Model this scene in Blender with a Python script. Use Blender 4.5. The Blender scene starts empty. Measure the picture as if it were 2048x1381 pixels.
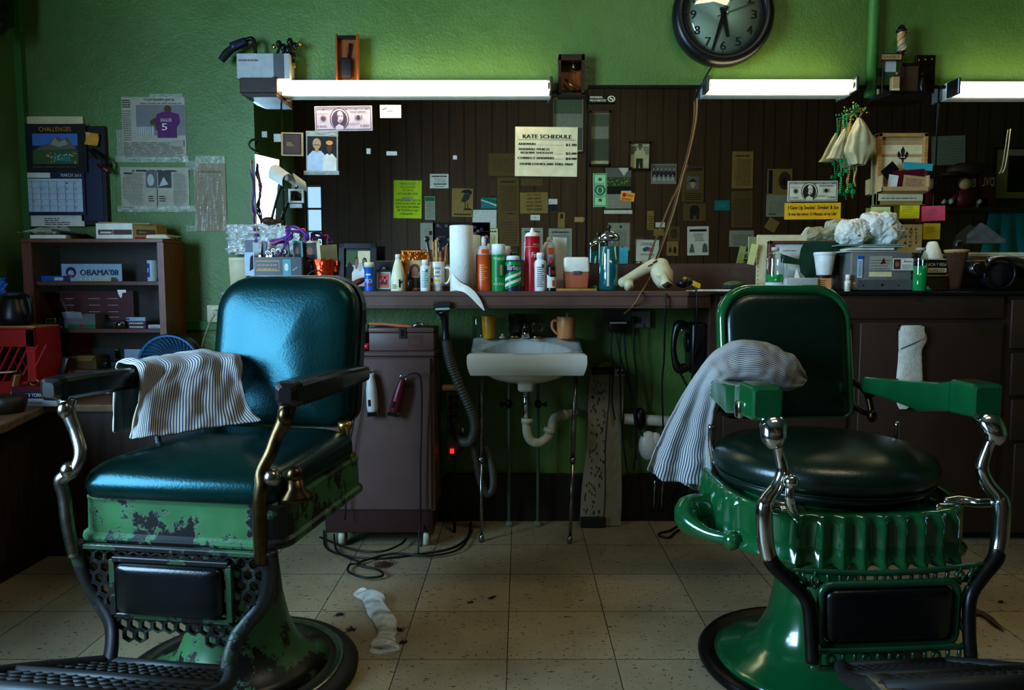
import bpy, bmesh, math, random
from mathutils import Vector, Matrix, noise
random.seed(7)
PI = math.pi
# ---------------------------------------------------------------- camera model (pixels of the 2048x1381 frame -> metres)
F, CX, CY, HOR, H = 1455., 1040., 690.5, 576., 1.043
TH = math.atan((CY - HOR) / F); ct, st = math.cos(TH), math.sin(TH)
D = 3.208            # back wall
YM = 3.192           # mirror face
YO = -0.66           # opposite wall
XL, XR, ZC = -2.151, 3.0, 3.25
CT = 1.029           # counter top height
def ray(x, y):
    u = (x - CX) / F; v = -(y - CY) / F
    return Vector((u, ct + v * st, -st + v * ct))
def at(x, y, Y):
    d = ray(x, y); t = Y / d.y
    return Vector((d.x * t, Y, H + d.z * t))
def onz(x, y, Z=0.):
    d = ray(x, y); t = (Z - H) / d.z
    return Vector((d.x * t, d.y * t, Z))
C = bpy.context.scene.collection
def lin(c):
    c = c / 255.
    return c / 12.92 if c <= .04045 else ((c + .055) / 1.055) ** 2.4
def rgb(r, g, b): return (lin(r), lin(g), lin(b), 1.)
# ---------------------------------------------------------------- materials
M = {}
def nd(t, typ, **kw):
    n = t.nodes.new(typ)
    for k, v in kw.items():
        if k in n.inputs: n.inputs[k].default_value = v
        else: setattr(n, k, v)
    return n
def mat(name, col, rough=.5, metal=0., var=.12, scale=30., bump=0., bscale=200., emit=0., trans=0., coat=0., alpha=1., ior=1.45, spec=None, stretch=(1, 1, 1)):
    m = bpy.data.materials.new(name); m.use_nodes = True; t = m.node_tree; L = t.links
    p = t.nodes['Principled BSDF']; c = rgb(*col)
    p.inputs['Roughness'].default_value = rough; p.inputs['Metallic'].default_value = metal
    p.inputs['IOR'].default_value = ior
    if spec is not None: p.inputs['Specular IOR Level'].default_value = spec
    if trans: p.inputs['Transmission Weight'].default_value = trans
    if coat: p.inputs['Coat Weight'].default_value = coat; p.inputs['Coat Roughness'].default_value = .12
    if alpha < 1: p.inputs['Alpha'].default_value = alpha
    tc = nd(t, 'ShaderNodeTexCoord'); mp = nd(t, 'ShaderNodeMapping'); mp.inputs['Scale'].default_value = stretch
    L.new(tc.outputs['Object'], mp.inputs['Vector'])
    n = nd(t, 'ShaderNodeTexNoise', Scale=scale, Detail=4.); L.new(mp.outputs[0], n.inputs['Vector'])
    r = nd(t, 'ShaderNodeValToRGB')
    lo, hi = 1 - var, 1 + var * .6
    r.color_ramp.elements[0].position = .3; r.color_ramp.elements[1].position = .7
    r.color_ramp.elements[0].color = (c[0] * lo, c[1] * lo, c[2] * lo, 1)
    r.color_ramp.elements[1].color = (min(1, c[0] * hi), min(1, c[1] * hi), min(1, c[2] * hi), 1)
    L.new(n.outputs['Fac'], r.inputs['Fac']); L.new(r.outputs['Color'], p.inputs['Base Color'])
    if emit:
        p.inputs['Emission Color'].default_value = c; p.inputs['Emission Strength'].default_value = emit
    if bump:
        b = nd(t, 'ShaderNodeBump', Strength=bump, Distance=.004)
        n2 = nd(t, 'ShaderNodeTexNoise', Scale=bscale, Detail=3.); L.new(mp.outputs[0], n2.inputs['Vector'])
        L.new(n2.outputs['Fac'], b.inputs['Height']); L.new(b.outputs['Normal'], p.inputs['Normal'])
    M[name] = m; return m
def ramp(t, pts):
    r = nd(t, 'ShaderNodeValToRGB'); e = r.color_ramp.elements
    while len(e) < len(pts): e.new(.5)
    for i, (q, c) in enumerate(pts): e[i].position = q; e[i].color = c if len(c) == 4 else (*c, 1)
    return r
# plain colours
for a in [
 ('white_paint', (225, 224, 215), .45), ('cream', (226, 218, 180), .5), ('ivory', (232, 226, 205), .4), ('paper_white', (226, 222, 208), .8), ('paper_cream', (224, 208, 160), .8), ('paper_blue', (190, 205, 220), .8),
 ('paper_tan', (150, 120, 62), .85), ('paper_brown', (104, 80, 40), .9), ('paper_grey', (160, 158, 140), .85), ('news', (176, 170, 150), .9), ('news_brown', (150, 122, 84), .8),
 ('ink', (22, 20, 18), .7), ('ink_grey', (105, 102, 95), .8), ('ink_purple', (82, 62, 80), .8), ('ink_green', (28, 92, 58), .8), ('bill_purple', (205, 185, 190), .7), ('bill_grey', (205, 200, 172), .7), ('bill_green', (150, 190, 130), .7),
 ('lime', (190, 215, 20), .7), ('yellow', (226, 205, 30), .7), ('pale_yellow', (214, 214, 130), .7), ('pink', (228, 88, 108), .7), ('sign_yellow', (232, 176, 18), .5), ('orange', (206, 84, 24), .35), ('gold_orange', (226, 150, 40), .4),
 ('red', (178, 18, 32), .35), ('dark_red', (105, 16, 26), .45), ('maroon', (88, 14, 32), .35), ('blue', (24, 92, 176), .35), ('navy', (16, 26, 62), .4), ('teal', (22, 128, 132), .35), ('pale_teal', (60, 160, 165), .5),
 ('green_label', (18, 138, 62), .35), ('green', (22, 110, 56), .4), ('dark_green', (18, 58, 40), .6), ('purple', (110, 50, 160), .4), ('violet', (70, 36, 96), .5), ('skin', (150, 100, 76), .7), ('skin_dark', (84, 52, 38), .7),
 ('black', (14, 14, 15), .35), ('black_matte', (20, 19, 18), .7), ('black_rubber', (17, 17, 17), .55), ('charcoal', (44, 44, 46), .55), ('grey', (116, 114, 110), .5), ('grey_mid', (84, 84, 82), .5), ('light_grey', (178, 178, 172), .5),
 ('peach', (224, 150, 92), .35), ('mustard', (216, 150, 24), .4), ('tan', (186, 150, 100), .6), ('beige', (196, 182, 140), .45), ('bone', (206, 196, 158), .45), ('brown', (72, 46, 28), .6), ('sky_photo', (70, 120, 190), .5), ('leaf_photo', (60, 90, 40), .6),
 ('crate_red', (170, 22, 16), .4), ('terracotta', (176, 96, 60), .6), ('board_grey', (138, 128, 104), .9), ('sage', (104, 118, 92), .7), ('bag_yellow', (178, 168, 126), .5), ('plum', (92, 30, 96), .7)]:
    mat(a[0], a[1], a[2])
mat('chrome', (205, 206, 208), .12, 1., .05); mat('chrome_worn', (150, 146, 138), .25, 1., .3, 60); mat('brass', (190, 150, 78), .28, 1., .25, 50); mat('bronze', (84, 66, 42), .32, 1., .4, 40)
mat('steel', (120, 122, 124), .35, 1., .2); mat('gunmetal', (46, 44, 42), .35, .9, .3); mat('foil', (238, 240, 236), .3, .45, .15, 60, .7, 90.); mat('copper_foil', (220, 120, 50), .2, .9, .4, 40, .8, 70.)
mat('red_foil', (220, 60, 20), .2, .7, .3, 40, .7, 60.)
mat('porcelain', (222, 218, 202), .16, 0, .1, 6, coat=.5); mat('pipe_white', (196, 190, 166), .45, 0, .3, 20)
mat('green_enamel', (14, 80, 42), .16, 0, .12, 20, coat=.8); mat('green_enamel_dark', (14, 62, 38), .3, 0, .25, 20, coat=.3)
mat('leather_green', (6, 32, 28), .27, 0, .3, 7, .12, 160., spec=.45); mat('leather_dark', (8, 30, 21), .3, 0, .35, 7, .1, 160., spec=.6); M['leather_green'].node_tree.nodes['Principled BSDF'].inputs['Specular Tint'].default_value = (.22, .8, .95, 1); mat('leather_black', (7, 9, 10), .28, 0, .3, 9, .1, 160.)  # green leather: blue of the window light put into its highlight tint
mat('black_wood', (22, 18, 16), .22, 0, .4, 25, coat=.5)
mat('glass', (235, 245, 240), .02, 0, .02, trans=1., ior=1.45); mat('glass_blue', (20, 150, 160), .03, 0, .05, trans=.8, ior=1.33); mat('glass_green', (70, 200, 120), .05, 0, .05, trans=.7, ior=1.35)
mat('plastic_clear', (235, 240, 238), .12, 0, .05, trans=.92, ior=1.1); mat('pane', (250, 252, 252), .01, 0, .01, trans=1., ior=1.02, spec=.9)
mat('plastic_bag', (228, 228, 216), .3, 0, .12, 25, .5, 40., trans=.15); mat('plastic_film', (228, 232, 226), .25, 0, .1, 25, .6, 50., alpha=.5)
mat('sticky_film', (200, 205, 190), .12, 0, .1, 25, .8, 60., alpha=.22, spec=1.)
mat('tape', (214, 218, 200), .12, 0, .2, 60, .9, 80., alpha=.45, spec=1.)
mat('mouthwash', (16, 150, 78), .08, 0, .05, 20, coat=.5); mat('jar_liquid', (10, 105, 112), .05, 0, .1, 20, coat=.9)
mat('dark_wood', (56, 31, 16), .5, 0, .5, 14, .15, 90., stretch=(1, 6, 6)); mat('wood_red', (112, 62, 42), .4, 0, .4, 18, stretch=(6, 6, 1)); mat('wood_side', (112, 62, 22), .4, 0, .5, 16, .1, 60, stretch=(8, 8, .6))
mat('wood_light', (176, 132, 70), .5, 0, .3, 20, stretch=(1, 6, 6)); mat('wood_orange', (150, 78, 16), .4, 0, .4, 20, stretch=(6, 6, 1))
mat('counter_brown', (98, 72, 60), .42, 0, .22, 8, .08, 120.); mat('cabinet_brown', (56, 38, 27), .5, 0, .22, 6, .08, 120.); mat('cart_brown', (86, 62, 55), .5, 0, .18, 7, .1, 150.); mat('cart_base', (50, 20, 16), .45, 0, .2)
mat('counter_black', (24, 21, 19), .35); mat('bench_wood', (46, 30, 19), .5, 0, .45, 12, .1, 60, stretch=(7, 7, .6)); mat('bench_top', (112, 84, 56), .55, 0, .4, 20)
mat('hose', (66, 62, 52), .5, 0, .25); mat('tube_glow', (255, 236, 194), .4, emit=15.); mat('red_glow', (255, 30, 20), .4, emit=4.)
mat('clock_face', (240, 232, 198), .35, 0, .08, 6); mat('cloth_white', (214, 208, 192), .9, 0, .15, 60, .7, 300.); mat('paper_towel', (232, 228, 214), .9, 0, .05, 40, .4, 150.)
mat('bristle', (96, 58, 30), .8, 0, .5, 120, .8, 300, stretch=(6, 6, .5)); mat('fan_blue', (30, 92, 130), .35)
mat('cable', (12, 12, 12), .5); mat('cord_tan', (140, 100, 52), .55); mat('cord_cream', (180, 172, 140), .5)
mat('trim_green', (58, 112, 48), .5, 0, .15, 8); mat('ceil_paint', (120, 124, 104), .8)
mat('window_black', (12, 14, 16), .5); mat('baseboard_dark', (30, 20, 15), .5, 0, .4, 8)
# ---- wall plaster
def wallmat(name, cols):
    m = bpy.data.materials.new(name); m.use_nodes = True; t = m.node_tree; L = t.links; p = t.nodes['Principled BSDF']
    tc = nd(t, 'ShaderNodeTexCoord'); n = nd(t, 'ShaderNodeTexNoise', Scale=1.6, Detail=6., Roughness=.65); L.new(tc.outputs['Object'], n.inputs['Vector'])
    r = ramp(t, [(.3, rgb(*cols[0])), (.5, rgb(*cols[1])), (.72, rgb(*cols[2]))]); L.new(n.outputs['Fac'], r.inputs['Fac']); L.new(r.outputs['Color'], p.inputs['Base Color'])
    p.inputs['Roughness'].default_value = .42
    n2 = nd(t, 'ShaderNodeTexNoise', Scale=85., Detail=5., Roughness=.6); n3 = nd(t, 'ShaderNodeTexNoise', Scale=14., Detail=3.)
    L.new(tc.outputs['Object'], n2.inputs['Vector']); L.new(tc.outputs['Object'], n3.inputs['Vector'])
    a = nd(t, 'ShaderNodeMath', operation='MULTIPLY_ADD'); a.inputs[1].default_value = 1.2
    L.new(n3.outputs['Fac'], a.inputs[0]); L.new(n2.outputs['Fac'], a.inputs[2])
    b = nd(t, 'ShaderNodeBump', Strength=.5, Distance=.006); L.new(a.outputs[0], b.inputs['Height']); L.new(b.outputs['Normal'], p.inputs['Normal'])
    M[name] = m
wallmat('plaster_green', [(76, 104, 45), (86, 118, 52), (97, 131, 66)])
# ---- floor tiles: grid through the tile corners seen on the floor
def floormat():
    m = bpy.data.materials.new('floor_tile'); m.use_nodes = True; t = m.node_tree; L = t.links; p = t.nodes['Principled BSDF']
    tc = nd(t, 'ShaderNodeTexCoord'); mp = nd(t, 'ShaderNodeMapping'); L.new(tc.outputs['Object'], mp.inputs['Vector'])
    mp.inputs['Location'].default_value = (.036 + .3048 * 20, -2.885 + .3048 * 20, 0); mp.inputs['Rotation'].default_value = (0, 0, 0)
    br = nd(t, 'ShaderNodeTexBrick', Scale=1.); br.offset = 0.; br.squash = 1.
    for k, v in {'Mortar Size': .0016, 'Brick Width': .3048, 'Row Height': .3048, 'Mortar Smooth': .2, 'Bias': 0.}.items(): br.inputs[k].default_value = v
    br.inputs['Color1'].default_value = rgb(164, 148, 116); br.inputs['Color2'].default_value = rgb(146, 132, 104); br.inputs['Mortar'].default_value = rgb(40, 34, 26)
    L.new(mp.outputs[0], br.inputs['Vector'])
    big = nd(t, 'ShaderNodeTexNoise', Scale=2.2, Detail=5., Roughness=.6); L.new(tc.outputs['Object'], big.inputs['Vector'])
    r0 = ramp(t, [(.3, (.55, .53, .5, 1)), (.62, (1, 1, 1, 1))]); L.new(big.outputs['Fac'], r0.inputs['Fac'])
    m1 = nd(t, 'ShaderNodeMix', data_type='RGBA', blend_type='MULTIPLY'); m1.inputs[0].default_value = .8; L.new(br.outputs['Color'], m1.inputs[6]); L.new(r0.outputs['Color'], m1.inputs[7])
    out = m1.outputs[2]
    for sc, thr, st_ in (((42, 110, 1), .655, 0), ((120, 60, 1), .68, 3), ((20, 45, 1), .735, 7)):
        mq = nd(t, 'ShaderNodeMapping'); mq.inputs['Scale'].default_value = sc; mq.inputs['Location'].default_value = (st_, st_ * 2, 0); mq.inputs['Rotation'].default_value = (0, 0, .5 * st_)
        L.new(tc.outputs['Object'], mq.inputs['Vector'])
        n = nd(t, 'ShaderNodeTexNoise', Scale=1., Detail=2.); L.new(mq.outputs[0], n.inputs['Vector'])
        r = ramp(t, [(thr, (0, 0, 0, 1)), (thr + .02, (1, 1, 1, 1))]); L.new(n.outputs['Fac'], r.inputs['Fac'])
        mx = nd(t, 'ShaderNodeMix', data_type='RGBA'); L.new(r.outputs['Color'], mx.inputs[0]); L.new(out, mx.inputs[6]); mx.inputs[7].default_value = rgb(52, 46, 36); out = mx.outputs[2]
    L.new(out, p.inputs['Base Color']); p.inputs['Roughness'].default_value = .5
    M['floor_tile'] = m
floormat()
# ---- vertical plank panelling with random grooves
def panelmat():
    m = bpy.data.materials.new('wall_panelling'); m.use_nodes = True; t = m.node_tree; L = t.links; p = t.nodes['Principled BSDF']
    tc = nd(t, 'ShaderNodeTexCoord'); sx = nd(t, 'ShaderNodeSeparateXYZ'); L.new(tc.outputs['Object'], sx.inputs[0])
    g = None
    for per, ph in ((.406, .02), (.406, .13), (.406, .272)):
        a = nd(t, 'ShaderNodeMath', operation='ADD'); a.inputs[1].default_value = ph + 40.6; L.new(sx.outputs[0], a.inputs[0])
        b = nd(t, 'ShaderNodeMath', operation='MODULO'); b.inputs[1].default_value = per; L.new(a.outputs[0], b.inputs[0])
        c = nd(t, 'ShaderNodeMath', operation='LESS_THAN'); c.inputs[1].default_value = .011; L.new(b.outputs[0], c.inputs[0])
        if g is None: g = c
        else:
            d = nd(t, 'ShaderNodeMath', operation='MAXIMUM'); L.new(g.outputs[0], d.inputs[0]); L.new(c.outputs[0], d.inputs[1]); g = d
    mp = nd(t, 'ShaderNodeMapping'); mp.inputs['Scale'].default_value = (14, 1, .8); L.new(tc.outputs['Object'], mp.inputs['Vector'])
    n = nd(t, 'ShaderNodeTexNoise', Scale=3., Detail=6.); L.new(mp.outputs[0], n.inputs['Vector'])
    r = ramp(t, [(.3, rgb(60, 37, 17)), (.7, rgb(78, 50, 25))]); L.new(n.outputs['Fac'], r.inputs['Fac'])
    mx = nd(t, 'ShaderNodeMix', data_type='RGBA'); L.new(g.outputs[0], mx.inputs[0]); L.new(r.outputs['Color'], mx.inputs[6]); mx.inputs[7].default_value = rgb(20, 12, 6)
    L.new(mx.outputs[2], p.inputs['Base Color']); p.inputs['Roughness'].default_value = .5
    M['wall_panelling'] = m
panelmat()
# ---- worn paint: green over black iron
def wornmat(name, c1, thr, c2=(16, 15, 13), sc=9.):
    m = bpy.data.materials.new(name); m.use_nodes = True; t = m.node_tree; L = t.links; p = t.nodes['Principled BSDF']
    tc = nd(t, 'ShaderNodeTexCoord'); n = nd(t, 'ShaderNodeTexNoise', Scale=sc, Detail=9., Roughness=.72); L.new(tc.outputs['Object'], n.inputs['Vector'])
    r = ramp(t, [(thr, (0, 0, 0, 1)), (thr + .02, (1, 1, 1, 1))]); L.new(n.outputs['Fac'], r.inputs['Fac'])
    n2 = nd(t, 'ShaderNodeTexNoise', Scale=14., Detail=3.); L.new(tc.outputs['Object'], n2.inputs['Vector'])
    c = rgb(*c1); r2 = ramp(t, [(.3, (c[0] * .7, c[1] * .7, c[2] * .7, 1)), (.7, c)]); L.new(n2.outputs['Fac'], r2.inputs['Fac'])
    mx = nd(t, 'ShaderNodeMix', data_type='RGBA'); L.new(r.outputs['Color'], mx.inputs[0]); L.new(r2.outputs['Color'], mx.inputs[6]); mx.inputs[7].default_value = rgb(*c2)
    L.new(mx.outputs[2], p.inputs['Base Color']); p.inputs['Roughness'].default_value = .38
    b = nd(t, 'ShaderNodeBump', Strength=.4, Distance=.002, invert=True); L.new(r.outputs['Color'], b.inputs['Height']); L.new(b.outputs['Normal'], p.inputs['Normal'])
    M[name] = m
wornmat('worn_green', (58, 106, 62), .505); wornmat('worn_green_more', (42, 74, 44), .47); wornmat('worn_iron', (32, 50, 34), .44)
# ---- ticking stripe towel (stripes run along the cloth, UV)
def towelmat(name, light, dark, n):
    m = bpy.data.materials.new(name); m.use_nodes = True; t = m.node_tree; L = t.links; p = t.nodes['Principled BSDF']
    uv = nd(t, 'ShaderNodeUVMap'); sx = nd(t, 'ShaderNodeSeparateXYZ'); L.new(uv.outputs[0], sx.inputs[0])
    def saw(i, k):
        a = nd(t, 'ShaderNodeMath', operation='MULTIPLY'); a.inputs[1].default_value = k; L.new(sx.outputs[i], a.inputs[0])
        b = nd(t, 'ShaderNodeMath', operation='FRACT'); L.new(a.outputs[0], b.inputs[0]); return b
    a = saw(0, n); s = nd(t, 'ShaderNodeMath', operation='GREATER_THAN'); s.inputs[1].default_value = .56; L.new(a.outputs[0], s.inputs[0])
    v = saw(1, n * 1.9); w = nd(t, 'ShaderNodeMath', operation='GREATER_THAN'); w.inputs[1].default_value = -.5; L.new(v.outputs[0], w.inputs[0])
    q = nd(t, 'ShaderNodeMath', operation='MULTIPLY'); L.new(s.outputs[0], q.inputs[0]); L.new(w.outputs[0], q.inputs[1])
    mx = nd(t, 'ShaderNodeMix', data_type='RGBA'); L.new(q.outputs[0], mx.inputs[0]); mx.inputs[6].default_value = rgb(*light); mx.inputs[7].default_value = rgb(*dark)
    L.new(mx.outputs[2], p.inputs['Base Color']); p.inputs['Roughness'].default_value = .9
    hh = nd(t, 'ShaderNodeMath', operation='ADD'); L.new(a.outputs[0], hh.inputs[0]); L.new(v.outputs[0], hh.inputs[1])
    b = nd(t, 'ShaderNodeBump', Strength=.16, Distance=.0015); L.new(hh.outputs[0], b.inputs['Height']); L.new(b.outputs['Normal'], p.inputs['Normal'])
    M[name] = m
towelmat('towel_stripe', (188, 182, 166), (40, 54, 92), 62)
# ---- mirror silvering with faint smears
def mirrormat():
    m = bpy.data.materials.new('mirror'); m.use_nodes = True; t = m.node_tree; L = t.links; p = t.nodes['Principled BSDF']
    p.inputs['Metallic'].default_value = 1.; p.inputs['Base Color'].default_value = (.72, .76, .70, 1)
    tc = nd(t, 'ShaderNodeTexCoord'); n = nd(t, 'ShaderNodeTexNoise', Scale=5., Detail=5.); L.new(tc.outputs['Object'], n.inputs['Vector'])
    r = ramp(t, [(.5, (.006, .006, .006, 1)), (.8, (.04, .04, .04, 1))]); L.new(n.outputs['Fac'], r.inputs['Fac']); L.new(r.outputs['Color'], p.inputs['Roughness'])
    M['mirror'] = m
mirrormat()
# ---------------------------------------------------------------- mesh builder
FONT = {}
def textmesh(s):
    if s not in FONT:
        cu = bpy.data.curves.new('letters', 'FONT'); cu.body = s; cu.resolution_u = 2
        ob = bpy.data.objects.new('letters', cu); C.objects.link(ob)
        dg = bpy.context.evaluated_depsgraph_get(); me = bpy.data.meshes.new_from_object(ob.evaluated_get(dg))
        v = [(q.co.x, q.co.y) for q in me.vertices]; f = [tuple(q.vertices) for q in me.polygons]
        bpy.data.objects.remove(ob); bpy.data.curves.remove(cu); bpy.data.meshes.remove(me)
        xs = [q[0] for q in v]; ys = [q[1] for q in v]; x0, x1, y0, y1 = min(xs), max(xs), min(ys), max(ys)
        FONT[s] = ([((a - x0) / (x1 - x0), (b - y0) / max(1e-6, y1 - y0)) for a, b in v], f)
    return FONT[s]
def catmull(pts, n):
    P = [Vector(p) for p in pts]; out = []
    for i in range(len(P) - 1):
        a, b, c, d = P[max(i - 1, 0)], P[i], P[i + 1], P[min(i + 2, len(P) - 1)]
        for k in range(n):
            t = k / n
            out.append(.5 * (2 * b + (c - a) * t + (2 * a - 5 * b + 4 * c - d) * t * t + (3 * b - a - 3 * c + d) * t ** 3))
    out.append(P[-1]); return out
class MB:
    def __init__(s): s.v = []; s.f = []; s.fm = []; s.fs = []; s.uv = {}; s.mats = []; s.mi = 0
    def m(s, name):
        if name not in s.mats: s.mats.append(name)
        s.mi = s.mats.index(name); return s
    def add(s, vs, fs, smooth=False):
        k = len(s.v); s.v.extend(Vector(q) for q in vs)
        for q in fs: s.f.append(tuple(k + i for i in q)); s.fm.append(s.mi); s.fs.append(smooth)
        return k
    def bmadd(s, bm, smooth=False):
        bm.verts.index_update(); s.add([q.co.copy() for q in bm.verts], [[q.index for q in g.verts] for g in bm.faces], smooth); bm.free(); return s
    def obox(s, c, size, rot=(0, 0, 0), bev=0., seg=1, taper=None):
        bm = bmesh.new(); bmesh.ops.create_cube(bm, size=1.)
        for q in bm.verts:
            if taper and q.co.z > 0: q.co.x *= taper[0]; q.co.y *= taper[1]
            q.co = Vector((q.co.x * size[0], q.co.y * size[1], q.co.z * size[2]))
        if bev: bmesh.ops.bevel(bm, geom=list(bm.edges), offset=bev, segments=seg, affect='EDGES', profile=.5)
        from mathutils import Euler
        bm.transform(Matrix.Translation(Vector(c)) @ Euler(rot).to_matrix().to_4x4())
        return s.bmadd(bm, seg > 1)
    def box(s, x0, x1, y0, y1, z0, z1, bev=0., seg=1):
        return s.obox(((x0 + x1) / 2, (y0 + y1) / 2, (z0 + z1) / 2), (abs(x1 - x0), abs(y1 - y0), abs(z1 - z0)), (0, 0, 0), bev, seg)
    def tube(s, pts, r, seg=8, n=0, closed=False, flat=1., caps=True, up=None):
        P = catmull(pts, n) if n else [Vector(p) for p in pts]
        m = len(P); R = r if isinstance(r, (list, tuple)) else [r] * len(pts)
        if len(R) != m: R = [R[min(int(i * (len(R) - 1) / (m - 1)), len(R) - 2)] * (1 - (i * (len(R) - 1) / (m - 1)) % 1) + R[min(int(i * (len(R) - 1) / (m - 1)) + 1, len(R) - 1)] * ((i * (len(R) - 1) / (m - 1)) % 1) if i < m - 1 else R[-1] for i in range(m)]
        vs = []; N = None
        for i in range(m):
            T = (P[(i + 1) % m] - P[i - 1]) if closed else (P[min(i + 1, m - 1)] - P[max(i - 1, 0)])
            if T.length < 1e-9: T = Vector((0, 0, 1))
            T.normalize()
            if N is None:
                a = Vector(up) if up else (Vector((0, 0, 1)) if abs(T.z) < .9 else Vector((0, 1, 0)))
                N = (a - T * a.dot(T)).normalized()
            else: N = (N - T * N.dot(T)); N = N.normalized() if N.length > 1e-6 else Vector((1, 0, 0))
            B = T.cross(N)
            for k in range(seg):
                a = 2 * PI * k / seg; vs.append(P[i] + (N * math.cos(a) * flat + B * math.sin(a)) * R[i])
        fs = []
        for i in range(m if closed else m - 1):
            j = (i + 1) % m
            for k in range(seg): fs.append((i * seg + k, i * seg + (k + 1) % seg, j * seg + (k + 1) % seg, j * seg + k))
        if not closed and caps: fs += [tuple(range(seg))[::-1], tuple((m - 1) * seg + k for k in range(seg))]
        s.add(vs, fs, True); return s
    def cyl(s, p0, p1, r0, r1=None, seg=20):
        return s.tube([p0, p1], [r0, r0 if r1 is None else r1], seg)
    def lathe(s, prof, c=(0, 0, 0), seg=28, axis='z', sx=1., sy=1., smooth=True, cap=True):
        vs = []; fs = []; n = len(prof)
        for r, h in prof:
            for k in range(seg):
                a = 2 * PI * k / seg; x, y = r * math.cos(a) * sx, r * math.sin(a) * sy
                q = (x, y, h) if axis == 'z' else ((x, -h, y) if axis == 'y' else (h, x, y))
                vs.append((c[0] + q[0], c[1] + q[1], c[2] + q[2]))
        for i in range(n - 1):
            for k in range(seg): fs.append((i * seg + k, i * seg + (k + 1) % seg, (i + 1) * seg + (k + 1) % seg, (i + 1) * seg + k))
        if prof[0][0] > 1e-5: fs.append(tuple(range(seg))[::-1])
        if cap and prof[-1][0] > 1e-5: fs.append(tuple((n - 1) * seg + k for k in range(seg)))
        if axis == 'y': fs = [f[::-1] for f in fs]
        s.add(vs, fs, smooth); return s
    def prism(s, poly, axis, a, b, bev=0.):
        bm = bmesh.new()
        def P(u, v, w): return {'x': (w, u, v), 'y': (u, w, v), 'z': (u, v, w)}[axis]
        vs = [bm.verts.new(P(u, v, a)) for u, v in poly]; f = bm.faces.new(vs)
        r = bmesh.ops.extrude_face_region(bm, geom=[f]); d = Vector(P(0, 0, b - a))
        for q in r['geom']:
            if isinstance(q, bmesh.types.BMVert): q.co += d
        bmesh.ops.recalc_face_normals(bm, faces=bm.faces)
        if bev: bmesh.ops.bevel(bm, geom=list(bm.edges), offset=bev, segments=2, affect='EDGES', profile=.5)
        return s.bmadd(bm)
    def ell(s, c, r, seg=16, rings=10):
        pr = [(math.sin(PI * i / rings), -math.cos(PI * i / rings)) for i in range(rings + 1)]
        if isinstance(r, (int, float)): r = (r, r, r)
        vs = []; fs = []
        for a, h in pr:
            for k in range(seg):
                t = 2 * PI * k / seg; vs.append((c[0] + a * math.cos(t) * r[0], c[1] + a * math.sin(t) * r[1], c[2] + h * r[2]))
        for i in range(rings):
            for k in range(seg): fs.append((i * seg + k, i * seg + (k + 1) % seg, (i + 1) * seg + (k + 1) % seg, (i + 1) * seg + k))
        s.add(vs, fs, True); return s
    def sheet(s, fn, nu, nv, smooth=True, uvs=True, closed_v=False):
        vs = []; fs = []
        for i in range(nu + 1):
            for j in range(nv + 1): vs.append(fn(i / nu, j / nv))
        k = len(s.v)
        for i in range(nu):
            for j in range(nv): fs.append((i * (nv + 1) + j, (i + 1) * (nv + 1) + j, (i + 1) * (nv + 1) + j + 1, i * (nv + 1) + j + 1))
        s.add(vs, fs, smooth)
        if uvs:
            for i in range(nu + 1):
                for j in range(nv + 1): s.uv[k + i * (nv + 1) + j] = (j / nv, i / nu)
        return s
    def done(s, name, org):
        me = bpy.data.meshes.new(name); me.from_pydata([q - org for q in s.v], [], s.f)
        for q in s.mats: me.materials.append(M[q])
        me.polygons.foreach_set('material_index', s.fm); me.polygons.foreach_set('use_smooth', s.fs)
        if s.uv:
            u = me.uv_layers.new(name='UVMap')
            for l in me.loops: u.data[l.index].uv = s.uv.get(l.vertex_index, (0, 0))
        me.validate(); me.update(); return me
    def part(s, name, parent, label=None, local=False, kind=None):
        g = Vector((0, 0, 0)) if local else Vector(parent.matrix_world.translation) if False else (Vector((0, 0, 0)) if local else wloc(parent))
        o = bpy.data.objects.new(name, s.done(name, g)); C.objects.link(o); o.parent = parent
        if label: o['label'] = label
        if kind: o['kind'] = kind
        return o
    def thing(s, name, label, cat, group=None, kind=None):
        xs = [q.x for q in s.v]; ys = [q.y for q in s.v]; zs = [q.z for q in s.v]
        g = Vector(((min(xs) + max(xs)) / 2, (min(ys) + max(ys)) / 2, min(zs)))
        o = bpy.data.objects.new(name, s.done(name, g)); C.objects.link(o); o.location = g
        tag(o, label, cat, group, kind); return o
    def struct(s, name, parent=None):
        o = bpy.data.objects.new(name, s.done(name, Vector((0, 0, 0)))); C.objects.link(o)
        if parent: o.parent = parent
        else: o['kind'] = 'structure'
        return o
def wloc(o):
    v = Vector((0, 0, 0))
    while o: v += o.location; o = o.parent
    return v
def tag(o, label=None, cat=None, group=None, kind=None):
    if label: o['label'] = label
    if cat: o['category'] = cat
    if group: o['group'] = group
    if kind: o['kind'] = kind
    return o
def E(name, label, cat, loc=(0, 0, 0), rz=0., group=None):
    o = bpy.data.objects.new(name, None); C.objects.link(o); o.location = loc; o.rotation_euler = (0, 0, rz); o.empty_display_size = .05
    return tag(o, label, cat, group)
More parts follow.
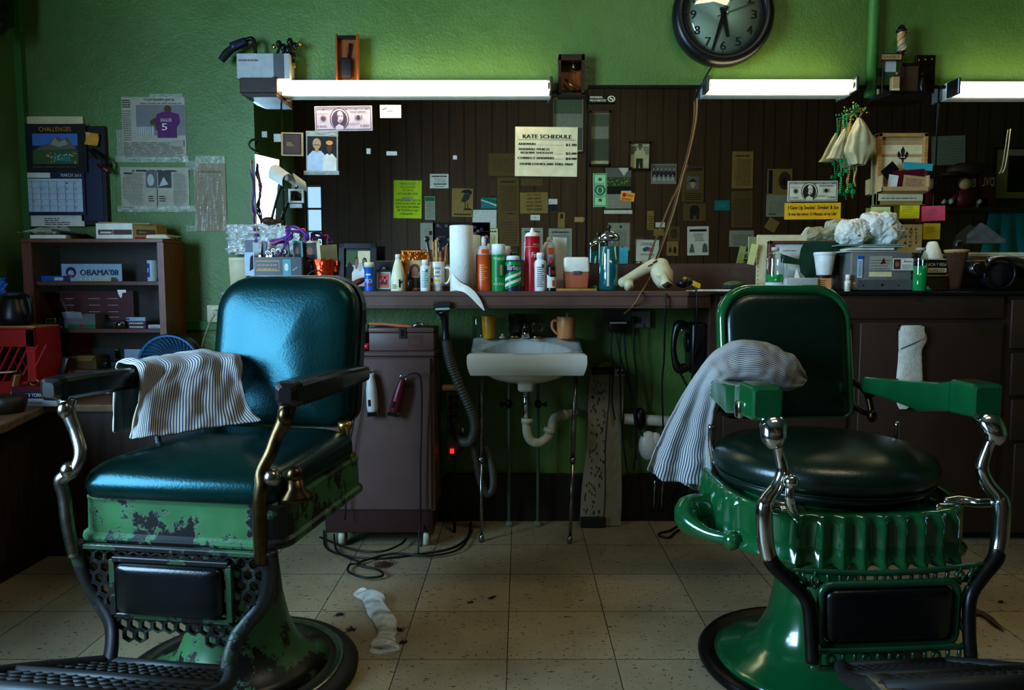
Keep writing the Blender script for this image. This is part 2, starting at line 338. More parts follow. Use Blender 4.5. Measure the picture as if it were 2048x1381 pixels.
# ---------------------------------------------------------------- flat printed things
class Fr:
    """a flat rectangle: o lower-left corner, r along its width, u along its height; u,v in 0..1"""
    def __init__(s, b, o, r, u, off=.0006):
        s.b, s.o, s.r, s.u = b, Vector(o), Vector(r), Vector(u); s.n = s.r.cross(s.u).normalized(); s.k = off
    def P(s, u, v, k=0.): return s.o + s.r * u + s.u * v + s.n * k
    def nxt(s): s.k += .00022; return s.k
    def rect(s, m, u0, v0, u1, v1):
        k = s.nxt(); s.b.m(m); s.b.add([s.P(u0, v0, k), s.P(u1, v0, k), s.P(u1, v1, k), s.P(u0, v1, k)], [(0, 1, 2, 3)]); return s
    def poly(s, m, pts):
        k = s.nxt(); s.b.m(m); s.b.add([s.P(a, b, k) for a, b in pts], [tuple(range(len(pts)))]); return s
    def oval(s, m, u, v, ru, rv, n=20):
        return s.poly(m, [(u + ru * math.cos(2 * PI * i / n), v + rv * math.sin(2 * PI * i / n)) for i in range(n)])
    def ring(s, m, u, v, ru, rv, w=.2, n=24):
        k = s.nxt(); s.b.m(m); vs = []
        for q in (1, 1 - w):
            vs += [s.P(u + ru * q * math.cos(2 * PI * i / n), v + rv * q * math.sin(2 * PI * i / n), k) for i in range(n)]
        s.b.add(vs, [(i, (i + 1) % n, n + (i + 1) % n, n + i) for i in range(n)]); return s
    def border(s, m, u0, v0, u1, v1, w, h=None):
        h = h or w
        s.rect(m, u0, v0, u1, v0 + h); s.k -= .00022; s.rect(m, u0, v1 - h, u1, v1); s.k -= .00022; s.rect(m, u0, v0 + h, u0 + w, v1 - h); s.k -= .00022; return s.rect(m, u1 - w, v0 + h, u1, v1 - h)
    def text(s, m, t, u0, v0, u1, v1, bold=0.):
        k = s.nxt(); s.b.m(m); v, f = textmesh(t)
        for d in ((0., 0.),) if not bold else ((0., 0.), (bold, 0.)):
            s.b.add([s.P(u0 + d[0] + a * (u1 - u0), v0 + c * (v1 - v0), k) for a, c in v], f); k += .0001
        return s
    def lines(s, m, u0, v0, u1, v1, n, fill=.42, rag=.35, words=True):
        k = s.nxt(); s.b.m(m); h = (v1 - v0) / n; rnd = random.Random(int(n * 97 + u0 * 1000))
        for i in range(n):
            y = v1 - (i + 1) * h; x = u0; e = u1 - (u1 - u0) * rnd.random() * rag
            while x < e:
                w = (u1 - u0) * (.08 + .16 * rnd.random()) if words else e - x
                w = min(w, e - x)
                s.b.add([s.P(x, y, k), s.P(x + w, y, k), s.P(x + w, y + h * fill, k), s.P(x, y + h * fill, k)], [(0, 1, 2, 3)]); x += w + (u1 - u0) * .03
        return s
def pxframe(b, x0, y0, x1, y1, Y, rot=0.):
    a = at(x0, y1, Y); c = at(x1, y0, Y); w = c.x - a.x; h = c.z - a.z
    cc = Vector(((a.x + c.x) / 2, Y, (a.z + c.z) / 2)); k, q = math.cos(math.radians(rot)), math.sin(math.radians(rot))
    r = Vector((k, 0, q)) * w; u = Vector((-q, 0, k)) * h
    return Fr(b, cc - r / 2 - u / 2, r, u)
def mframe(b, x0, y0, x1, y1, rot=0., gap=.004):
    """the same for a thing on the opposite wall, from where its reflection shows in the mirror"""
    Yv = 2 * YM - (YO + gap); a = at(x0, y1, Yv); c = at(x1, y0, Yv); w = c.x - a.x; h = c.z - a.z
    cc = Vector(((a.x + c.x) / 2, YO + gap, (a.z + c.z) / 2)); k, q = math.cos(math.radians(rot)), math.sin(math.radians(rot))
    r = Vector((-k, 0, q)) * w; u = Vector((q, 0, k)) * h
    return Fr(b, cc - r / 2 - u / 2, r, u)
def slab(f, m, th=.0012, curl=0., n=6, jag=0.):
    """the sheet itself: a thin solid, its corners lifting by curl"""
    b = f.b; b.m(m); vs = []; rnd = random.Random(int(f.o.x * 1000))
    for side in (0, 1):
        for i in range(n + 1):
            for j in range(n + 1):
                u, v = i / n, j / n; k = (0 if side else -th) + curl * (abs(u - .5) * 2) ** 3 * (abs(v - .5) * 2) ** 2
                du = dv = 0
                if jag and (i in (0, n) or j in (0, n)): du, dv = rnd.uniform(-jag, jag), rnd.uniform(-jag, jag)
                vs.append(f.P(u + du if not side else u + du, v + dv, k))
    q = n + 1; fs = []
    for i in range(n):
        for j in range(n):
            fs.append((q * q + i * q + j, q * q + (i + 1) * q + j, q * q + (i + 1) * q + j + 1, q * q + i * q + j + 1)); fs.append((i * q + j, i * q + j + 1, (i + 1) * q + j + 1, (i + 1) * q + j))
    rim = [(i, 0) for i in range(n)] + [(n, j) for j in range(n)] + [(i, n) for i in range(n, 0, -1)] + [(0, j) for j in range(n, 0, -1)]
    for a, c in zip(rim, rim[1:] + rim[:1]): fs.append((a[0] * q + a[1], c[0] * q + c[1], q * q + c[0] * q + c[1], q * q + a[0] * q + a[1]))
    b.add(vs, fs); return f
# ---------------------------------------------------------------- window pane: clear film with a surface reflection
def panemat(name, tint, refl):
    m = bpy.data.materials.new(name); m.use_nodes = True; t = m.node_tree; L = t.links
    for n in list(t.nodes): t.nodes.remove(n)
    o = nd(t, 'ShaderNodeOutputMaterial'); a = nd(t, 'ShaderNodeBsdfTransparent'); g = nd(t, 'ShaderNodeBsdfGlossy'); a.inputs[0].default_value = tint; g.inputs['Roughness'].default_value = .03
    lw = nd(t, 'ShaderNodeLayerWeight'); lw.inputs[0].default_value = .5; mx = nd(t, 'ShaderNodeMixShader')
    pw = nd(t, 'ShaderNodeMath', operation='POWER'); pw.inputs[1].default_value = 3.; L.new(lw.outputs['Facing'], pw.inputs[0])
    ad = nd(t, 'ShaderNodeMath', operation='MULTIPLY_ADD'); ad.inputs[1].default_value = .55; ad.inputs[2].default_value = (refl - 1) * .11; L.new(pw.outputs[0], ad.inputs[0])
    L.new(ad.outputs[0], mx.inputs[0]); L.new(a.outputs[0], mx.inputs[1]); L.new(g.outputs[0], mx.inputs[2]); L.new(mx.outputs[0], o.inputs[0]); M[name] = m
panemat('pane', (.96, .98, .97, 1), 1.5); panemat('case_pane', (.93, .95, .97, 1), 1.45); panemat('clear_glass', (.86, .92, .9, 1), 1.6); panemat('film', (.9, .92, .9, 1), 1.6)
# ---------------------------------------------------------------- the room
b = MB(); b.m('floor_tile').box(XL - .1, 5.3, YO - .1, D + .1, -.1, 0.); b.struct('floor')
b = MB(); b.m('ceil_paint').box(XL - .1, 5.3, YO - .1, D + .1, ZC, ZC + .1); b.struct('ceiling')
b = MB(); b.m('plaster_green').box(XL - .1, 5.3, D, D + .1, 0, ZC); b.struct('wall_back')
b = MB(); b.m('plaster_green').box(5.2, 5.3, YO, D, 0, ZC); b.struct('wall_right')
WY0, WY1, WZ0, WZ1 = .2, 1.50, .75, 2.10
b = MB(); b.m('plaster_green')
b.box(XL - .1, XL, YO, WY0, 0, ZC).box(XL - .1, XL, WY1, D, 0, ZC).box(XL - .1, XL, WY0, WY1, 0, WZ0).box(XL - .1, XL, WY0, WY1, WZ1, ZC); b.struct('wall_left')
VX0, VX1, VZ0, VZ1 = -2.06, -1.90, .5, 2.02
b = MB(); b.m('wall_panelling')
b.box(XL, VX0, YO - .1, YO, 0, ZC).box(VX1, 5.2, YO - .1, YO, 0, ZC).box(VX0, VX1, YO - .1, YO, 0, VZ0).box(VX0, VX1, YO - .1, YO, VZ1, ZC); b.struct('wall_front')
# the big shop window in the left wall, the narrow one by the corner of the opposite wall
b = MB(); b.m('pane').box(XL - .06, XL - .055, WY0, WY1, WZ0, WZ1); w = b.struct('window_1')
b = MB(); b.m('white_paint')
for y in (WY0, WY0 + .63, WY1 - .04): b.box(XL - .08, XL - .03, y, y + .04, WZ0, WZ1)
for z in (WZ0, 1.23, 1.66, WZ1 - .04): b.box(XL - .075, XL - .035, WY0, WY1, z, z + (.012 if WZ0 < z < 2 else .04))
b.struct('window_frame', w)
b = MB(); b.m('pane').box(VX0, VX1, YO - .06, YO - .055, VZ0, VZ1); w = b.struct('window_2')
b = MB(); b.m('window_black')
for x in (VX0, VX1 - .012): b.box(x, x + .012, YO - .075, YO - .03, VZ0, VZ1)
for k in range(8): z = VZ0 + (VZ1 - VZ0) * k / 7; b.box(VX0, VX1, YO - .07, YO - .04, z - .008, z + .008)
b.struct('window_frame', w)
# dark board along the foot of the back wall, wood strip in the left corner, green boxed pipe up the back wall
b = MB(); b.m('baseboard_dark').box(-.55, .75, D - .02, D, 0, .215, .004); b.struct('baseboard_back')
b = MB(); b.m('trim_green').box(XL, XL + .03, D - .03, D, .0, ZC); b.struct('trim_1')
a0 = at(1735, 190, D - .03)
b = MB(); b.m('trim_green').tube([(a0.x + .018, D - .022, 1.86), (a0.x + .018, D - .022, ZC)], .022, 16); b.struct('trim_2')
b = MB(); b.m('trim_green').box(XL + .03, -.95, D - .012, D, .855, .90, .003); b.struct('trim_3')   # low painted rail left of the counter
# mirrors
def mirror(name, label, x0, x1, zt=1.872, zb=1.15, ext=0.):
    X0, X1 = at(x0, 400, YM).x, at(x1, 400, YM).x
    e = E(name, label, 'mirror', ((X0 + X1) / 2, YM + .004, zb))
    b = MB(); b.m('mirror').box(X0, X1, YM, YM + .008, zb, zt); b.part('glass', e)
    b = MB(); b.m('gunmetal').box(X0, X1, YM - .008, YM + .012, zt, zt + .014, .002); b.part('top_rail', e)
    return e
mirror('wall_mirror', 'long wall mirror left of the seam, under the longest light', 569, 1171, zb=1.05)
mirror('wall_mirror', 'wall mirror in the middle, under the second light', 1175, 1866, 1.893)
mirror('wall_mirror', 'wall mirror at far right behind the stacked magazines', 1870, 2230, 1.893)
for px_ in (1173, 1868): q = at(px_, 400, YM); b = MB(); b.m('gunmetal').box(q.x - .004, q.x + .004, YM - .001, YM + .012, 1.15, 1.872, .001); b.thing('mirror_strip', 'thin metal strip covering the seam %s' % ('left of the green dollar bill' if px_ < 1500 else 'behind the pink sticky note'), 'strip')
X0, X1 = at(513, 400, YM).x, at(566, 400, YM).x
b = MB(); b.m('mirror').box(X0, X1, YM - .002, YM + .006, 1.05, 1.885); b.thing('mirror_strip', 'narrow upright mirror strip at the left end of the long mirror', 'mirror')
# ---------------------------------------------------------------- lights
def area(name, loc, rot, sx, sy, power, col):
    l = bpy.data.lights.new(name, 'AREA'); l.shape = 'RECTANGLE'; l.size = sx; l.size_y = sy; l.energy = power; l.color = col
    o = bpy.data.objects.new(name, l); C.objects.link(o); o.location = loc; o.rotation_euler = rot; return o
l_ = area('daylight_left', (XL - .15, (WY0 + WY1) / 2, 1.45), (0, -PI / 2 + .12, .38), 1.3, 1.3, 225, (.42, .69, 1.)); l_.data.spread = math.radians(160)
area('daylight_door', ((VX0 + VX1) / 2, YO - .2, 1.3), (PI / 2, 0, 0), .3, 1.6, 1.6, (.42, .68, 1.))
area('ceiling_light', (.9, 1.25, ZC - .05), (0, 0, 0), 1.2, .25, 19, (1., .86, .58))
w = bpy.data.worlds.new('room_air'); bpy.context.scene.world = w; w.use_nodes = True
bg = w.node_tree.nodes['Background']; bg.inputs[0].default_value = (.5, .72, 1., 1); bg.inputs[1].default_value = .8
# camera
cd = bpy.data.cameras.new('camera'); cam = bpy.data.objects.new('camera', cd); C.objects.link(cam)
cam.location = (0, 0, H); cam.rotation_euler = (PI / 2 - TH, 0, 0); cd.sensor_fit = 'HORIZONTAL'; cd.sensor_width = 36.
cd.lens = 36. * F / 2048.; cd.shift_x = (1024 - CX) / 2048.; cd.clip_start = .02
bpy.context.scene.camera = cam
S = bpy.context.scene
S.view_settings.view_transform = 'Standard'; S.view_settings.look = 'None'; S.view_settings.exposure = -.12; S.view_settings.gamma = .9
# ---------------------------------------------------------------- strip lights on the back wall
def strip(label, x0, x1, y0, y1, ext=None):
    a, c = at(x0, y1, D - .06), at(x1, y0, D - .06)
    if ext: c.x = a.x + ext
    zc = (a.z + c.z) / 2; hh = (c.z - a.z) / 2
    e = E('strip_light', label, 'light', ((a.x + c.x) / 2, D - .06, a.z), group='strip lights over the mirrors')
    b = MB(); b.m('white_paint').box(a.x - .005, c.x + .005, D - .05, D - .002, zc - hh * .95, zc + hh * .95, .004); b.part('housing', e)
    b = MB(); b.m('tube_glow').tube([(a.x + .014, D - .085, zc), (c.x - .014, D - .085, zc)], .0215, 20); b.part('lamp_tube', e)
    for s, x in ((1, a.x), (-1, c.x)):
        b = MB(); b.m('steel').box(x - .006, x + .006, D - .115, D - .03, zc - hh * .9, zc + hh * .9, .003)
        b.m('black').cyl((x + s * .002, D - .085, zc), (x + s * .014, D - .085, zc), .013, None, 14); b.part('lamp_holder', e)
    return e
strip('longest strip light, above the mirror at left', 556, 1101, 158, 192)
strip('short strip light below the wall clock', 1410, 1704, 157, 190)
strip('strip light at far right, cut off by the frame', 1903, 2100, 160, 196, .64)
# ---------------------------------------------------------------- barber chairs (local frame: front is -y)
def mirx(P): return [(-x, y, z) for x, y, z in P]
def rrect(w, h0, h1, r, n=6, rb=None):
    """outline in (x,z): half-width w, from h0 to h1, corner radius r on top, rb below"""
    rb = r if rb is None else rb; P = []
    for cx, cz, a0, q in ((w - r, h1 - r, 0, r), (-w + r, h1 - r, 90, r), (-w + rb, h0 + rb, 180, rb), (w - rb, h0 + rb, 270, rb)):
        for i in range(n + 1): a = math.radians(a0 + 90 * i / n); P.append((cx + q * math.cos(a), cz + q * math.sin(a)))
    return P
def pad(b, poly, cen, y0, dy, lean=0., z0=0., back=True, wave=0.):
    """upholstered pad over an outline in (x,z): crowned towards -y"""
    n = len(poly); vs = []; fs = []
    prof = [(1., 0.), (1.012, .28), (1., .5), (.96, .72), (.9, .83), (.82, .9), (.7, .945), (.58, .97), (.5, .98), (.42, .988), (.34, .994), (.26, .997), (.18, 1.), (.1, 1.), (0., 1.)]
    for s, k in prof:
        for x, z in poly:
            X, Z = cen[0] + (x - cen[0]) * s, cen[1] + (z - cen[1]) * s
            q = Vector((X * 1., 0, Z)); w = wave * (noise.noise(q * 5.5 + Vector((3.1, 0, 1.7))) + .25 * noise.noise(q * 12)) * k
            vs.append((X, y0 - dy * k + lean * (Z - z0) + w, Z))
    for i in range(len(prof) - 1):
        for j in range(n): fs.append((i * n + j, i * n + (j + 1) % n, (i + 1) * n + (j + 1) % n, (i + 1) * n + j))
    if back: fs.append(tuple(range(n)))
    b.add(vs, [f[::-1] for f in fs], True); return b
def lofty(b, secs, bev=.006):
    """arm made of rectangular sections along y: (y, xc, half width, z0, z1), edges rounded"""
    vs = []; fs = []; n = 12
    for y, xc, w, z0, z1 in secs:
        r = min(bev, w * .6)
        vs += [(xc + x, y, z) for x, z in rrect(w, z0, z1, r, 2)]
    for i in range(len(secs) - 1):
        for j in range(n): fs.append((i * n + j, i * n + (j + 1) % n, (i + 1) * n + (j + 1) % n, (i + 1) * n + j))
    fs += [tuple(range(n))[::-1], tuple((len(secs) - 1) * n + j for j in range(n))]
    b.add(vs, fs, False); return b
def hexes(b, test, y, r=.0165, w=.30, th=.008, zlo=.2, zhi=.47, xlo=-.3, xhi=.3):
    """cast honeycomb lattice in the x,z plane; y may be a function of z"""
    dx = r * 1.75; dz = r * 1.55; row = 0; z = zlo
    while z < zhi:
        x = xlo + (dx / 2 if row % 2 else 0)
        while x < xhi:
            if test(x, z):
                vs = []; fs = []; yy = y(z) if callable(y) else y
                for k in (0, 1):
                    for q in (1.04, 1 - w):
                        vs += [(x + r * q * math.cos(PI / 6 + PI / 3 * i), yy + (th if k else 0), z + r * q * math.sin(PI / 6 + PI / 3 * i)) for i in range(6)]
                for i in range(6):
                    j = (i + 1) % 6
                    fs += [(i, j, 6 + j, 6 + i), (12 + i, 18 + i, 18 + j, 12 + j), (6 + i, 6 + j, 18 + j, 18 + i), (i, 12 + i, 12 + j, j)]
                b.add(vs, fs)
            x += dx
        z += dz; row += 1
    return b
def footrest(e, m, w, y0, z0, y1, z1, cx=0., label=None):
    b = MB(); b.m(m); d = Vector((0, y1 - y0, z1 - z0)); L = d.length; ang = math.atan2(z1 - z0, y1 - y0)
    def P(x, t, k=0.): q = Vector((cx + x, y0, z0)) + d * t; return q + Vector((0, -d.z, d.y)).normalized() * -k
    b.tube([P(-w * .62, -.0), P(-w * .8, .25), P(-w, .6), P(-w, 1.)], .015, 8, 4); b.tube([P(w * .62, 0.), P(w * .8, .25), P(w, .6), P(w, 1.)], .015, 8, 4)
    for t in (.0, .5, 1.): b.tube([P(-w * (.62 + .38 * min(1, t * 1.6)), t), P(w * (.62 + .38 * min(1, t * 1.6)), t)], .012 if t < 1 else .018, 8)
    o = b.part('footrest', e, label, local=True)
    g = MB(); g.m(m); n = 10
    for i in range(n):
        t = .12 + .8 * i / (n - 1); ww = w * (.62 + .38 * min(1, t * 1.6))
        g.tube([P(-ww, t), P(ww, t)], .0055, 6)
    for i in range(15):
        x = -w * .9 + 1.8 * w * i / 14; g.tube([P(x * .72, .06), P(x, 1.)], .0055, 6)
    g.part('footrest_grille', o, local=True) if False else None
    q = bpy.data.objects.new('tread_grille', g.done('tread_grille', Vector((0, 0, 0)))); C.objects.link(q); q.parent = o
    return o
# ======== left chair: cracked green paint, black armrests
PHI1 = math.radians(-8)
A = E('barber_chair', 'old barber chair with chipped green box frame, square teal leather seat and black armrests', 'chair', (-.735, 1.885, 0), PHI1, 'antique barber chairs')
b = MB(); b.m('black_rubber').lathe([(.31, 0), (.312, .014), (.302, .026), (.285, .032)], (-.02, 0, 0), 56)
b.m('chrome_worn').lathe([(.274, .031), (.274, .0345), (.268, .036), (.264, .034)], (-.02, 0, 0), 56)
b.m('black_rubber').lathe([(.285, .031), (.23, .036), (.15, .042), (0, .043)], (-.02, 0, 0), 56); b.part('base', A, 'round black base plate with a thin bright ring', local=True)
b = MB(); b.m('worn_green').lathe([(.235, .036), (.19, .052), (.155, .085), (.132, .14), (.115, .22), (.105, .32), (.10, .46)], (-.02, 0, 0), 40); b.part('pedestal', A, 'flared green pedestal with chipped paint', local=True)
def plan(w, y0, y1, r, n=6):
    return [(x, z) for x, z in rrect(w, y0, y1, r, n)]
b = MB(); P = plan(.25, -.28, .235, .05); vs = []; fs = []; n = len(P)
for s, z in ((.94, .462), (1.03, .462), (1.035, .468), (1.03, .476), (1., .482), (.995, .552), (1.0, .560), (.985, .566), (.9, .566)):
    vs += [(x * s, -.0225 + (y + .0225) * s, z) for x, y in P]
for i in range(8):
    for j in range(n): fs.append((i * n + j, i * n + (j + 1) % n, (i + 1) * n + (j + 1) % n, (i + 1) * n + j))
fs += [tuple(range(n))[::-1], tuple(8 * n + j for j in range(n))]
b.m('worn_green').add(vs, fs, False); b.part('seat_box', A, 'chipped green seat box, black iron showing through', local=True)
# cushion
b = MB(); b.m('leather_green'); P = plan(.238, -.292, .21, .055, 8); n = len(P); vs = []; fs = []
prof = [(.95, .562), (1., .567), (1.02, .585), (1.015, .604), (.985, .620), (.92, .632), (.85, .64), (.75, .647), (.62, .654), (.5, .659), (.35, .664), (.2, .666), (0., .667)]
for s, z in prof:
    for x, y in P:
        q = Vector((x * s, -.041 + (y + .041) * s, z)); k = noise.noise(q * 9) * .011
        vs.append((q.x, q.y, q.z + (k if z > .6 else 0) + .012 * (q.y + .1) * (z > .6)))
for i in range(len(prof) - 1):
    for j in range(n): fs.append((i * n + j, i * n + (j + 1) % n, (i + 1) * n + (j + 1) % n, (i + 1) * n + j))
b.add(vs, fs, True); b.part('seat', A, 'square dark teal leather seat cushion', local=True)
b = MB(); b.m('leather_green'); poly = rrect(.215, .640, 1.075, .1, 7, .05); pad(b, poly, (0, .85), .30, .085, .2, .85, True, .011); b.part('backrest', A, 'tall rounded teal leather backrest', local=True)
b = MB(); b.m('black'); pr = rrect(.221, .640, 1.081, .105, 7, .05); vs = [(x, .299 + .2 * (z - .85), z) for x, z in pr] + [(x, .335 + .2 * (z - .85), z) for x, z in pr]; n = len(pr)
b.add(vs, [(j, (j + 1) % n, n + (j + 1) % n, n + j) for j in range(n)] + [tuple(range(n)), tuple(n + j for j in range(n))[::-1]]); b.part('back_shell', A, 'black shell round the back of the backrest', local=True)
for s in (-1, 1):
    b = MB(); b.m('black_wood'); x = -.275 if s < 0 else .283
    lofty(b, [(-.318, x, .014, .798, .832), (-.310, x, .026, .791, .840), (-.295, x, .031, .788, .843), (-.2, x, .030, .786, .843), (-.05, x - s * .004, .028, .783, .838), (.08, x - s * .01, .026, .782, .830), (.19, x - s * .018, .024, .782, .824), (.215, x - s * .02, .014, .788, .818)], .011)
    b.part('armrest', A, 'black wooden armrest', local=True)
    b = MB(); b.m('bronze' if s > 0 else 'chrome_worn')
    pts = [(.268, -.275, .79), (.262, -.28, .755), (.243, -.285, .715), (.236, -.295, .685), (.218, -.305, .645), (.222, -.312, .615), (.217, -.315, .575), (.217, -.316, .50), (.218, -.316, .442)]
    if s < 0: pts = [(-.262, -.275, .79), (-.262, -.28, .765), (-.240, -.285, .715), (-.222, -.295, .668), (-.232, -.305, .632), (-.262, -.31, .61), (-.255, -.31, .57), (-.245, -.315, .50), (-.232, -.316, .436)]
    b.tube(pts, [.021, .018, .014, .015, .014, .016, .016, .016, .015], 10, 5, flat=.75)
    b.ell((pts[0][0], -.285, .765), (.016, .018, .022), 10, 8); o = b.part('arm_support', A, 'curved metal support under the armrest', local=True)
    b = MB(); b.m('chrome_worn').ell((s * .243, -.305, .632), (.018, .02, .02), 12, 8); b.part('pivot_ball', A, 'round metal pivot', local=True)
    b = MB(); b.m('worn_iron').tube([(s * .232, -.308, .47), (s * .228, -.30, .40), (s * .205, -.295, .34), (s * .16, -.305, .285), (s * .145, -.32, .245), (s * .142, -.335, .205)], [.02, .019, .018, .018, .018, .02], 8, 4, flat=.6, up=(0, 1, 0)); b.part('leg_rail', A, 'curved iron rail down to the footrest', local=True)
    b = MB(); b.m('brass').lathe([(.028, .564), (.03, .57), (.016, .582), (.013, .61), (.015, .64), (.022, .655), (.018, .665)], (s * .215, .185, 0), 14); b.part('back_bracket', A, 'short brass bracket at the back', local=True)
b = MB(); b.m('bronze').lathe([(.04, .565), (.036, .575), (.02, .592), (.016, .615)], (.262, -.235, 0), 16); b.ell((.262, -.235, .622), .02, 12, 8); b.part('hinge_knob', A, 'bronze knob on a flared foot', local=True)
def inlat(x, z):
    hw = .222 - max(0, (.37 - z)) * .72
    return abs(x) < hw and not (abs(x) < .132 and .31 < z < .43) and z > .232 + max(0, .032 - (abs(x) / .14) ** 2 * .032)
b = MB(); b.m('worn_iron'); hexes(b, inlat, lambda z: -.30 - max(0, .40 - z) * .06, .0165, .28, .009, .230, .446)
b.m('worn_green_more').box(-.235, .235, -.312, -.296, .452, .464, .002)
for x in (-.14, .14): b.box(x - .008, x + .008, -.318, -.302, .305, .435, .002)
for z in (.305, .435): b.box(-.14, .14, -.318, -.302, z - .006, z + .006, .002)
b.part('leg_panel', A, 'openwork honeycomb iron panel below the seat', local=True)
b = MB(); b.m('leather_black'); pad(b, rrect(.126, .316, .428, .014, 3), (0, .372), -.31, .028); b.part('leg_pad', A, 'black leather leg pad', local=True)
footrest(A, 'black_rubber', .24, -.335, .205, -.66, .325, 0., 'dark iron footrest')
b = MB(); b.m('black').tube([(-.30, .10, .83), (-.305, .10, .76), (-.30, .09, .70)], [.013, .016, .02], 10, 3); b.ell((-.30, .09, .685), (.026, .026, .03), 12, 8); b.m('steel').tube([(-.30, .09, .66), (-.295, .09, .60), (-.27, .08, .52)], .009, 8, 3); b.part('recline_lever', A, 'black lever with a round knob', local=True)
# ======== right chair: green enamel, round seat
PHI2 = math.radians(4)
B = E('barber_chair', 'green enamel barber chair with round leather seat, fluted skirt and green armrests', 'chair', (.815, 1.94, 0), PHI2, 'antique barber chairs')
b = MB(); b.m('gunmetal').lathe([(.300, 0), (.312, .008), (.314, .02), (.304, .032), (.288, .034), (.278, .026)], (0, 0, 0), 56); b.part('base_ring', B, 'dark metal ring round the base', local=True)
b = MB(); b.m('green_enamel').lathe([(.282, .02), (.25, .034), (.2, .052), (.155, .085), (.128, .14), (.112, .22), (.104, .30), (.10, .42)], (0, 0, 0), 48); b.part('base', B, 'green enamel base flaring into the pedestal', local=True)
# skirt with flutes
b = MB(); b.m('green_enamel'); n = 420; vs = []; fs = []
def skr(t):
    c, s = math.cos(t), math.sin(t); e = 2 / 3.2
    x = .292 * math.copysign(abs(c) ** e, c); y = (.30 if s < 0 else .25) * math.copysign(abs(s) ** e, s)
    fl = 0.
    if y < -.18 and abs(x) < .205: fl = (1 - abs(math.sin(x * PI / .046)) ** 1.2) * .017
    if x < -.2 and -.16 < y < .2: fl = (1 - abs(math.sin(y * PI / .046)) ** 1.2) * .014
    q = Vector((x, y)); return q * (1 + fl / q.length), fl
_t = [2 * PI * i / 6000 for i in range(6001)]; _p = [skr(t)[0] for t in _t]; _a = [0.]
_b = []
for t in _t:
    c, s = math.cos(t), math.sin(t); _b.append(Vector((.292 * math.copysign(abs(c) ** .625, c), (.30 if s < 0 else .25) * math.copysign(abs(s) ** .625, s))))
for i in range(1, 6001): _a.append(_a[-1] + (_b[i] - _b[i - 1]).length)
_s = []; j = 0
for i in range(n):
    while _a[j] < _a[-1] * i / n: j += 1
    _s.append(_t[j])
prof = [(.86, .52, 0), (.985, .522, 0), (1.01, .515, .2), (1.0, .50, 1), (1.0, .45, 1), (1.0, .425, 1), (1.035, .415, .8), (1.03, .405, .6), (.98, .405, .3), (.6, .42, 0)]
for s, z, k in prof:
    for i in range(n):
        q, fl = skr(_s[i]); base = q * (1 - fl / q.length) if q.length else q; p = base + (q - base) * (k if k else 0)
        zz = z + (.035 * (base.y < .05) * 0) - (fl * .8 if z < .43 else 0) + (base.y + .3) * (-.05 if z < .45 else 0.02)
        vs.append((p.x * s, p.y * s, zz))
for i in range(len(prof) - 1):
    for j in range(n): fs.append((i * n + j, i * n + (j + 1) % n, (i + 1) * n + (j + 1) % n, (i + 1) * n + j))
fs.append(tuple(range(n)))
b.add(vs, [f[::-1] for f in fs], True); b.part('seat_skirt', B, 'fluted green enamel skirt under the seat', local=True)
b = MB(); b.m('green_enamel').tube([(-.26, .02, .44), (-.32, .02, .445), (-.365, .0, .44), (-.375, -.04, .425), (-.345, -.10, .415), (-.30, -.145, .415)], [.03, .034, .036, .028, .015, .013], 12, 5, flat=1.25); b.ell((-.297, -.15, .415), .024, 14, 10); b.part('pump_handle', B, 'green enamel pump handle with a ball end', local=True)
b = MB(); b.m('leather_dark').lathe([(.24, .515), (.262, .52), (.27, .534), (.272, .546)], (0, 0, 0), 56); b.lathe([(.272, .546), (.277, .5475), (.277, .5505), (.273, .552)], (0, 0, 0), 56)
b.lathe([(.273, .552), (.281, .566), (.284, .584), (.276, .604), (.25, .621), (.2, .634), (.13, .643), (.06, .647), (0, .648)], (0, 0, 0), 56); b.part('seat', B, 'round dark green leather seat cushion with a seam', local=True)
b = MB(); b.m('green_enamel'); po, pi_ = rrect(.205, .655, 1.052, .105, 8, .03), rrect(.182, .662, 1.026, .088, 8, .02); n = len(po); vs = []; fs = []
def lean(z): return .16 * (z - .85)
for P, y in ((pi_, .245), (pi_, .232), ([(x * .97 + y_ * 0, z) for x, z in rrect(.199, .66, 1.045, .1, 8, .03) for y_ in (0,)], .222), (po, .236), (po, .262), (rrect(.185, .67, 1.03, .09, 8, .03), .285)): vs += [(x, y + lean(z), z) for x, z in P]
for i in range(5):
    for j in range(n): fs.append((i * n + j, i * n + (j + 1) % n, (i + 1) * n + (j + 1) % n, (i + 1) * n + j))
fs += [tuple(5 * n + j for j in range(n))]
b.add(vs, [f[::-1] for f in fs], True); b.part('back_shell', B, 'green enamel shell framing the backrest', local=True)
b = MB(); b.m('leather_dark'); pad(b, rrect(.181, .66, 1.024, .088, 8, .02), (0, .84), .245, .034, .16, .85); b.part('backrest', B, 'dark green leather back pad', local=True)
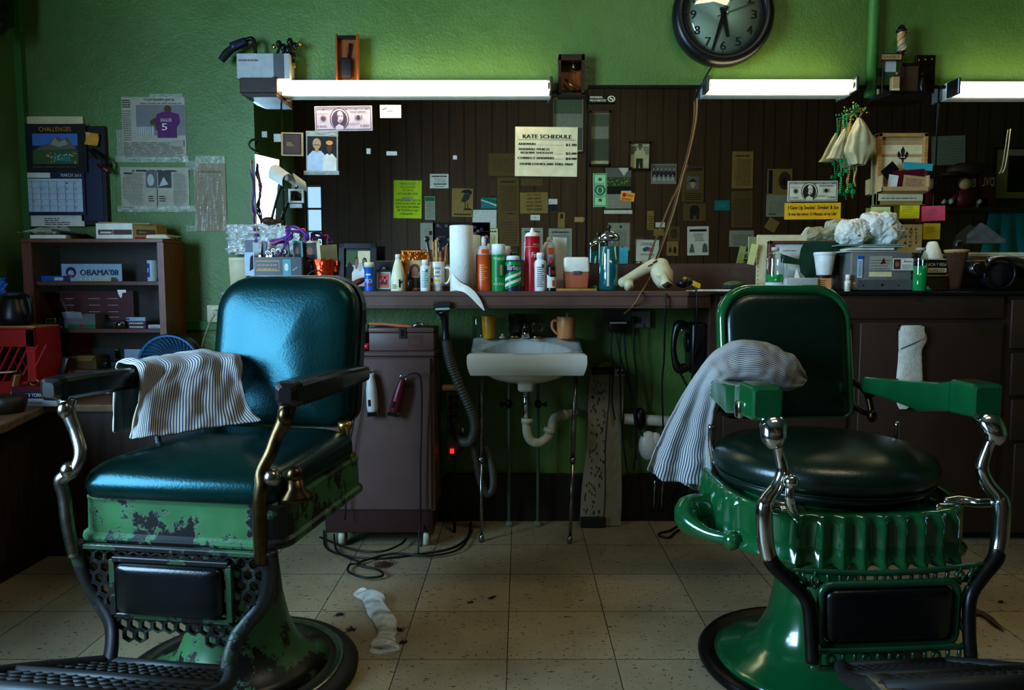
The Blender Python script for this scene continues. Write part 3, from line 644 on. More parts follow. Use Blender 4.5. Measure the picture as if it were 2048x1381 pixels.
for s in (-1, 1):
    b = MB(); b.m('green_enamel'); x = s * .262 - .012
    lofty(b, [(-.290, x, .030, .750, .812), (-.284, x, .036, .742, .820), (-.205, x, .035, .740, .822), (-.195, x, .032, .742, .816), (-.15, x - s * .004, .030, .734, .806), (-.08, x - s * .008, .030, .722, .800), (-.03, x - s * .012, .030, .728, .796), (.05, x - s * .018, .029, .735, .790), (.15, x - s * .026, .028, .738, .784), (.172, x - s * .028, .02, .742, .778)], .007)
    o = b.part('armrest', B, 'moulded green armrest', local=True)
    if s < 0:
        b = MB(); b.m('chrome').box(-.318, -.304, -.225, -.195, .735, .775, .004, 2); b.part('ashtray_slot', o, 'small chrome tab', local=True)
    b = MB(); b.m('chrome')
    top = [(s * .25, -.255, .742), (s * .258, -.285, .73), (s * .262, -.30, .705), (s * .256, -.30, .685)]
    b.tube(top, [.017, .024, .022, .014], 12, 4, flat=1.3, up=(1, 0, 0))
    b.tube([(s * .256, -.30, .70), (s * .247, -.295, .665), (s * .238, -.295, .625), (s * .252, -.297, .59), (s * .275, -.30, .562), (s * .283, -.305, .54), (s * .280, -.31, .47), (s * .272, -.315, .43)], [.012, .012, .015, .016, .017, .019, .019, .018], 12, 5); b.part('arm_support', B, 'curved chrome arm support', local=True)
    b = MB(); b.m('chrome').tube([(s * .276, -.30, .545), (s * .265, -.255, .530), (s * .235, -.225, .528), (s * .19, -.232, .526)], [.013, .014, .016, .013], 10, 4, flat=.8); b.box(s * .19 - .03, s * .19 + .03, -.255, -.215, .517, .528, .004, 2); b.part('seat_bracket', B, 'chrome bracket joining seat and arm', local=True)
    b = MB(); b.m('gunmetal').tube([(s * .274, -.313, .44), (s * .262, -.32, .415), (s * .222, -.33, .375), (s * .192, -.34, .335), (s * .186, -.35, .26), (s * .186, -.36, .205)], [.018, .018, .016, .0145, .0145, .0145], 10, 4); b.part('leg_rail', B, 'dark metal rail down to the footrest', local=True)
    b = MB(); b.m('bronze').tube([(s * .19, .255, .775), (s * .235, .235, .745), (s * .248, .215, .72), (s * .246, .20, .665), (s * .19, .235, .70)], .010, 8, 3); b.ell((s * .252, .195, .66), (.014, .014, .02), 10, 8); b.tube([(s * .245, .21, .72), (s * .24, .16, .74)], .012, 8); b.part('back_bracket', B, 'dark cast bracket between arm and backrest', local=True)
    b = MB(); b.m('chrome').tube([(s * .272, .10, .66), (s * .272, .10, .61), (s * .262, .10, .56), (s * .235, .10, .525)], .008, 8, 4); b.part('side_rod', B, 'thin bent chrome rod', local=True)
b = MB(); b.m('chrome').ell((-.236, -.335, .612), .017, 12, 8); b.tube([(-.236, -.33, .60), (-.236, -.33, .57), (-.222, -.32, .54), (-.20, -.29, .53)], [.009, .012, .012, .009], 10, 4); b.part('lock_lever', B, 'chrome lever with a ball end', local=True)
b = MB(); b.m('green_enamel_dark')
for z, hw in ((.405, .235), (.372, .19)): b.tube([(-hw, -.322, z), (0, -.335, z - .008), (hw, -.322, z)], .007, 8, 6)
rnd = random.Random(3)
for i in range(15):
    x = -.2 + .4 * i / 14
    if i % 3 == 1: b.tube([(x + .009 * math.cos(a * PI / 4), -.331, .384 + .011 * math.sin(a * PI / 4)) for a in range(8)], .004, 6, 0, True)
    else: b.tube([(x, -.33, .402), (x * .97, -.33, .366)], .0045, 6)
    if i % 3 == 1:
        for q in (-1, 1): b.tube([(x, -.331, .384 + q * .011), (x, -.331, .384 + q * .02)], .004, 6)
b.tube([(x, -.338, z) for x, z in rrect(.160, .232, .374, .022, 4)], .0095, 8, 0, True)
for z, hw in ((.226, .185), (.188, .185)): b.tube([(-hw, -.348, z), (0, -.352, z - (.012 if z < .2 else 0)), (hw, -.348, z)], .0075, 8, 6)
for i in range(13):
    x = -.165 + .33 * i / 12
    if i % 3 == 1: b.tube([(x + .009 * math.cos(a * PI / 4), -.35, .205 + .011 * math.sin(a * PI / 4)) for a in range(8)], .004, 6, 0, True)
    else: b.tube([(x, -.35, .225), (x, -.35, .186)], .0045, 6)
for s in (-1, 1):
    b.tube([(s * .19, -.335, .36), (s * .165, -.338, .30), (s * .188, -.345, .24)], .006, 8, 5)
    b.tube([(s * .23, -.325, .40), (s * .19, -.33, .38), (s * .215, -.328, .402)], .005, 6, 4)
b.part('leg_panel', B, 'green openwork panel below the skirt', local=True)
b = MB(); b.m('leather_black'); pad(b, rrect(.150, .242, .364, .02, 4), (0, .303), -.328, .03); b.part('leg_pad', B, 'dark leather leg pad', local=True)
footrest(B, 'black_rubber', .2, -.37, .2, -.66, .315, 0., 'dark iron footrest')
b = MB(); b.m('steel').box(-.215, -.17, -.70, -.62, .305, .325, .004, 2); b.part('footrest_tip', B, 'bare metal end of the footrest', local=True)
# ---------------------------------------------------------------- towels over the chair arms
def towel(name, label, ch, rows, nu, nv, wr, closed=False, seed=1, u1=1., v1=1.):
    R = [catmull(r, 10) for r in rows]
    k = Vector((ch.location)); rot = Matrix.Rotation(ch.rotation_euler.z, 3, 'Z')
    def fn(u, v):
        col = [r[min(int(v * (len(r) - 1) + .5), len(r) - 1)] for r in R]
        c = catmull(col, 10); x = u * (len(c) - 1); i = min(int(x), len(c) - 2); q = c[i].lerp(c[i + 1], x - i)
        w = noise.noise(Vector((u * 5 + seed, v * 6, 0))) * wr + noise.noise(Vector((u * 11, v * 14 + seed, 3))) * wr * .4
        return k + rot @ (q + Vector((w * .6, -w * .6, w * .6)))
    b = MB(); b.m('towel_stripe').sheet(fn, nu, nv)
    for i in b.uv: b.uv[i] = (b.uv[i][0] * v1, b.uv[i][1] * u1)
    o = b.thing(name, label, 'towel'); s = o.modifiers.new('thick', 'SOLIDIFY'); s.thickness = .004; s.offset = 0; return o
towel('striped_towel', 'blue and white striped towel draped over the black armrest onto the seat', A, [
 [(-.318, -.06, .67), (-.318, -.01, .665), (-.318, .06, .66), (-.318, .14, .66), (-.318, .20, .68)],
 [(-.320, -.05, .76), (-.322, .0, .76), (-.322, .07, .76), (-.322, .14, .76), (-.318, .20, .77)],
 [(-.315, -.045, .838), (-.318, .02, .838), (-.31, .09, .836), (-.30, .16, .832), (-.27, .215, .835)],
 [(-.275, -.055, .848), (-.272, .01, .855), (-.25, .09, .856), (-.20, .16, .862), (-.13, .205, .855)],
 [(-.235, -.065, .835), (-.215, .0, .838), (-.18, .07, .840), (-.13, .135, .848), (-.08, .165, .83)],
 [(-.222, -.085, .770), (-.195, -.06, .785), (-.15, .0, .79), (-.10, .075, .80), (-.055, .115, .785)],
 [(-.215, -.12, .715), (-.175, -.11, .72), (-.12, -.06, .73), (-.07, .02, .73), (-.01, .07, .72)],
 [(-.205, -.15, .675), (-.15, -.155, .68), (-.09, -.11, .685), (-.03, -.04, .688), (.045, .03, .692)]], 60, 40, .022, seed=4, u1=1.1, v1=.8)
def towel2():
    ch = B; k = Vector(ch.location); rot = Matrix.Rotation(ch.rotation_euler.z, 3, 'Z')
    # stations from the hanging hem, up over the arm, out to the knotted end: centre, half-width vector, thickness
    st_ = [((-.355, .09, .500), (.072, -.03, -.026), .022), ((-.345, .09, .56), (.062, -.03, -.022), .026), ((-.33, .08, .64), (.05, -.025, -.02), .026), ((-.315, .06, .72), (.034, -.02, -.02), .026),
           ((-.297, .03, .785), (.02, -.02, -.022), .028), ((-.268, .03, .825), (.006, -.02, -.036), .036), ((-.22, .04, .842), (-.004, -.02, -.046), .046), ((-.15, .05, .835), (-.006, -.016, -.05), .05),
           ((-.08, .055, .815), (-.004, -.01, -.046), .044), ((-.025, .06, .80), (0, -.004, -.026), .026), ((.0, .06, .795), (0, 0, -.004), .005)]
    st_ = [((s[0][0] + .018, s[0][1] + .075, 1.043 - (1.043 - s[0][2]) * 1.036), s[1], s[2]) for s in st_]
    cc = catmull([s[0] for s in st_], 8); ww = catmull([s[1] for s in st_], 8); tt = catmull([(s[2], 0, 0) for s in st_], 8); n = len(cc) - 1
    def fn(u, v):
        i = min(int(u * n + .001), n); a = 2 * PI * v
        T = (cc[min(i + 1, n)] - cc[max(i - 1, 0)]).normalized(); W = ww[i]; B_ = T.cross(W).normalized(); 
        hang = max(0, 1 - u * 2.2); pl = math.sin(a * 7 + 1) * (.010 * hang + .002) + math.sin(a * 3) * .004
        q = cc[i] + W * math.cos(a) * 1.18 + B_ * (math.sin(a) * tt[i].x * (1 - .45 * hang) + pl)
        q += Vector((0, 0, .012 * math.sin(a * 4) * hang * (1 if u < .12 else 0))) 
        w = noise.noise(q * 16) * .009 + noise.noise(q * 40) * .004
        return k + rot @ (q + Vector((w * .5, -w, w)))
    b = MB(); b.m('towel_stripe').sheet(fn, n, 96)
    for i in b.uv: b.uv[i] = (b.uv[i][0] * 1.15, b.uv[i][1] * 1.1)
    o = b.thing('striped_towel', 'blue and white striped towel twisted over the green armrest, tail hanging down', 'towel'); s = o.modifiers.new('thick', 'SOLIDIFY'); s.thickness = .004; s.offset = 0
towel2()
# ---------------------------------------------------------------- things on the back wall
YW = D - .0022       # paper lying on the plaster
YP = YM - .0022      # paper lying on the mirror
def sheetpx(name, label, cat, x0, y0, x1, y1, Y, m, draw=None, rot=0., th=.0012, curl=0., group=None, jag=0.):
    b = MB(); f = pxframe(b, x0, y0, x1, y1, Y, rot); slab(f, m, th, curl, 6, jag)
    if draw: draw(f)
    return b.thing(name, label, cat, group)
def sheetm(name, label, cat, x0, y0, x1, y1, m, draw=None, rot=0., th=.0012, group=None, gap=.004, jag=0.):
    b = MB(); f = mframe(b, x0, y0, x1, y1, rot, gap); slab(f, m, th, 0., 6, jag)
    if draw: draw(f)
    return b.thing(name, label, cat, group)
def crinkle(b, m, f, u0, v0, u1, v1, n=14, amp=.004, seed=1, k=.0015):
    """strip of clear tape or film, crinkled"""
    b.m(m); b.sheet(lambda u, v: f.P(u0 + (u1 - u0) * v + .0 * u, v0 + (v1 - v0) * u, k + amp * abs(noise.noise(Vector((u * 7 + seed, v * n * .8, seed))))), 6, n, False, False)
def figure(f, u, v, h, shirt, skin='skin', hair='ink', w=None):
    w = w or h * .5
    f.poly(shirt, [(u - w * .5, v), (u - w * .5, v + h * .45), (u - w * .22, v + h * .62), (u + w * .22, v + h * .62), (u + w * .5, v + h * .45), (u + w * .5, v)])
    f.rect(skin, u - w * .09, v + h * .58, u + w * .09, v + h * .7); f.oval(hair, u, v + h * .84, w * .22, h * .17); f.oval(skin, u, v + h * .81, w * .19, h * .145)
# calendar
b = MB(); f = pxframe(b, 58, 233, 165, 420, D - .012); slab(f, 'paper_cream', .008); 
e = E('wall_calendar', 'large wall calendar with a dark mountain picture and white month page', 'calendar', at(108, 452, D - .02))
b.part('backing', e)
b = MB(); f = pxframe(b, 52, 248, 171, 345, D - .026); slab(f, 'ink', .003, .004)
f.rect('navy', .13, .17, .86, .8).poly('sky_photo', [(.13, .55), (.86, .55), (.86, .8), (.13, .8)]); f.poly('ink_grey', [(.14, .45), (.3, .56), (.42, .62), (.5, .74), (.62, .68), (.7, .73), (.84, .48)]); f.poly('paper_grey', [(.42, .58), (.5, .72), (.56, .62), (.66, .69), (.7, .58), (.55, .52)])
f.rect('leaf_photo', .13, .17, .86, .46); f.poly('teal', [(.45, .24), (.74, .22), (.72, .38), (.48, .38)])
for i in range(26): r = random.Random(i); f.oval('gold_orange' if i % 3 else 'pale_yellow', r.uniform(.3, .84), r.uniform(.19, .4), .012, .016, 8)
f.text('gold_orange', 'CHALLENGES', .26, .84, .78, .93); f.lines('ink_grey', .14, .1, .84, .13, 1, .5, 0.)
b.part('picture_page', e)
b = MB(); f = pxframe(b, 47, 344, 168, 430, D - .028); slab(f, 'navy', .004); f.rect('paper_blue', .03, .07, .96, .84).rect('paper_white', .05, .86, .46, .98).text('paper_white', 'MARCH', .63, .885, .82, .96).text('paper_white', '2013', .85, .885, .95, .945)
for i in range(1, 7): f.rect('ink_grey', .03 + .93 * i / 7 - .002, .07, .03 + .93 * i / 7 + .002, .78)
for i in range(1, 6): f.rect('ink_grey', .03, .07 + .71 * i / 5 - .002, .96, .07 + .71 * i / 5 + .002)
for i in range(31): r, c = divmod(i + 5, 7); f.text('ink', str(i + 1), .05 + .93 * c / 7, .72 - .142 * r, .075 + .93 * c / 7, .75 - .142 * r) if r < 5 else None
b.part('month_page', e)
b = MB(); f = pxframe(b, 47, 431, 168, 453, D - .02); slab(f, 'paper_white', .006); f.lines('ink', .35, .15, .78, .85, 4, .4, .5); b.part('bottom_strip', e)
b = MB(); b.m('black'); a, c = at(150, 452, D - .02), at(209, 252, D - .02); b.box(a.x, c.x, D - .018, D - .002, a.z, c.z, .004); b.m('navy').box(a.x + .03, c.x - .02, D - .02, D - .018, a.z + .02, c.z - .14, .001)
b.thing('picture_board', 'tall dark board hanging behind the wall calendar', 'board')
sheetpx('sticky_note', 'yellow note stuck on the dark board beside the wall calendar', 'note', 172, 266, 197, 291, D - .03, 'mustard', None, -8, .001, .008)
e = E('hanging_glasses', 'pair of dark glasses with red ends hanging at the calendar edge', 'glasses', at(200, 345, D - .05)); b = MB(); b.m('black')
p0, p1, p2 = at(178, 298, D - .05), at(195, 318, D - .07), at(206, 336, D - .06); b.tube([p0, p1, p2], [.006, .005, .006], 8, 4); b.tube([p0 + Vector((.0, .025, .004)), p1 + Vector((.03, .03, .0)), p2 + Vector((.02, .03, .008))], [.005, .005, .006], 8, 4); b.part('temples', e)
b = MB(); b.m('maroon').obox(at(209, 337, D - .05), (.06, .03, .022), (0, .6, 0), .008, 2); b.part('lens_case', e, 'dark red glossy end')
# newspapers and their tape
def n1(f):
    f.lines('ink', .01, .83, .15, .97, 4, .5, .1); f.lines('ink_grey', .01, .3, .15, .8, 14, .4, .1); f.text('ink', "I'd just wouldn't give up", .36, .925, .84, .985); f.lines('ink_grey', .3, .885, .95, .905, 1, .8, 0)
    f.rect('grey', .23, .38, .99, .87).rect('light_grey', .23, .38, .5, .52); 
    for i in range(7): f.rect('grey_mid', .25 + i * .035, .38, .255 + i * .035, .52)
    f.poly('plum', [(.56, .34), (.57, .56), (.53, .62), (.56, .72), (.66, .76), (.8, .75), (.9, .72), (.92, .6), (.86, .5), (.86, .34)]); f.oval('skin_dark', .73, .80, .055, .06); f.poly('skin_dark', [(.44, .6), (.52, .66), (.56, .58), (.58, .46), (.54, .46), (.51, .56), (.47, .54)])
    f.text('paper_white', 'EAGLES', .62, .6, .79, .65); f.text('paper_white', '5', .63, .46, .72, .57); f.lines('ink_grey', .02, .03, .96, .28, 10, .35, .05); f.rect('paper_grey', .75, .2, .97, .3)
sheetpx('newspaper_clipping', 'newspaper page showing a player in a purple jersey, taped above the creased page', 'newspaper', 247, 194, 369, 318, YW, 'news', n1)
def n2(f):
    f.lines('ink', .03, .9, .97, .97, 1, .5, 0); f.lines('ink_grey', .03, .08, .34, .88, 26, .35, .12); f.lines('ink_grey', .77, .05, .97, .88, 26, .35, .12); f.rect('grey_mid', .37, .52, .53, .92).rect('charcoal', .55, .52, .74, .92); f.oval('light_grey', .44, .7, .05, .14); f.poly('light_grey', [(.56, .55), (.63, .78), (.7, .6)])
    f.lines('ink', .4, .2, .49, .36, 3, .4, .3); f.lines('ink', .56, .2, .66, .36, 3, .4, .3); f.rect('ink_grey', .525, .05, .535, .52); f.rect('ink', .05, .04, .18, .07); f.rect('ink', .05, .84, .18, .87)
sheetpx('newspaper_clipping', 'creased grey newspaper page with two portraits, below the purple jersey page', 'newspaper', 244, 335, 377, 420, YW, 'news', n2, -.5, .0012, .004)
b = MB(); f = pxframe(b, 393, 327, 450, 462, YW - .001); slab(f, 'news_brown', .0015); f.lines('ink', .08, .86, .9, .9, 1, .7, 0); f.lines('ink_grey', .1, .08, .92, .84, 26, .35, .15)
crinkle(b, 'sticky_film', f, -.02, 0, 1.02, 1., 24, .010, 3)
b.thing('newspaper_clipping', 'tall brown clipping in a shiny plastic sleeve, right of the newspapers', 'newspaper')
for i, (x0, y0, x1, y1, lab) in enumerate([(232, 312, 378, 325, 'crinkled clear tape along the foot of the purple jersey page'), (236, 412, 392, 424, 'crinkled clear tape under the creased newspaper'), (300, 188, 366, 196, 'short clear tape at the top of the purple jersey page'), (236, 260, 248, 322, 'upright clear tape left of the purple jersey page'), (372, 322, 394, 340, 'scrap of clear tape between the newspapers and the brown clipping'), (392, 312, 450, 327, 'clear tape above the brown plastic-sleeved clipping'), (374, 452, 394, 463, 'scrap of clear tape at the lower left of the brown clipping')]):
    b = MB(); f = pxframe(b, x0, y0, x1, y1, YW - .001); crinkle(b, 'tape', f, 0, 0, 1, 1, 26, .006, i * 3 + 1); b.thing('clear_tape', lab, 'tape', 'tape on the green wall')
# dark thing high in the left corner
e = E('wall_speaker', 'black speaker high on the left wall at the corner', 'speaker', (XL + .05, 2.98, 2.13)); b = MB(); b.m('black').box(XL + .002, XL + .085, 2.9, 3.08, 2.10, 2.30, .02, 2); b.m('black_matte').cyl((XL + .08, 2.99, 2.2), (XL + .092, 2.99, 2.2), .055); b.part('speaker_box', e); b = MB(); b.m('black').ell((XL + .05, 3.0, 2.09), (.045, .05, .035), 12, 8); b.part('mount', e)
# the wood shelf and what stands on it
p, q = at(476, 192, D - .14), at(722, 152, D - .14)
xm = at(553, 170, D - .12).x; b = MB(); b.m('dark_wood').box(p.x, xm, D - .12, D - .001, p.z + .016, q.z, .004); b.prism([(p.x, p.z + .016), (xm, p.z + .016), (xm, p.z), (p.x + .04, p.z)], 'y', D - .12, D - .001); b.box(xm - .002, q.x, D - .078, D - .001, q.z - .006, q.z, .002); SHZ = q.z; b.thing('wood_shelf', 'dark wooden wall ledge behind the left end of the longest light', 'shelf')
s0, s1 = at(474, 148, D - .10), at(578, 107, D - .10)
e = E('box', 'small white carton on the wooden ledge, grey band on its right', 'box', ((s0.x + s1.x) / 2, D - .07, SHZ)); w0, w1 = s0.x, s1.x; zt = s1.z
b = MB(); b.m('light_grey').box(w0, w1, D - .1, D - .098, SHZ, zt, .0005).box(w0, w1, D - .03, D - .028, SHZ, zt).box(w0, w0 + .002, D - .1, D - .03, SHZ, zt).box(w1 - .002, w1, D - .1, D - .03, SHZ, zt).box(w0, w1, D - .1, D - .03, SHZ, SHZ + .002)
f = Fr(b, (w0, D - .1, SHZ), (w1 - w0, 0, 0), (0, 0, zt - SHZ)); f.rect('grey_mid', .7, 0, .9, 1).lines('grey_mid', .04, .7, .42, .8, 1, .6, 0); b.part('carton', e)
def pistol(label, o, k, flip=1):
    e = E('hand_clipper', label, 'clipper', o); b = MB(); b.m('black_matte')
    P = lambda x, z: (o[0] + x * k * flip, o[1], o[2] + z * k)
    b.tube([P(-.085, -.05), P(-.06, -.02), P(-.035, .0), P(.0, .02), (P(.03, .035))], [.014, .017, .015, .017, .016], 10, 3); b.part('handle', e)
    b = MB(); b.m('navy').obox(P(-.005, .02), (.075 * k, .03, .035 * k), (0, -.35 * flip, 0), .008, 2); b.part('motor_body', e)
    b = MB(); b.m('gunmetal').tube([P(.02, .035), P(.055, .045), P(.065, .02), P(.068, -.02)], [.010, .009, .008, .007], 8, 3); b.part('blade_arm', e)
    b = MB(); b.m('brass').obox(P(.066, -.01), (.012, .008, .05 * k), (0, 0, 0), .002); b.part('blade_plate', e, 'brass plate'); return e
pistol('black pistol-shaped hand clipper poking out of the left of the white carton', (at(480, 95, D - .065).x, D - .065, at(480, 98, D - .065).z), .95)
e = E('wind_up_toy', 'cluster of black clipper parts with brass knobs at the right of the white carton', 'clipper', at(572, 148, D - .06))
b = MB(); b.m('black')
for x, y, r in ((558, 88, .012), (567, 95, .013), (580, 84, .013), (577, 100, .015), (590, 92, .012), (586, 112, .012)): b.ell(at(x, y, D - .06), (r, r, r * 1.3), 10, 8)
for x0, y0, x1, y1 in ((555, 108, 560, 85), (567, 108, 568, 90), (578, 80, 580, 112), (583, 112, 590, 130), (588, 90, 601, 88)): b.tube([at(x0, y0, D - .06), at(x1, y1, D - .065)], .006, 8)
b.part('body', e)
for x, y, r in ((548, 93, (.01, .005, .01)), (600, 88, (.009, .009, .009)), (589, 130, (.007, .007, .013))): b = MB(); b.m('brass').ell(at(x, y, D - .065), r, 10, 8); b.part('knob', e)
e.name = 'clipper_parts'
p, q = at(672, 152, D - .07), at(716, 68, D - .07)
e = E('wooden_rack', 'tall orange wooden box leaning on the wall, dark brush hung in it', 'rack', ((p.x + q.x) / 2, D - .05, SHZ)); cx = (p.x + q.x) / 2
b = MB(); b.m('wood_orange').box(cx - .042, cx + .042, D - .05, D - .04, SHZ, q.z, .001); b.box(cx - .047, cx - .040, D - .075, D - .04, SHZ, q.z).box(cx + .040, cx + .047, D - .075, D - .04, SHZ, q.z); b.m('black').box(cx - .04, cx + .04, D - .072, D - .05, q.z - .018, q.z - .006); b.part('case', e)
b = MB(); b.m('black_matte').obox((cx - .005, D - .062, SHZ + .055), (.05, .02, .085), (0, 0, 0), .01, 2); b.tube([(cx + .003, D - .06, SHZ + .1), (cx + .012, D - .06, SHZ + .155)], .006, 8); b.part('brush', e, 'dark oval brush')
# box frame standing on the long mirror
p, q = at(1117, 190, D - .05), at(1169, 110, D - .05); e = E('shadow_box', 'small dark wooden shadow box on top of the mirror, right of the longest light', 'box', ((p.x + q.x) / 2, D - .03, p.z))
b = MB(); b.m('dark_wood').box(p.x, p.x + .01, D - .06, D - .002, p.z, q.z).box(q.x - .012, q.x, D - .06, D - .002, p.z, q.z).box(p.x, q.x, D - .06, D - .002, q.z - .024, q.z).box(p.x, q.x, D - .06, D - .002, p.z, p.z + .006); b.m('wood_orange').box(p.x, q.x, D - .006, D - .002, p.z, q.z); b.part('case', e)
b = MB(); b.m('brass').tube([(p.x + .03, D - .03, p.z + .07), (q.x - .03, D - .035, p.z + .02)], .005, 8); b.part('old_razor', e)
b = MB(); b.m('bronze').ell((q.x - .035, D - .02, p.z + .13), (.02, .01, .022), 10, 8).ell((p.x + .035, D - .02, p.z + .15), (.016, .01, .02), 10, 8); b.part('old_tools', e, 'small old brass tools')
b = MB(); f = pxframe(b, 1177, 190, 1232, 206, YM - .011); slab(f, 'black', .002); f.text('paper_cream', 'SMOKING', .05, .56, .5, .84, .008).text('paper_cream', 'PROHIBITED', .05, .16, .64, .44, .006).oval('paper_cream', .83, .5, .14, .4).oval('black', .83, .5, .10, .28).poly('paper_cream', [(.75, .68), (.78, .76), (.92, .32), (.88, .24)]).rect('paper_cream', .77, .46, .9, .54); b.thing('sign', 'small black smoking prohibited sign on the mirror top rail', 'sign')
# clock
cc = at(1446, 30, D - .045); e = E('wall_clock', 'large round wall clock with thick black rim', 'clock', cc); R = .213
b = MB(); b.m('black').lathe([(R * .86, -.045), (R * .97, -.04), (R, -.01), (R * .99, .018), (R * .93, .034), (R * .82, .036), (R * .785, .026), (R * .775, .012)], cc, 64, 'y', cap=False); b.part('rim', e)
b = MB(); b.m('clock_face').lathe([(R * .79, -.02), (R * .79, .006), (0, .006)], cc, 64, 'y'); f = Fr(b, cc + Vector((-R, -.0062, -R)), (2 * R, 0, 0), (0, 0, 2 * R))
for k in range(1, 13):
    a = PI / 2 - k * PI / 6; u, v = .5 + .30 * math.cos(a), .5 + .30 * math.sin(a); w = .028 if k < 10 else .045; f.text('ink', str(k), u - w, v - .042, u + w, v + .042, .006); f.k -= .0003
for k in range(60):
    a = k * PI / 30; r0, r1 = (.352, .375) if k % 5 == 0 else (.362, .372); t = .004 if k % 5 == 0 else .0018; c, s = math.cos(a), math.sin(a)
    f.poly('ink', [(.5 + r0 * c - t * s, .5 + r0 * s + t * c), (.5 + r0 * c + t * s, .5 + r0 * s - t * c), (.5 + r1 * c + t * s, .5 + r1 * s - t * c), (.5 + r1 * c - t * s, .5 + r1 * s + t * c)]); f.k -= .0002
f.lines('ink_grey', .42, .63, .58, .65, 1, .7, 0); b.part('dial', e, 'cream dial with black numerals')
def hand(name, deg, L, w0, w1, tail, y):
    b = MB(); b.m('ink'); a = math.radians(90 - deg); c, s = math.cos(a), math.sin(a)
    P = lambda r, t: (cc.x + r * c - t * s, cc.z + r * s + t * c)
    b.prism([P(-tail, w0), P(-tail, -w0), P(0, -w0), P(L, -w1), P(L, w1), P(0, w0)], 'y', cc.y - y, cc.y - y - .0012); b.part(name, e)
hand('hour_hand', 168, .095, .011, .006, .03, .0085); hand('minute_hand', 197, .155, .009, .004, .035, .0105); hand('second_hand', 70, .14, .0015, .001, .03, .0125)
b = MB(); b.m('ink').cyl(cc + Vector((0, -.006, 0)), cc + Vector((0, -.016, 0)), .011); b.part('hub', e)
b = MB(); b.m('clear_glass').lathe([(R * .78, .016), (R * .6, .026), (R * .3, .033), (0, .035)], cc, 48, 'y'); b.part('cover_glass', e)
# figurine shelf
p, q = at(1757, 190, D - .1), at(1872, 183, D - .1)
b = MB(); b.m('black_wood').prism([(p.x, D - .002), (q.x, D - .002), (q.x - .02, D - .1), (p.x + .04, D - .12)], 'z', p.z - .004, q.z, .002); FZ = q.z; b.thing('corner_shelf', 'small dark shelf above the middle mirror, holding the barber scene', 'shelf')
e = E('barber_scene', 'miniature barbershop sculpture in dark metal with a striped pole', 'sculpture', (at(1815, 185, D - .06).x, D - .06, FZ))
def pb(x0, y0, x1, y1, ya, yb, m, bev=.001): a, c = at(x0, y1, ya), at(x1, y0, ya); b.m(m).box(a.x, c.x, ya, yb, max(a.z, FZ), c.z, bev)
b = MB(); pb(1830, 110, 1872, 186, D - .03, D - .015, 'bronze'); 
for i in range(3): b.m('tan').ell(at(1838 + 13 * i, 120 - i, D - .031), .003, 8, 6)
b.part('back_plate', e); b = MB(); pb(1762, 106, 1806, 121, D - .075, D - .06, 'dark_wood'); f = pxframe(b, 1764, 109, 1803, 119, D - .0755); f.rect('tan', 0, 0, 1, 1).text('brown', 'BARBER', .06, .15, .94, .85); pb(1764, 121, 1768, 186, D - .07, D - .06, 'dark_wood'); pb(1798, 121, 1806, 186, D - .07, D - .06, 'dark_wood'); b.part('sign_board', e)
b = MB(); pb(1770, 122, 1793, 144, D - .062, D - .058, 'light_grey'); b.part('mirror', e); b = MB(); pb(1784, 153, 1801, 178, D - .085, D - .06, 'tan', .003); b.m('skin').ell(at(1794, 147, D - .07), .007, 8, 6); pb(1785, 176, 1800, 186, D - .085, D - .06, 'paper_cream'); b.part('customer', e, 'tiny seated figure in a pale cape'); b = MB(); b.m('black').tube([at(1845, 184, D - .07), at(1843, 168, D - .07), at(1846, 155, D - .07)], [.012, .012, .006], 8, 3); b.ell(at(1845, 148, D - .07), .006, 8, 6); b.part('barber', e, 'tiny dark standing figure')
b = MB(); pb(1806, 128, 1838, 186, D - .05, D - .035, 'brown'); pb(1803, 126, 1840, 131, D - .056, D - .034, 'black'); b.part('cupboard', e)
c0, c1 = at(1803, 104, D - .06), at(1803, 64, D - .06); b = MB(); b.m('tan').cyl(c0, c1, .0165); 
for k in range(3):
    b.m(('wood_orange', 'teal', 'paper_cream')[k]).tube([(c0.x + .0172 * math.cos(t * .5 + k * 2.1), D - .06 + .0172 * math.sin(t * .5 + k * 2.1), c0.z + (c1.z - c0.z) * t / 13) for t in range(14)], .0026, 6)
b.m('black').lathe([(.012, -.006), (.022, 0), (.022, .006), (.015, .012), (.014, .02), (.006, .028), (0, .03)], c1, 16).lathe([(.006, -.016), (.02, -.006), (.02, 0)], c0, 16); b.part('pole', e, 'striped barber pole')
# loose cable from the clock and light
b = MB(); b.m('cable').tube([at(1424, 132, D - .01), at(1408, 160, D - .02), at(1398, 180, D - .03), at(1394, 196, D - .04)], .004, 6, 5); b.m('cord_tan').tube([at(1394, 196, D - .04), at(1392, 240, YM - .02), at(1380, 300, YM - .02), at(1366, 352, YM - .02), at(1352, 410, YM - .02), at(1336, 460, YM - .02), at(1322, 500, YM - .02), at(1308, 540, YM - .05), at(1290, 573, 2.98), at(1282, 586, 2.838), at(1268, 610, 2.838), at(1248, 628, 2.95)], .0035, 6, 5); b.m('cord_tan').tube([at(1376, 330, YM - .015), at(1358, 372, YM - .015), at(1340, 410, YM - .015), at(1326, 445, YM - .015), at(1312, 480, YM - .015), at(1300, 520, YM - .02)], .0022, 6, 5); b.thing('light_cable', 'tan twisted cord hanging from the short light down over the counter', 'cord')
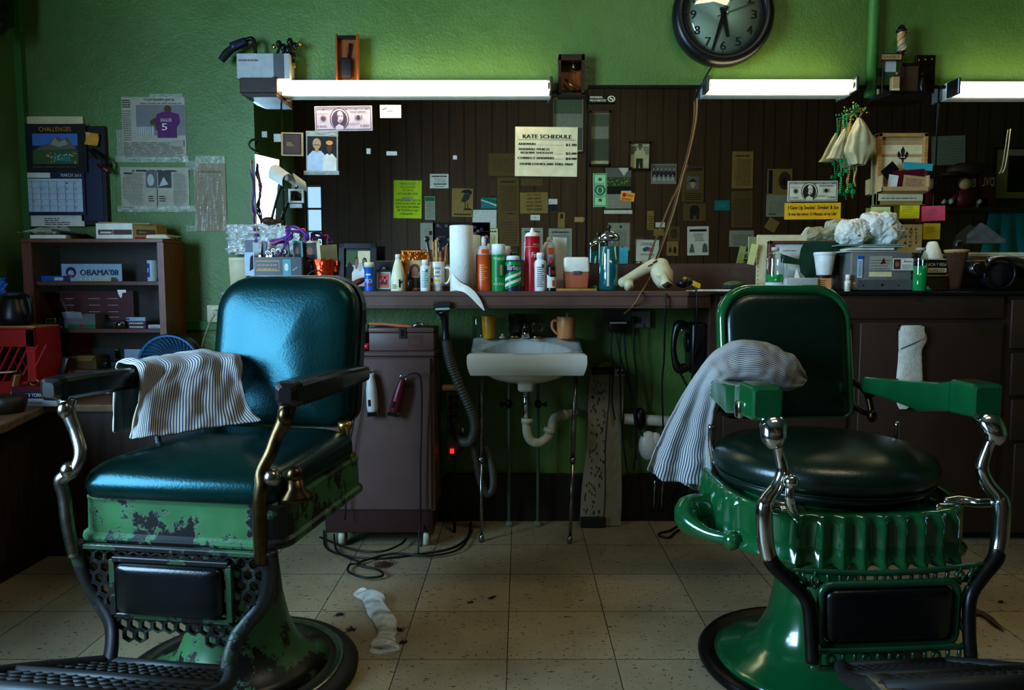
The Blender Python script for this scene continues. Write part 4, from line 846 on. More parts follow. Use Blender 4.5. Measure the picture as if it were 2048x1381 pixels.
# ---------------------------------------------------------------- things stuck on the mirrors
def bill(mp, ink):
    def d(f):
        f.border(ink, .02, .04, .98, .96, .01, .03); f.rect(ink, .04, .84, .96, .9).lines('bill_purple' if ink == 'ink_purple' else 'bill_grey', .05, .85, .95, .89, 1, .5, 0)
        f.oval(mp, .43, .48, .165, .44).ring(ink, .43, .48, .165, .44, .08); f.oval(ink, .43, .45, .135, .38)
        f.poly(mp, [(.36, .05), (.36, .18), (.42, .28), (.5, .18), (.5, .05)]); f.oval('skin' if False else mp, .44, .56, .06, .24); f.poly(ink, [(.33, .2), (.35, .6), (.39, .8), (.41, .5), (.38, .2)]); f.rect(ink, .41, .58, .44, .61).rect(ink, .46, .58, .49, .61).rect(ink, .44, .42, .46, .45).rect(ink, .42, .37, .48, .39)
        f.ring(ink, .15, .5, .045, .11, .25).oval(ink, .15, .5, .026, .065); f.lines(ink, .62, .72, .92, .8, 2, .5, .1); f.oval(ink, .76, .52, .035, .1).rect(ink, .705, .42, .715, .62).rect(ink, .815, .42, .825, .62)
        f.text(ink, '100', .80, .13, .94, .24).text(ink, '100', .05, .13, .2, .22); f.lines(ink, .56, .22, .8, .32, 2, .3, .2); f.lines(ink, .05, .65, .26, .75, 2, .25, .2)
    return d
sheetpx('novelty_bill', 'oversized purple hundred dollar bill stuck high on the long mirror', 'bill', 630, 212, 744, 262, YP, 'bill_purple', bill('bill_purple', 'ink_purple'), .8)
sheetpx('business_card', 'plain white card stuck right of the purple bill', 'card', 760, 210, 802, 236, YP, 'paper_white', lambda f: f.poly('ink', [(.08, .62), (.3, .78), (.36, .84), (.34, .76), (.14, .6)]).lines('ink_grey', .34, .5, .6, .6, 1, .5, 0))
def ph(f): f.rect('ink', .09, .06, .91, .94).rect('brown', .14, .1, .86, .9); f.lines('tan', .25, .42, .6, .6, 4, .4, .5)
sheetpx('photograph', 'dark small photograph with a pale border taped left of the couple photo', 'photo', 563, 265, 606, 312, YP, 'tan', ph, -1)
def couple(f):
    f.rect('ink', .04, .04, .96, .96); figure(f, .34, .04, .86, 'paper_blue', 'tan', 'tan', .6); figure(f, .74, .04, .74, 'paper_white', 'skin_dark', 'ink', .44); f.oval('gold_orange', .74, .79, .11, .06); f.rect('ink', .24, .72, .44, .735)
sheetpx('photograph', 'photo of a man in a pale suit beside a person in white', 'photo', 613, 270, 675, 345, YP, 'paper_grey', couple, -1)
for i, (x0, y0, x1, y1, lab) in enumerate([(524, 263, 534, 275, 'tiny white sticker high on the mirror strip'), (548, 268, 562, 284, 'small torn sticker beside the dark small photograph'), (612, 262, 676, 272, 'clear tape across the top of the couple photo'), (608, 342, 678, 350, 'clear tape along the foot of the couple photo'), (733, 297, 741, 308, 'curl of white tape under the purple bill'), (773, 303, 794, 311, 'strip of white tape below the white card'), (580, 408, 604, 416, 'white label scrap under the square tape outline'), (906, 311, 914, 319, 'tiny white tape scrap in the middle of the long mirror')]):
    b = MB(); f = pxframe(b, x0, y0, x1, y1, YP - .0005); crinkle(b, 'tape' if 'clear' in lab else 'plastic_film', f, 0, 0, 1, 1, 10, .003, i * 5 + 2); b.thing('tape_scrap', lab, 'tape', 'tape scraps on the mirror')
b = MB(); f = pxframe(b, 577, 378, 607, 406, YP); f.border('plastic_film', 0, 0, 1, 1, .14); b.thing('tape_outline', 'square outline of white tape on the mirror strip edge', 'tape')
def rate(f):
    f.text('ink', 'RATE SCHEDULE', .12, .765, .90, .845, .008).rect('ink', .05, .735, .97, .742)
    f.text('ink', 'ANSWERS', .05, .63, .33, .675, .006).lines('ink', .36, .632, .78, .642, 1, .5, 0).text('ink', '$1.00', .81, .61, .98, .665, .006)
    f.text('ink', 'ANSWERS WHICH', .05, .525, .54, .57, .006).text('ink', 'REQUIRE THOUGHT', .09, .45, .61, .495, .006).lines('ink', .64, .452, .78, .462, 1, .5, 0).text('ink', '$2.00', .81, .435, .98, .49, .006)
    f.text('ink', 'CORRECT ANSWERS', .04, .345, .62, .39, .006).lines('ink', .64, .347, .78, .357, 1, .5, 0).text('ink', '$4.00', .81, .33, .98, .385, .006).text('ink', 'DUMB LOOKS ARE STILL FREE', .08, .225, .93, .27, .006)
sheetpx('joke_sign', 'cream rate schedule sign stuck on the long mirror', 'sign', 1030, 254, 1155, 353, YP, 'paper_cream', rate, -.6)
sheetpx('dollar_bill', 'green one dollar bill stuck upright on the middle mirror', 'bill', 1186, 347, 1214, 414, YP, 'bill_green', lambda f: f.border('ink_green', .04, .02, .96, .98, .04, .02).oval('ink_green', .5, .5, .4, .15).oval('bill_green', .5, .5, .25, .11).oval('ink_green', .5, .5, .16, .09).oval('ink_green', .5, .82, .13, .05).oval('ink_green', .5, .2, .13, .05).lines('ink_green', .1, .6, .9, .72, 5, .3, .2).lines('ink_green', .1, .28, .9, .38, 5, .3, .2), 1)
sheetpx('business_card', 'orange and red printed card stuck right of the green dollar bill', 'card', 1241, 385, 1269, 402, YP, 'gold_orange', lambda f: f.oval('red', .25, .65, .14, .25).lines('dark_red', .45, .5, .92, .85, 3, .45, .2).lines('dark_red', .1, .1, .85, .35, 2, .5, .2), -8)
sheetpx('novelty_bill', 'grey hundred dollar bill stuck over the yellow bumper sticker', 'bill', 1575, 362, 1676, 403, YP, 'bill_grey', bill('bill_grey', 'ink'), .3)
sheetpx('bumper_sticker', 'yellow bumper sticker with a two-line joke below the grey hundred dollar bill', 'sticker', 1569, 406, 1682, 439, YP, 'sign_yellow', lambda f: f.text('ink', "I Gave Up Smokin', Drinkin' & Sex", .06, .54, .96, .84, .003).text('ink', 'It was the worst 15 Minutes of my Life!', .07, .18, .92, .42, .003), .5)
b = MB(); f = pxframe(b, 1752, 265, 1858, 410, YM - .012)
for name, m, lab, x0, y0, x1, y1, r in [('sticky_note', 'pale_yellow', 'pale yellow sticky note above the white plastic bag', 1741, 414, 1781, 447, 0), ('sticky_note', 'yellow', 'bright yellow sticky note directly below the fleur-de-lis frame', 1799, 403, 1840, 437, -1), ('sticky_note', 'pink', 'hot pink sticky note on the mirror seam', 1843, 412, 1891, 442, 2), ('sticky_note', 'yellow', 'yellow sticky note just under the pink one', 1846, 447, 1881, 479, 0), ('sticky_note', 'yellow', 'yellow sticky note standing behind the dark sponge', 1457, 533, 1492, 566, 0)]:
    Y = YM - .024 if y0 < 500 else D - .012
    sheetpx(name, lab, 'note', x0, y0, x1, y1, Y, m, lambda f: f.lines('ink_grey', .12, .4, .8, .85, 4, .18, .4), r, .001, .0, 'sticky notes')
b = MB(); b.m('counter_brown'); p, q = at(1176, 578, D - .012), at(2300, 526, D - .012); b.box(at(690, 560, D).x, q.x, D - .012, D - .001, CT, q.z); b.thing('backsplash', 'plain brown board between the counter and the mirrors', 'board')
# letter rack and framed fleur-de-lis
e = E('framed_print', 'light wood frame with a fleur-de-lis print leaning on the middle mirror', 'picture', at(1806, 410, YM - .02))
p, q = at(1752, 410, YM - .03), at(1858, 266, YM - .03); b = MB(); b.m('paper_cream').box(p.x, q.x, YM - .012, YM - .005, p.z, q.z); f = pxframe(b, 1762, 272, 1850, 345, YM - .0125); f.rect('tan', 0, .75, 1, 1).rect('paper_cream', 0, 0, 1, .75).rect('tan', 0, .42, .36, .5).rect('tan', .62, .42, 1, .5)
f.poly('ink', [(.49, .72), (.44, .6), (.46, .45), (.49, .4), (.52, .45), (.54, .6)]).poly('ink', [(.46, .45), (.4, .58), (.36, .52), (.37, .42), (.42, .4)]).poly('ink', [(.52, .45), (.58, .58), (.62, .52), (.61, .42), (.56, .4)]).rect('ink', .41, .36, .57, .4).poly('ink', [(.46, .36), (.49, .22), (.52, .36)]); b.part('print', e)
b = MB(); b.m('wood_light')
for x0, x1, z0, z1 in ((p.x, p.x + .018, p.z, q.z), (q.x - .018, q.x, p.z, q.z), (p.x, q.x, q.z - .016, q.z), (p.x, q.x, p.z, p.z + .05)): b.box(x0, x1, YM - .03, YM - .005, z0, z1, .002)
b.part('frame', e)
e = E('letter_rack', 'shallow tan tray of cards and papers hung in front of the fleur-de-lis frame', 'tray', at(1804, 385, YM - .05)); p, q = at(1760, 385, YM - .06), at(1856, 350, YM - .06)
b = MB(); b.m('tan').box(p.x, q.x, YM - .075, YM - .07, p.z, p.z + .022, .001).box(p.x, q.x, YM - .075, YM - .031, p.z, p.z + .004).box(p.x, p.x + .004, YM - .075, YM - .031, p.z, p.z + .07).box(q.x - .004, q.x, YM - .075, YM - .031, p.z, p.z + .07); b.part('tray', e)
for nm, lab, m, x0, y0, x1, y1, r, dy, dr in [('card', 'white tag standing in the letter tray', 'paper_white', 1776, 350, 1796, 376, -8, .052, 0), ('envelope', 'tan envelope leaning in the letter tray at right', 'tan', 1806, 352, 1854, 378, -6, .056, 1), ('booklet', 'dark red booklet tucked behind the tan envelope', 'maroon', 1786, 340, 1850, 378, 4, .048, 0), ('leaflet', 'green and white leaflet sticking up at the top of the letter tray', 'pale_teal', 1806, 326, 1866, 340, -4, .044, 0), ('folder', 'black wedge-shaped folder on the left of the letter tray', 'black', 1764, 330, 1796, 352, 42, .046, 0)]:
    sheetpx(nm, lab, nm, x0, y0, x1, y1, YM - dy, m, (lambda f: f.lines('brown', .1, .2, .9, .85, 5, .25, .2)) if dr else None, r, .002)
b = MB(); b.m('paper_cream'); f = pxframe(b, 1757, 388, 1846, 402, YM - .033); slab(f, 'paper_cream', .003); f.lines('ink_grey', .06, .3, .85, .6, 1, .5, 0); b.thing('ruler', 'cream printed strip along the foot of the fleur-de-lis frame', 'strip')
# beads, bag
e = E('bead_necklaces', 'green and gold bead strands hung beside the grey hundred dollar bill', 'beads', at(1700, 405, YM - .03))
hk = at(1716, 222, YM - .03)
for k, (xt, yt, xb, yb, m) in enumerate([(1687, 232, 1680, 385, 'green_label'), (1692, 235, 1688, 350, 'green'), (1700, 235, 1697, 380, 'brass'), (1708, 300, 1706, 395, 'green'), (1712, 310, 1710, 372, 'brass')]):
    b = MB(); b.m(m); n = 34
    for i in range(n):
        t = i / (n - 1); x = xt + (xb - xt) * t + 2 * math.sin(t * 9 + k); y = yt + (yb - yt) * t; b.ell(at(x, y, YM - .03 - .004 * (k % 3)), .0045, 8, 5)
    b.tube([hk, at(xt, yt, YM - .03)], .002, 6); b.part('bead_strand', e, None if m != 'brass' else 'gold bead strand')
for x, y, r in ((1682, 322, .009), (1694, 342, .01), (1680, 350, .01), (1700, 372, .012), (1695, 382, .011), (1706, 384, .012)): b = MB(); b.m('green_label').ell(at(x, y, YM - .036), (r, .004, r), 12, 8); b.part('medallion', e, 'flat green medallion')
b = MB(); b.m('brass'); rr = random.Random(5)
for i in range(34): b.ell(at(1716 + rr.gauss(0, 7), 221 + rr.gauss(0, 5), YM - .035 + rr.uniform(-.01, .01)), .005, 6, 5)
b.m('green'); 
for i in range(20): b.ell(at(1714 + rr.gauss(0, 7), 218 + rr.gauss(0, 4), YM - .045 + rr.uniform(-.01, .01)), .005, 6, 5)
b.part('bead_knot', e)
def bagform(b, m, cx, y0, y1, wfn, Y, dep, seed, n=40, k=60):
    b.m(m)
    def fn(u, v):
        y = y0 + (y1 - y0) * u; x, w = wfn(u); c = at(x, y, Y); s = w * Y / F; a = 2 * PI * v; w2 = 1 + .12 * noise.noise(Vector((math.cos(a) * 5 + seed, math.sin(a) * 5, u * 3))) + .22 * noise.noise(Vector((math.cos(a) * 1.6 + seed, math.sin(a) * 1.6, u * 4))) + .08 * math.sin(a * 9 + seed)
        return c + Vector((math.cos(a) * s * w2, math.sin(a) * min(s, dep) * w2, 0.))
    b.sheet(fn, n, k, True, False)
b = MB(); bagform(b, 'bag_yellow', 0, 236, 330, lambda u: (1718 + 8 * u - 10 * u * u, 3 + 26 * math.sin(min(1, u * 1.15) * PI * .62) * (1 - max(0, u - .75) * 2.2)), YM - .045, .03, 2); b.thing('plastic_bag', 'pale plastic bag hung from the bead knot by the mirror', 'bag')
b = MB(); bagform(b, 'bag_yellow', 0, 258, 318, lambda u: (1690 - 20 * u, 3 + 13 * u), YM - .04, .012, 6, 24, 40); b.thing('plastic_bag', 'small limp yellowed bag left of the bead strands', 'bag')
# ---------------------------------------------------------------- what hangs on the opposite wall (seen in the mirrors)
def hw(f, rows, m='ink', u0=.06, u1=.94):
    n = len(rows); 
    for i, t in enumerate(rows):
        if not t.strip(): continue
        v1 = .94 - i * .88 / n; h = .88 / n * .62; w = min(1., .16 + len(t) * .055); c = (u0 + u1) / 2; f.text(m, t, c - (u1 - u0) * w / 2, v1 - h, c + (u1 - u0) * w / 2, v1)
def page(n=12, m='ink_grey', head=True):
    def d(f):
        if head: f.lines('ink', .15, .86, .85, .92, 1, .6, 0)
        f.lines(m, .1, .08, .9, .8, n, .35, .2)
    return d
sheetm('reunion_notice', 'lime green handwritten reunion notice, seen in the long mirror', 'notice', 788, 361, 843, 437, 'lime', lambda f: (hw(f, ['TECH HIGH', 'CLASS OF', '1973', '50th REUNION', ' ', 'IF YOU GRADUATED', 'IN 1973 OR KNOW', 'SOMEONE WHO DID', 'OR CONTACT BY', '- thanks'], 'ink'), f.rect('paper_grey', .3, .49, .72, .56)), 1)
sheetm('leaflet', 'small white leaflet with bold lines, seen right of the lime notice', 'leaflet', 860, 348, 897, 377, 'paper_white', lambda f: f.lines('ink', .1, .78, .9, .9, 1, .8, 0).lines('ink_grey', .15, .42, .85, .72, 4, .3, .3).lines('ink', .12, .25, .88, .36, 1, .8, .1).lines('ink_grey', .2, .1, .8, .18, 1, .6, .2))
sheetm('poster', 'tan poster of a black-hatted figure, seen right of the lime notice', 'poster', 904, 377, 946, 434, 'paper_tan', lambda f: f.poly('ink', [(.08, .78), (.3, .86), (.34, .95), (.22, .97), (.06, .9)]).poly('ink', [(.1, .86), (.4, .96), (.62, .86), (.3, .82)]).poly('charcoal', [(.12, .8), (.4, .82), (.58, .55), (.4, .5), (.2, .62)]).rect('ink', .24, .28, .27, .5).rect('ink', .36, .28, .39, .5).poly('ink', [(.05, .24), (.45, .24), (.42, .3), (.1, .3)]).lines('ink', .1, .06, .9, .14, 1, .6, 0), 1)
sheetm('banknote_strip', 'long narrow green and white strip, seen below the small white leaflet', 'paper', 850, 393, 870, 440, 'paper_grey', lambda f: f.rect('green', .05, .8, .95, .97).lines('ink_grey', .1, .1, .9, .75, 10, .3, .2))
sheetm('postcard', 'glossy teal postcard of waves, seen left of the brown papers', 'postcard', 962, 396, 993, 417, 'teal', lambda f: f.poly('paper_white', [(.0, .2), (.5, .5), (1, .75), (1, .85), (.5, .6), (0, .35)]).poly('green', [(0, .5), (.6, .75), (1, .95), (.4, .9), (0, .7)]))
sheetm('envelope', 'large brown envelope, seen left of the rate sign', 'envelope', 977, 307, 1032, 352, 'paper_brown', lambda f: f.lines('brown', .1, .2, .9, .8, 6, .2, .1))
sheetm('old_letter', 'tall brown letter, seen directly under the large brown envelope', 'paper', 994, 355, 1038, 428, 'paper_brown', page(14, 'brown'), 0)
sheetm('old_letter', 'long torn brown sheet, seen lowest under the large brown envelope', 'paper', 996, 428, 1038, 492, 'paper_brown', page(9, 'brown', False), 0, jag=.02)
sheetm('dark_notice', 'dark faded notice, seen left of the tall brown letter', 'paper', 976, 356, 993, 392, 'brown', page(8, 'paper_brown', False))
sheetm('torn_sign', 'brown hand-lettered cardboard sign with cut lower corners, seen under the rate sign', 'sign', 1040, 385, 1096, 427, 'paper_tan', lambda f: hw(f, ["DON'T GO", 'AWAY MAD', 'MOST GUYS', "DON'T EVEN", 'KNOW THEM'], 'ink', .1, .9), -1)
sheetm('cardboard_strip', 'narrow brown card, seen just under the rate sign', 'paper', 1042, 357, 1086, 372, 'paper_brown')
sheetm('business_card', 'white card seen below the hand-lettered cardboard sign', 'card', 1061, 430, 1080, 441, 'paper_white', lambda f: f.rect('ink', .45, .45, .55, .6), group='cards on the opposite wall')
sheetm('business_card', 'white card seen right of the hand-lettered cardboard sign', 'card', 1097, 398, 1115, 409, 'paper_white', lambda f: f.rect('ink', .8, .3, .9, .4), group='cards on the opposite wall')
sheetm('postcard', 'small blue postcard, seen under the white card right of the lettered sign', 'postcard', 1097, 410, 1115, 421, 'navy')
sheetm('card_strip', 'narrow tan tag with a dark picture, seen below the blue postcard', 'paper', 1116, 425, 1130, 456, 'paper_tan', lambda f: f.rect('ink', .3, .6, .7, .9), 2)
sheetm('silver_sheet', 'silvery crinkled sheet, seen above the paper towel roll', 'paper', 945, 420, 993, 458, 'foil', None)
sheetm('photograph', 'dark group photograph with purple flowers, seen behind the paper towel roll', 'photo', 866, 445, 980, 500, 'ink', lambda f: ([f.oval(('violet', 'leaf_photo', 'ink_grey', 'pink')[i % 4], random.Random(i).uniform(.05, .95), random.Random(i + 50).uniform(.05, .9), .03, .06, 8) for i in range(40)], None)[1])
sheetm('flyer', 'white flyer with a small red stamp, seen left of the paper towel roll', 'flyer', 841, 446, 870, 500, 'paper_grey', lambda f: f.lines('ink_grey', .1, .2, .9, .85, 8, .2, .3).rect('maroon', .2, .55, .4, .7))
sheetm('printed_page', 'cream printed page with a boxed text, seen right of the paper towel roll', 'paper', 945, 457, 998, 520, 'paper_cream', lambda f: f.lines('ink', .1, .88, .9, .94, 1, .7, 0).border('ink', .15, .3, .7, .78, .01).lines('ink_grey', .18, .34, .66, .74, 8, .4, .2).lines('ink_grey', .75, .3, .95, .8, 9, .35, .2))
sheetm('flyer', 'grey flyer seen behind the tall red spray can', 'flyer', 1043, 456, 1086, 520, 'paper_grey', page())
sheetm('flyer', 'grey flyer seen behind the ivory dispenser', 'flyer', 1097, 457, 1144, 520, 'paper_grey', page(14))
sheetm('torn_note', 'torn tan scrap seen beside the mirror seam', 'paper', 1150, 435, 1168, 444, 'tan', None, jag=.1)
# pictures
def framed(name, label, x0, y0, x1, y1, m, draw, wf=.1, rot=0., hf=None):
    b = MB(); f = mframe(b, x0, y0, x1, y1, rot, .004); e = E(name, label, 'picture', f.P(.5, 0)); slab(f, m, .002); draw(f); b.part('print', e)
    b = MB(); f = mframe(b, x0, y0, x1, y1, rot, .006); b.m('black'); hf = hf or wf * (x1 - x0) / (y1 - y0)
    for u0, v0, u1, v1 in ((0, 0, wf, 1), (1 - wf, 0, 1, 1), (0, 0, 1, hf), (0, 1 - hf, 1, 1)):
        vs = [f.P(u, v, k) for k in (-.004, .016) for u, v in ((u0, v0), (u1, v0), (u1, v1), (u0, v1))]; b.add(vs, [(4, 5, 6, 7), (0, 3, 2, 1), (0, 1, 5, 4), (1, 2, 6, 5), (2, 3, 7, 6), (3, 0, 4, 7)])
    b.part('frame', e); return e
framed('framed_picture', 'tall landscape print in a black frame, seen left in the middle mirror', 1178, 222, 1222, 333, 'paper_cream', lambda f: f.rect('sage', .1, .72, .9, .95).rect('paper_grey', .1, .5, .9, .72).rect('ink_grey', .1, .1, .9, .5).lines('leaf_photo', .12, .12, .88, .48, 12, .5, .1), .09)
framed('framed_picture', 'landscape print in a pale frame, seen behind the rate sign', 1104, 194, 1168, 306, 'paper_cream', lambda f: f.rect('sage', .05, .7, .95, .97).rect('paper_grey', .05, .45, .95, .7).rect('ink_grey', .05, .05, .95, .45), .03)
framed('framed_photograph', 'photograph of a standing man in a black frame, seen in the middle mirror', 1257, 284, 1302, 341, 'paper_cream', lambda f: (f.rect('paper_grey', .1, .55, .35, .85), f.rect('grey', .65, .55, .9, .85), figure(f, .5, .42, .5, 'paper_cream', 'grey', 'charcoal', .5), f.poly('charcoal', [(.35, .08), (.36, .42), (.66, .42), (.66, .08), (.54, .08), (.51, .3), (.47, .08)])), .08, 1)
sheetm('photograph', 'black and white group photograph of a sports team, seen right of the framed standing man', 'photo', 1302, 328, 1353, 368, 'paper_grey', lambda f: (f.rect('grey', .03, .1, .97, .95), [figure(f, .1 + .16 * i, .38, .45, 'charcoal', 'light_grey', 'ink', .14) for i in range(6)], [figure(f, .15 + .18 * i, .12, .35, 'light_grey', 'light_grey', 'ink', .16) for i in range(5)]))
sheetm('wanted_poster', 'brown wanted poster, seen right of the hanging cord', 'poster', 1363, 333, 1408, 404, 'paper_brown', lambda f: f.text('ink', 'WANTED', .05, .86, .95, .97, .02).rect('ink_grey', .22, .35, .78, .72).oval('tan', .5, .5, .12, .11).poly('ink', [(.3, .56), (.5, .66), (.7, .56)]).lines('ink', .1, .06, .9, .28, 4, .35, .2))
sheetm('old_photograph', 'dark square photograph, seen under the wanted poster', 'photo', 1366, 407, 1412, 442, 'paper_brown', lambda f: f.oval('ink', .5, .6, .22, .3).rect('ink', .3, .1, .42, .4).rect('ink', .55, .1, .7, .4))
sheetm('typed_page', 'upper tan typed page, seen right in the middle mirror', 'paper', 1463, 303, 1507, 377, 'paper_tan', page(22, 'brown'))
sheetm('typed_page', 'lower tan curled page, seen under the upper tan typed page', 'paper', 1461, 382, 1506, 455, 'paper_brown', page(14, 'brown', False), -1)
sheetm('typed_page', 'grey memo page of even lines, seen under the two tan pages', 'paper', 1458, 461, 1508, 494, 'paper_grey', page(7, 'ink_grey', False))
sheetm('postcard', 'teal card seen left of the lower tan curled page', 'postcard', 1429, 401, 1460, 421, 'teal', lambda f: f.lines('pale_teal', .25, .35, .75, .65, 2, .5, .2))
sheetm('flyer', 'white flyer with two figures at the foot, seen in the middle mirror', 'flyer', 1374, 453, 1418, 511, 'paper_white', lambda f: f.rect('ink', .1, .82, .9, .9).lines('ink', .25, .5, .75, .78, 5, .3, .2).poly('ink_grey', [(.05, .1), (.08, .35), (.18, .42), (.28, .35), (.3, .1)]).poly('ink_grey', [(.66, .1), (.75, .4), (.82, .4), (.92, .1)]), -1)
sheetm('flyer', 'white flyer with a coloured drawing, seen above the hair dryer', 'flyer', 1272, 480, 1318, 523, 'paper_white', lambda f: f.lines('ink', .2, .75, .85, .9, 2, .4, .1).oval('pink', .4, .55, .12, .1).oval('leaf_photo', .6, .55, .12, .1).oval('blue', .52, .6, .1, .08).lines('ink_grey', .2, .3, .8, .38, 1, .5, 0), 1)
sheetm('typed_letter', 'white typed letter with a seal, seen behind the blue comb jar', 'paper', 1216, 446, 1260, 502, 'paper_grey', lambda f: f.oval('ink', .42, .86, .05, .05).lines('ink_grey', .15, .2, .85, .75, 11, .3, .2).rect('ink', .3, .1, .4, .16))
sheetm('clipping', 'tan clipping with a dark drawing, seen right of the small white card', 'clipping', 1336, 453, 1360, 482, 'paper_brown', lambda f: f.oval('brown', .5, .5, .3, .35))
sheetm('clipping', 'tan clipping with two small figures, seen under the clipping with a dark drawing', 'clipping', 1333, 483, 1357, 512, 'paper_tan', lambda f: f.oval('ink', .3, .4, .12, .25).oval('ink', .7, .4, .1, .2))
sheetm('business_card', 'white card on the opposite wall, seen between the two cords', 'card', 1311, 445, 1330, 455, 'paper_white', None, group='cards on the opposite wall')
sheetm('paper_tag', 'tall tan tag seen left of the white card between the cords', 'paper', 1294, 422, 1308, 460, 'paper_tan', page(6, 'brown', False))
sheetm('envelope', 'small tan envelope seen under the white card between the cords', 'envelope', 1307, 458, 1328, 472, 'paper_tan')
# second calendar, in the mirror
b = MB(); f = mframe(b, 1208, 334, 1265, 380, 0, .01); e = E('wall_calendar', 'calendar with a flower-field picture, seen behind the green dollar bill', 'calendar', f.P(.5, 0)); slab(f, 'ink', .003); f.rect('grey', .04, .5, .96, .96).poly('paper_white', [(.1, .96), (.3, .6), (.5, .96)]).rect('leaf_photo', .04, .15, .96, .55)
for i in range(30): f.oval('pale_yellow', random.Random(i).uniform(.06, .94), random.Random(i + 9).uniform(.18, .5), .015, .02, 6)
b.part('picture_page', e); b = MB(); f = mframe(b, 1208, 380, 1265, 428, 0, .012); slab(f, 'ink', .003); f.rect('paper_grey', .04, .22, .96, .82).rect('paper_white', .04, .86, .4, .96).rect('paper_white', 0, 0, 1, .16); b.part('month_page', e)
b = MB(); f = mframe(b, 1534, 338, 1585, 390, 0, .01); e = E('wall_calendar', 'calendar with a round brown picture, seen behind the grey hundred dollar bill', 'calendar', f.P(.5, 0)); slab(f, 'paper_tan', .003); f.oval('brown', .3, .55, .25, .35).oval('ink', .32, .5, .12, .16).rect('navy', .8, .05, .95, .95); b.part('picture_page', e); b = MB(); f = mframe(b, 1532, 390, 1582, 434, 0, .012); slab(f, 'paper_grey', .003); f.lines('ink_grey', .1, .2, .9, .8, 6, .1, .1); f.rect('ink', .6, .1, .9, .14); b.part('month_page', e)
sheetm('folded_paper', 'crooked tan paper square, seen below the calendar with the round picture', 'paper', 1532, 438, 1556, 462, 'paper_tan', None, 30)
# far right of the mirrors: map, shelf with caps and boxes, smock
sheetm('road_map', 'dim folded map sheet, seen right of the fleur-de-lis frame', 'map', 1862, 272, 1932, 330, 'paper_grey', lambda f: f.lines('leaf_photo', .05, .1, .95, .9, 9, .1, .1), -2)
framed('framed_picture', 'dim picture in a wide pale mat, seen at far right in the mirror', 1985, 296, 2060, 400, 'tan', lambda f: f.rect('ink', .0, .15, .6, .85), .04)
Yv = 2 * YM - (YO + .14); p, q = at(1850, 418, Yv), at(2060, 412, Yv)
b = MB(); b.m('dark_wood').box(p.x, q.x, YO + .002, YO + .28, p.z - .03, p.z, .003); OSZ = p.z; b.thing('wall_shelf', 'dark shelf of keepsakes on the opposite wall, seen at far right in the mirror', 'shelf')
def mx(x): return at(x, 400, Yv).x
k = Yv / F
for nm, lab, x0, x1, ytop, m, txt in [('game_box', 'red and black box with white letters, seen on the keepsake shelf', 1924, 1952, 345, 'dark_red', 'BG'), ('game_box', 'tall red box with pale letters, seen right end of the keepsake shelf', 1956, 1990, 342, 'maroon', 'DVL'), ('note_card', 'small white card propped on the keepsake shelf', 1948, 1976, 390, 'paper_white', None), ('trophy_cup', 'brown wooden block, seen on the keepsake shelf', 1868, 1886, 362, 'brown', None)]:
    b = MB(); b.m(m).box(mx(x0), mx(x1), YO + .1, YO + .15, OSZ, OSZ + (412 - ytop) * k, .004)
    if txt: f = Fr(b, (mx(x1), YO + .1502, OSZ + (412 - ytop) * k * .6), (mx(x0) - mx(x1), 0, 0), (0, 0, (412 - ytop) * k * .3)); f.text('paper_white', txt, .15, .1, .85, .9)
    b.thing(nm, lab, nm.split('_')[-1])
e = E('flat_cap', 'wide brown flat cap resting high on the boxes, seen at far right', 'cap', (mx(1920), YO + .12, OSZ + .3)); b = MB(); b.m('brown').ell((mx(1930), YO + .125, OSZ + (412 - 336) * k), (.17, .11, .07), 16, 8); b.part('crown', e); b = MB(); b.m('dark_wood').ell((mx(1900), YO + .14, OSZ + (412 - 346) * k), (.11, .1, .025), 16, 8); b.part('brim', e)
for nm, lab, xc, shirt in [('rag_doll', 'plush doll in a red jacket, seen left on the keepsake shelf', 1850, 'dark_red'), ('rag_doll', 'larger plush doll in a red shirt, seen in the middle of the keepsake shelf', 1920, 'dark_red')]:
    x = mx(xc); e = E(nm, lab, 'doll', (x, YO + .2, OSZ)); b = MB(); b.m(shirt).ell((x, YO + .2, OSZ + .09), (.085, .06, .095), 14, 10); b.tube([(x - .05, YO + .2, OSZ + .13), (x - .12, YO + .21, OSZ + .07)], [.03, .025], 8); b.tube([(x + .05, YO + .2, OSZ + .13), (x + .12, YO + .21, OSZ + .07)], [.03, .025], 8); b.part('body', e); b = MB(); b.m('tan').ell((x, YO + .21, OSZ + .22), (.055, .05, .055), 14, 10); b.m('brown').ell((x, YO + .195, OSZ + .235), (.06, .05, .055), 14, 10); b.part('head', e)
    b = MB(); b.m('paper_white').ell((x - .13, YO + .215, OSZ + .06), .026, 10, 8).ell((x + .13, YO + .215, OSZ + .06), .026, 10, 8); b.part('hands', e)
b = MB(); b.m('teal').sheet(lambda u, v: Vector((mx(2035) + (v - .5) * (.35 + .25 * u), YO + .012 + .05 * abs(math.sin(v * 9)) * u, 1.78 - u * .75)), 16, 40, True, False); b.thing('barber_smock', 'dark teal smock hanging at far right, seen in the mirror', 'smock')
p = at(2018, 262, YM - .01); b = MB(); b.m('cord_cream').tube([at(2021, 258, YM - .008), at(2016, 300, YM - .01), at(2010, 335, YM - .01), at(2004, 346, YM - .01)], .0022, 6, 5); b.thing('pull_string', 'white pull string hanging against the far right mirror', 'string')
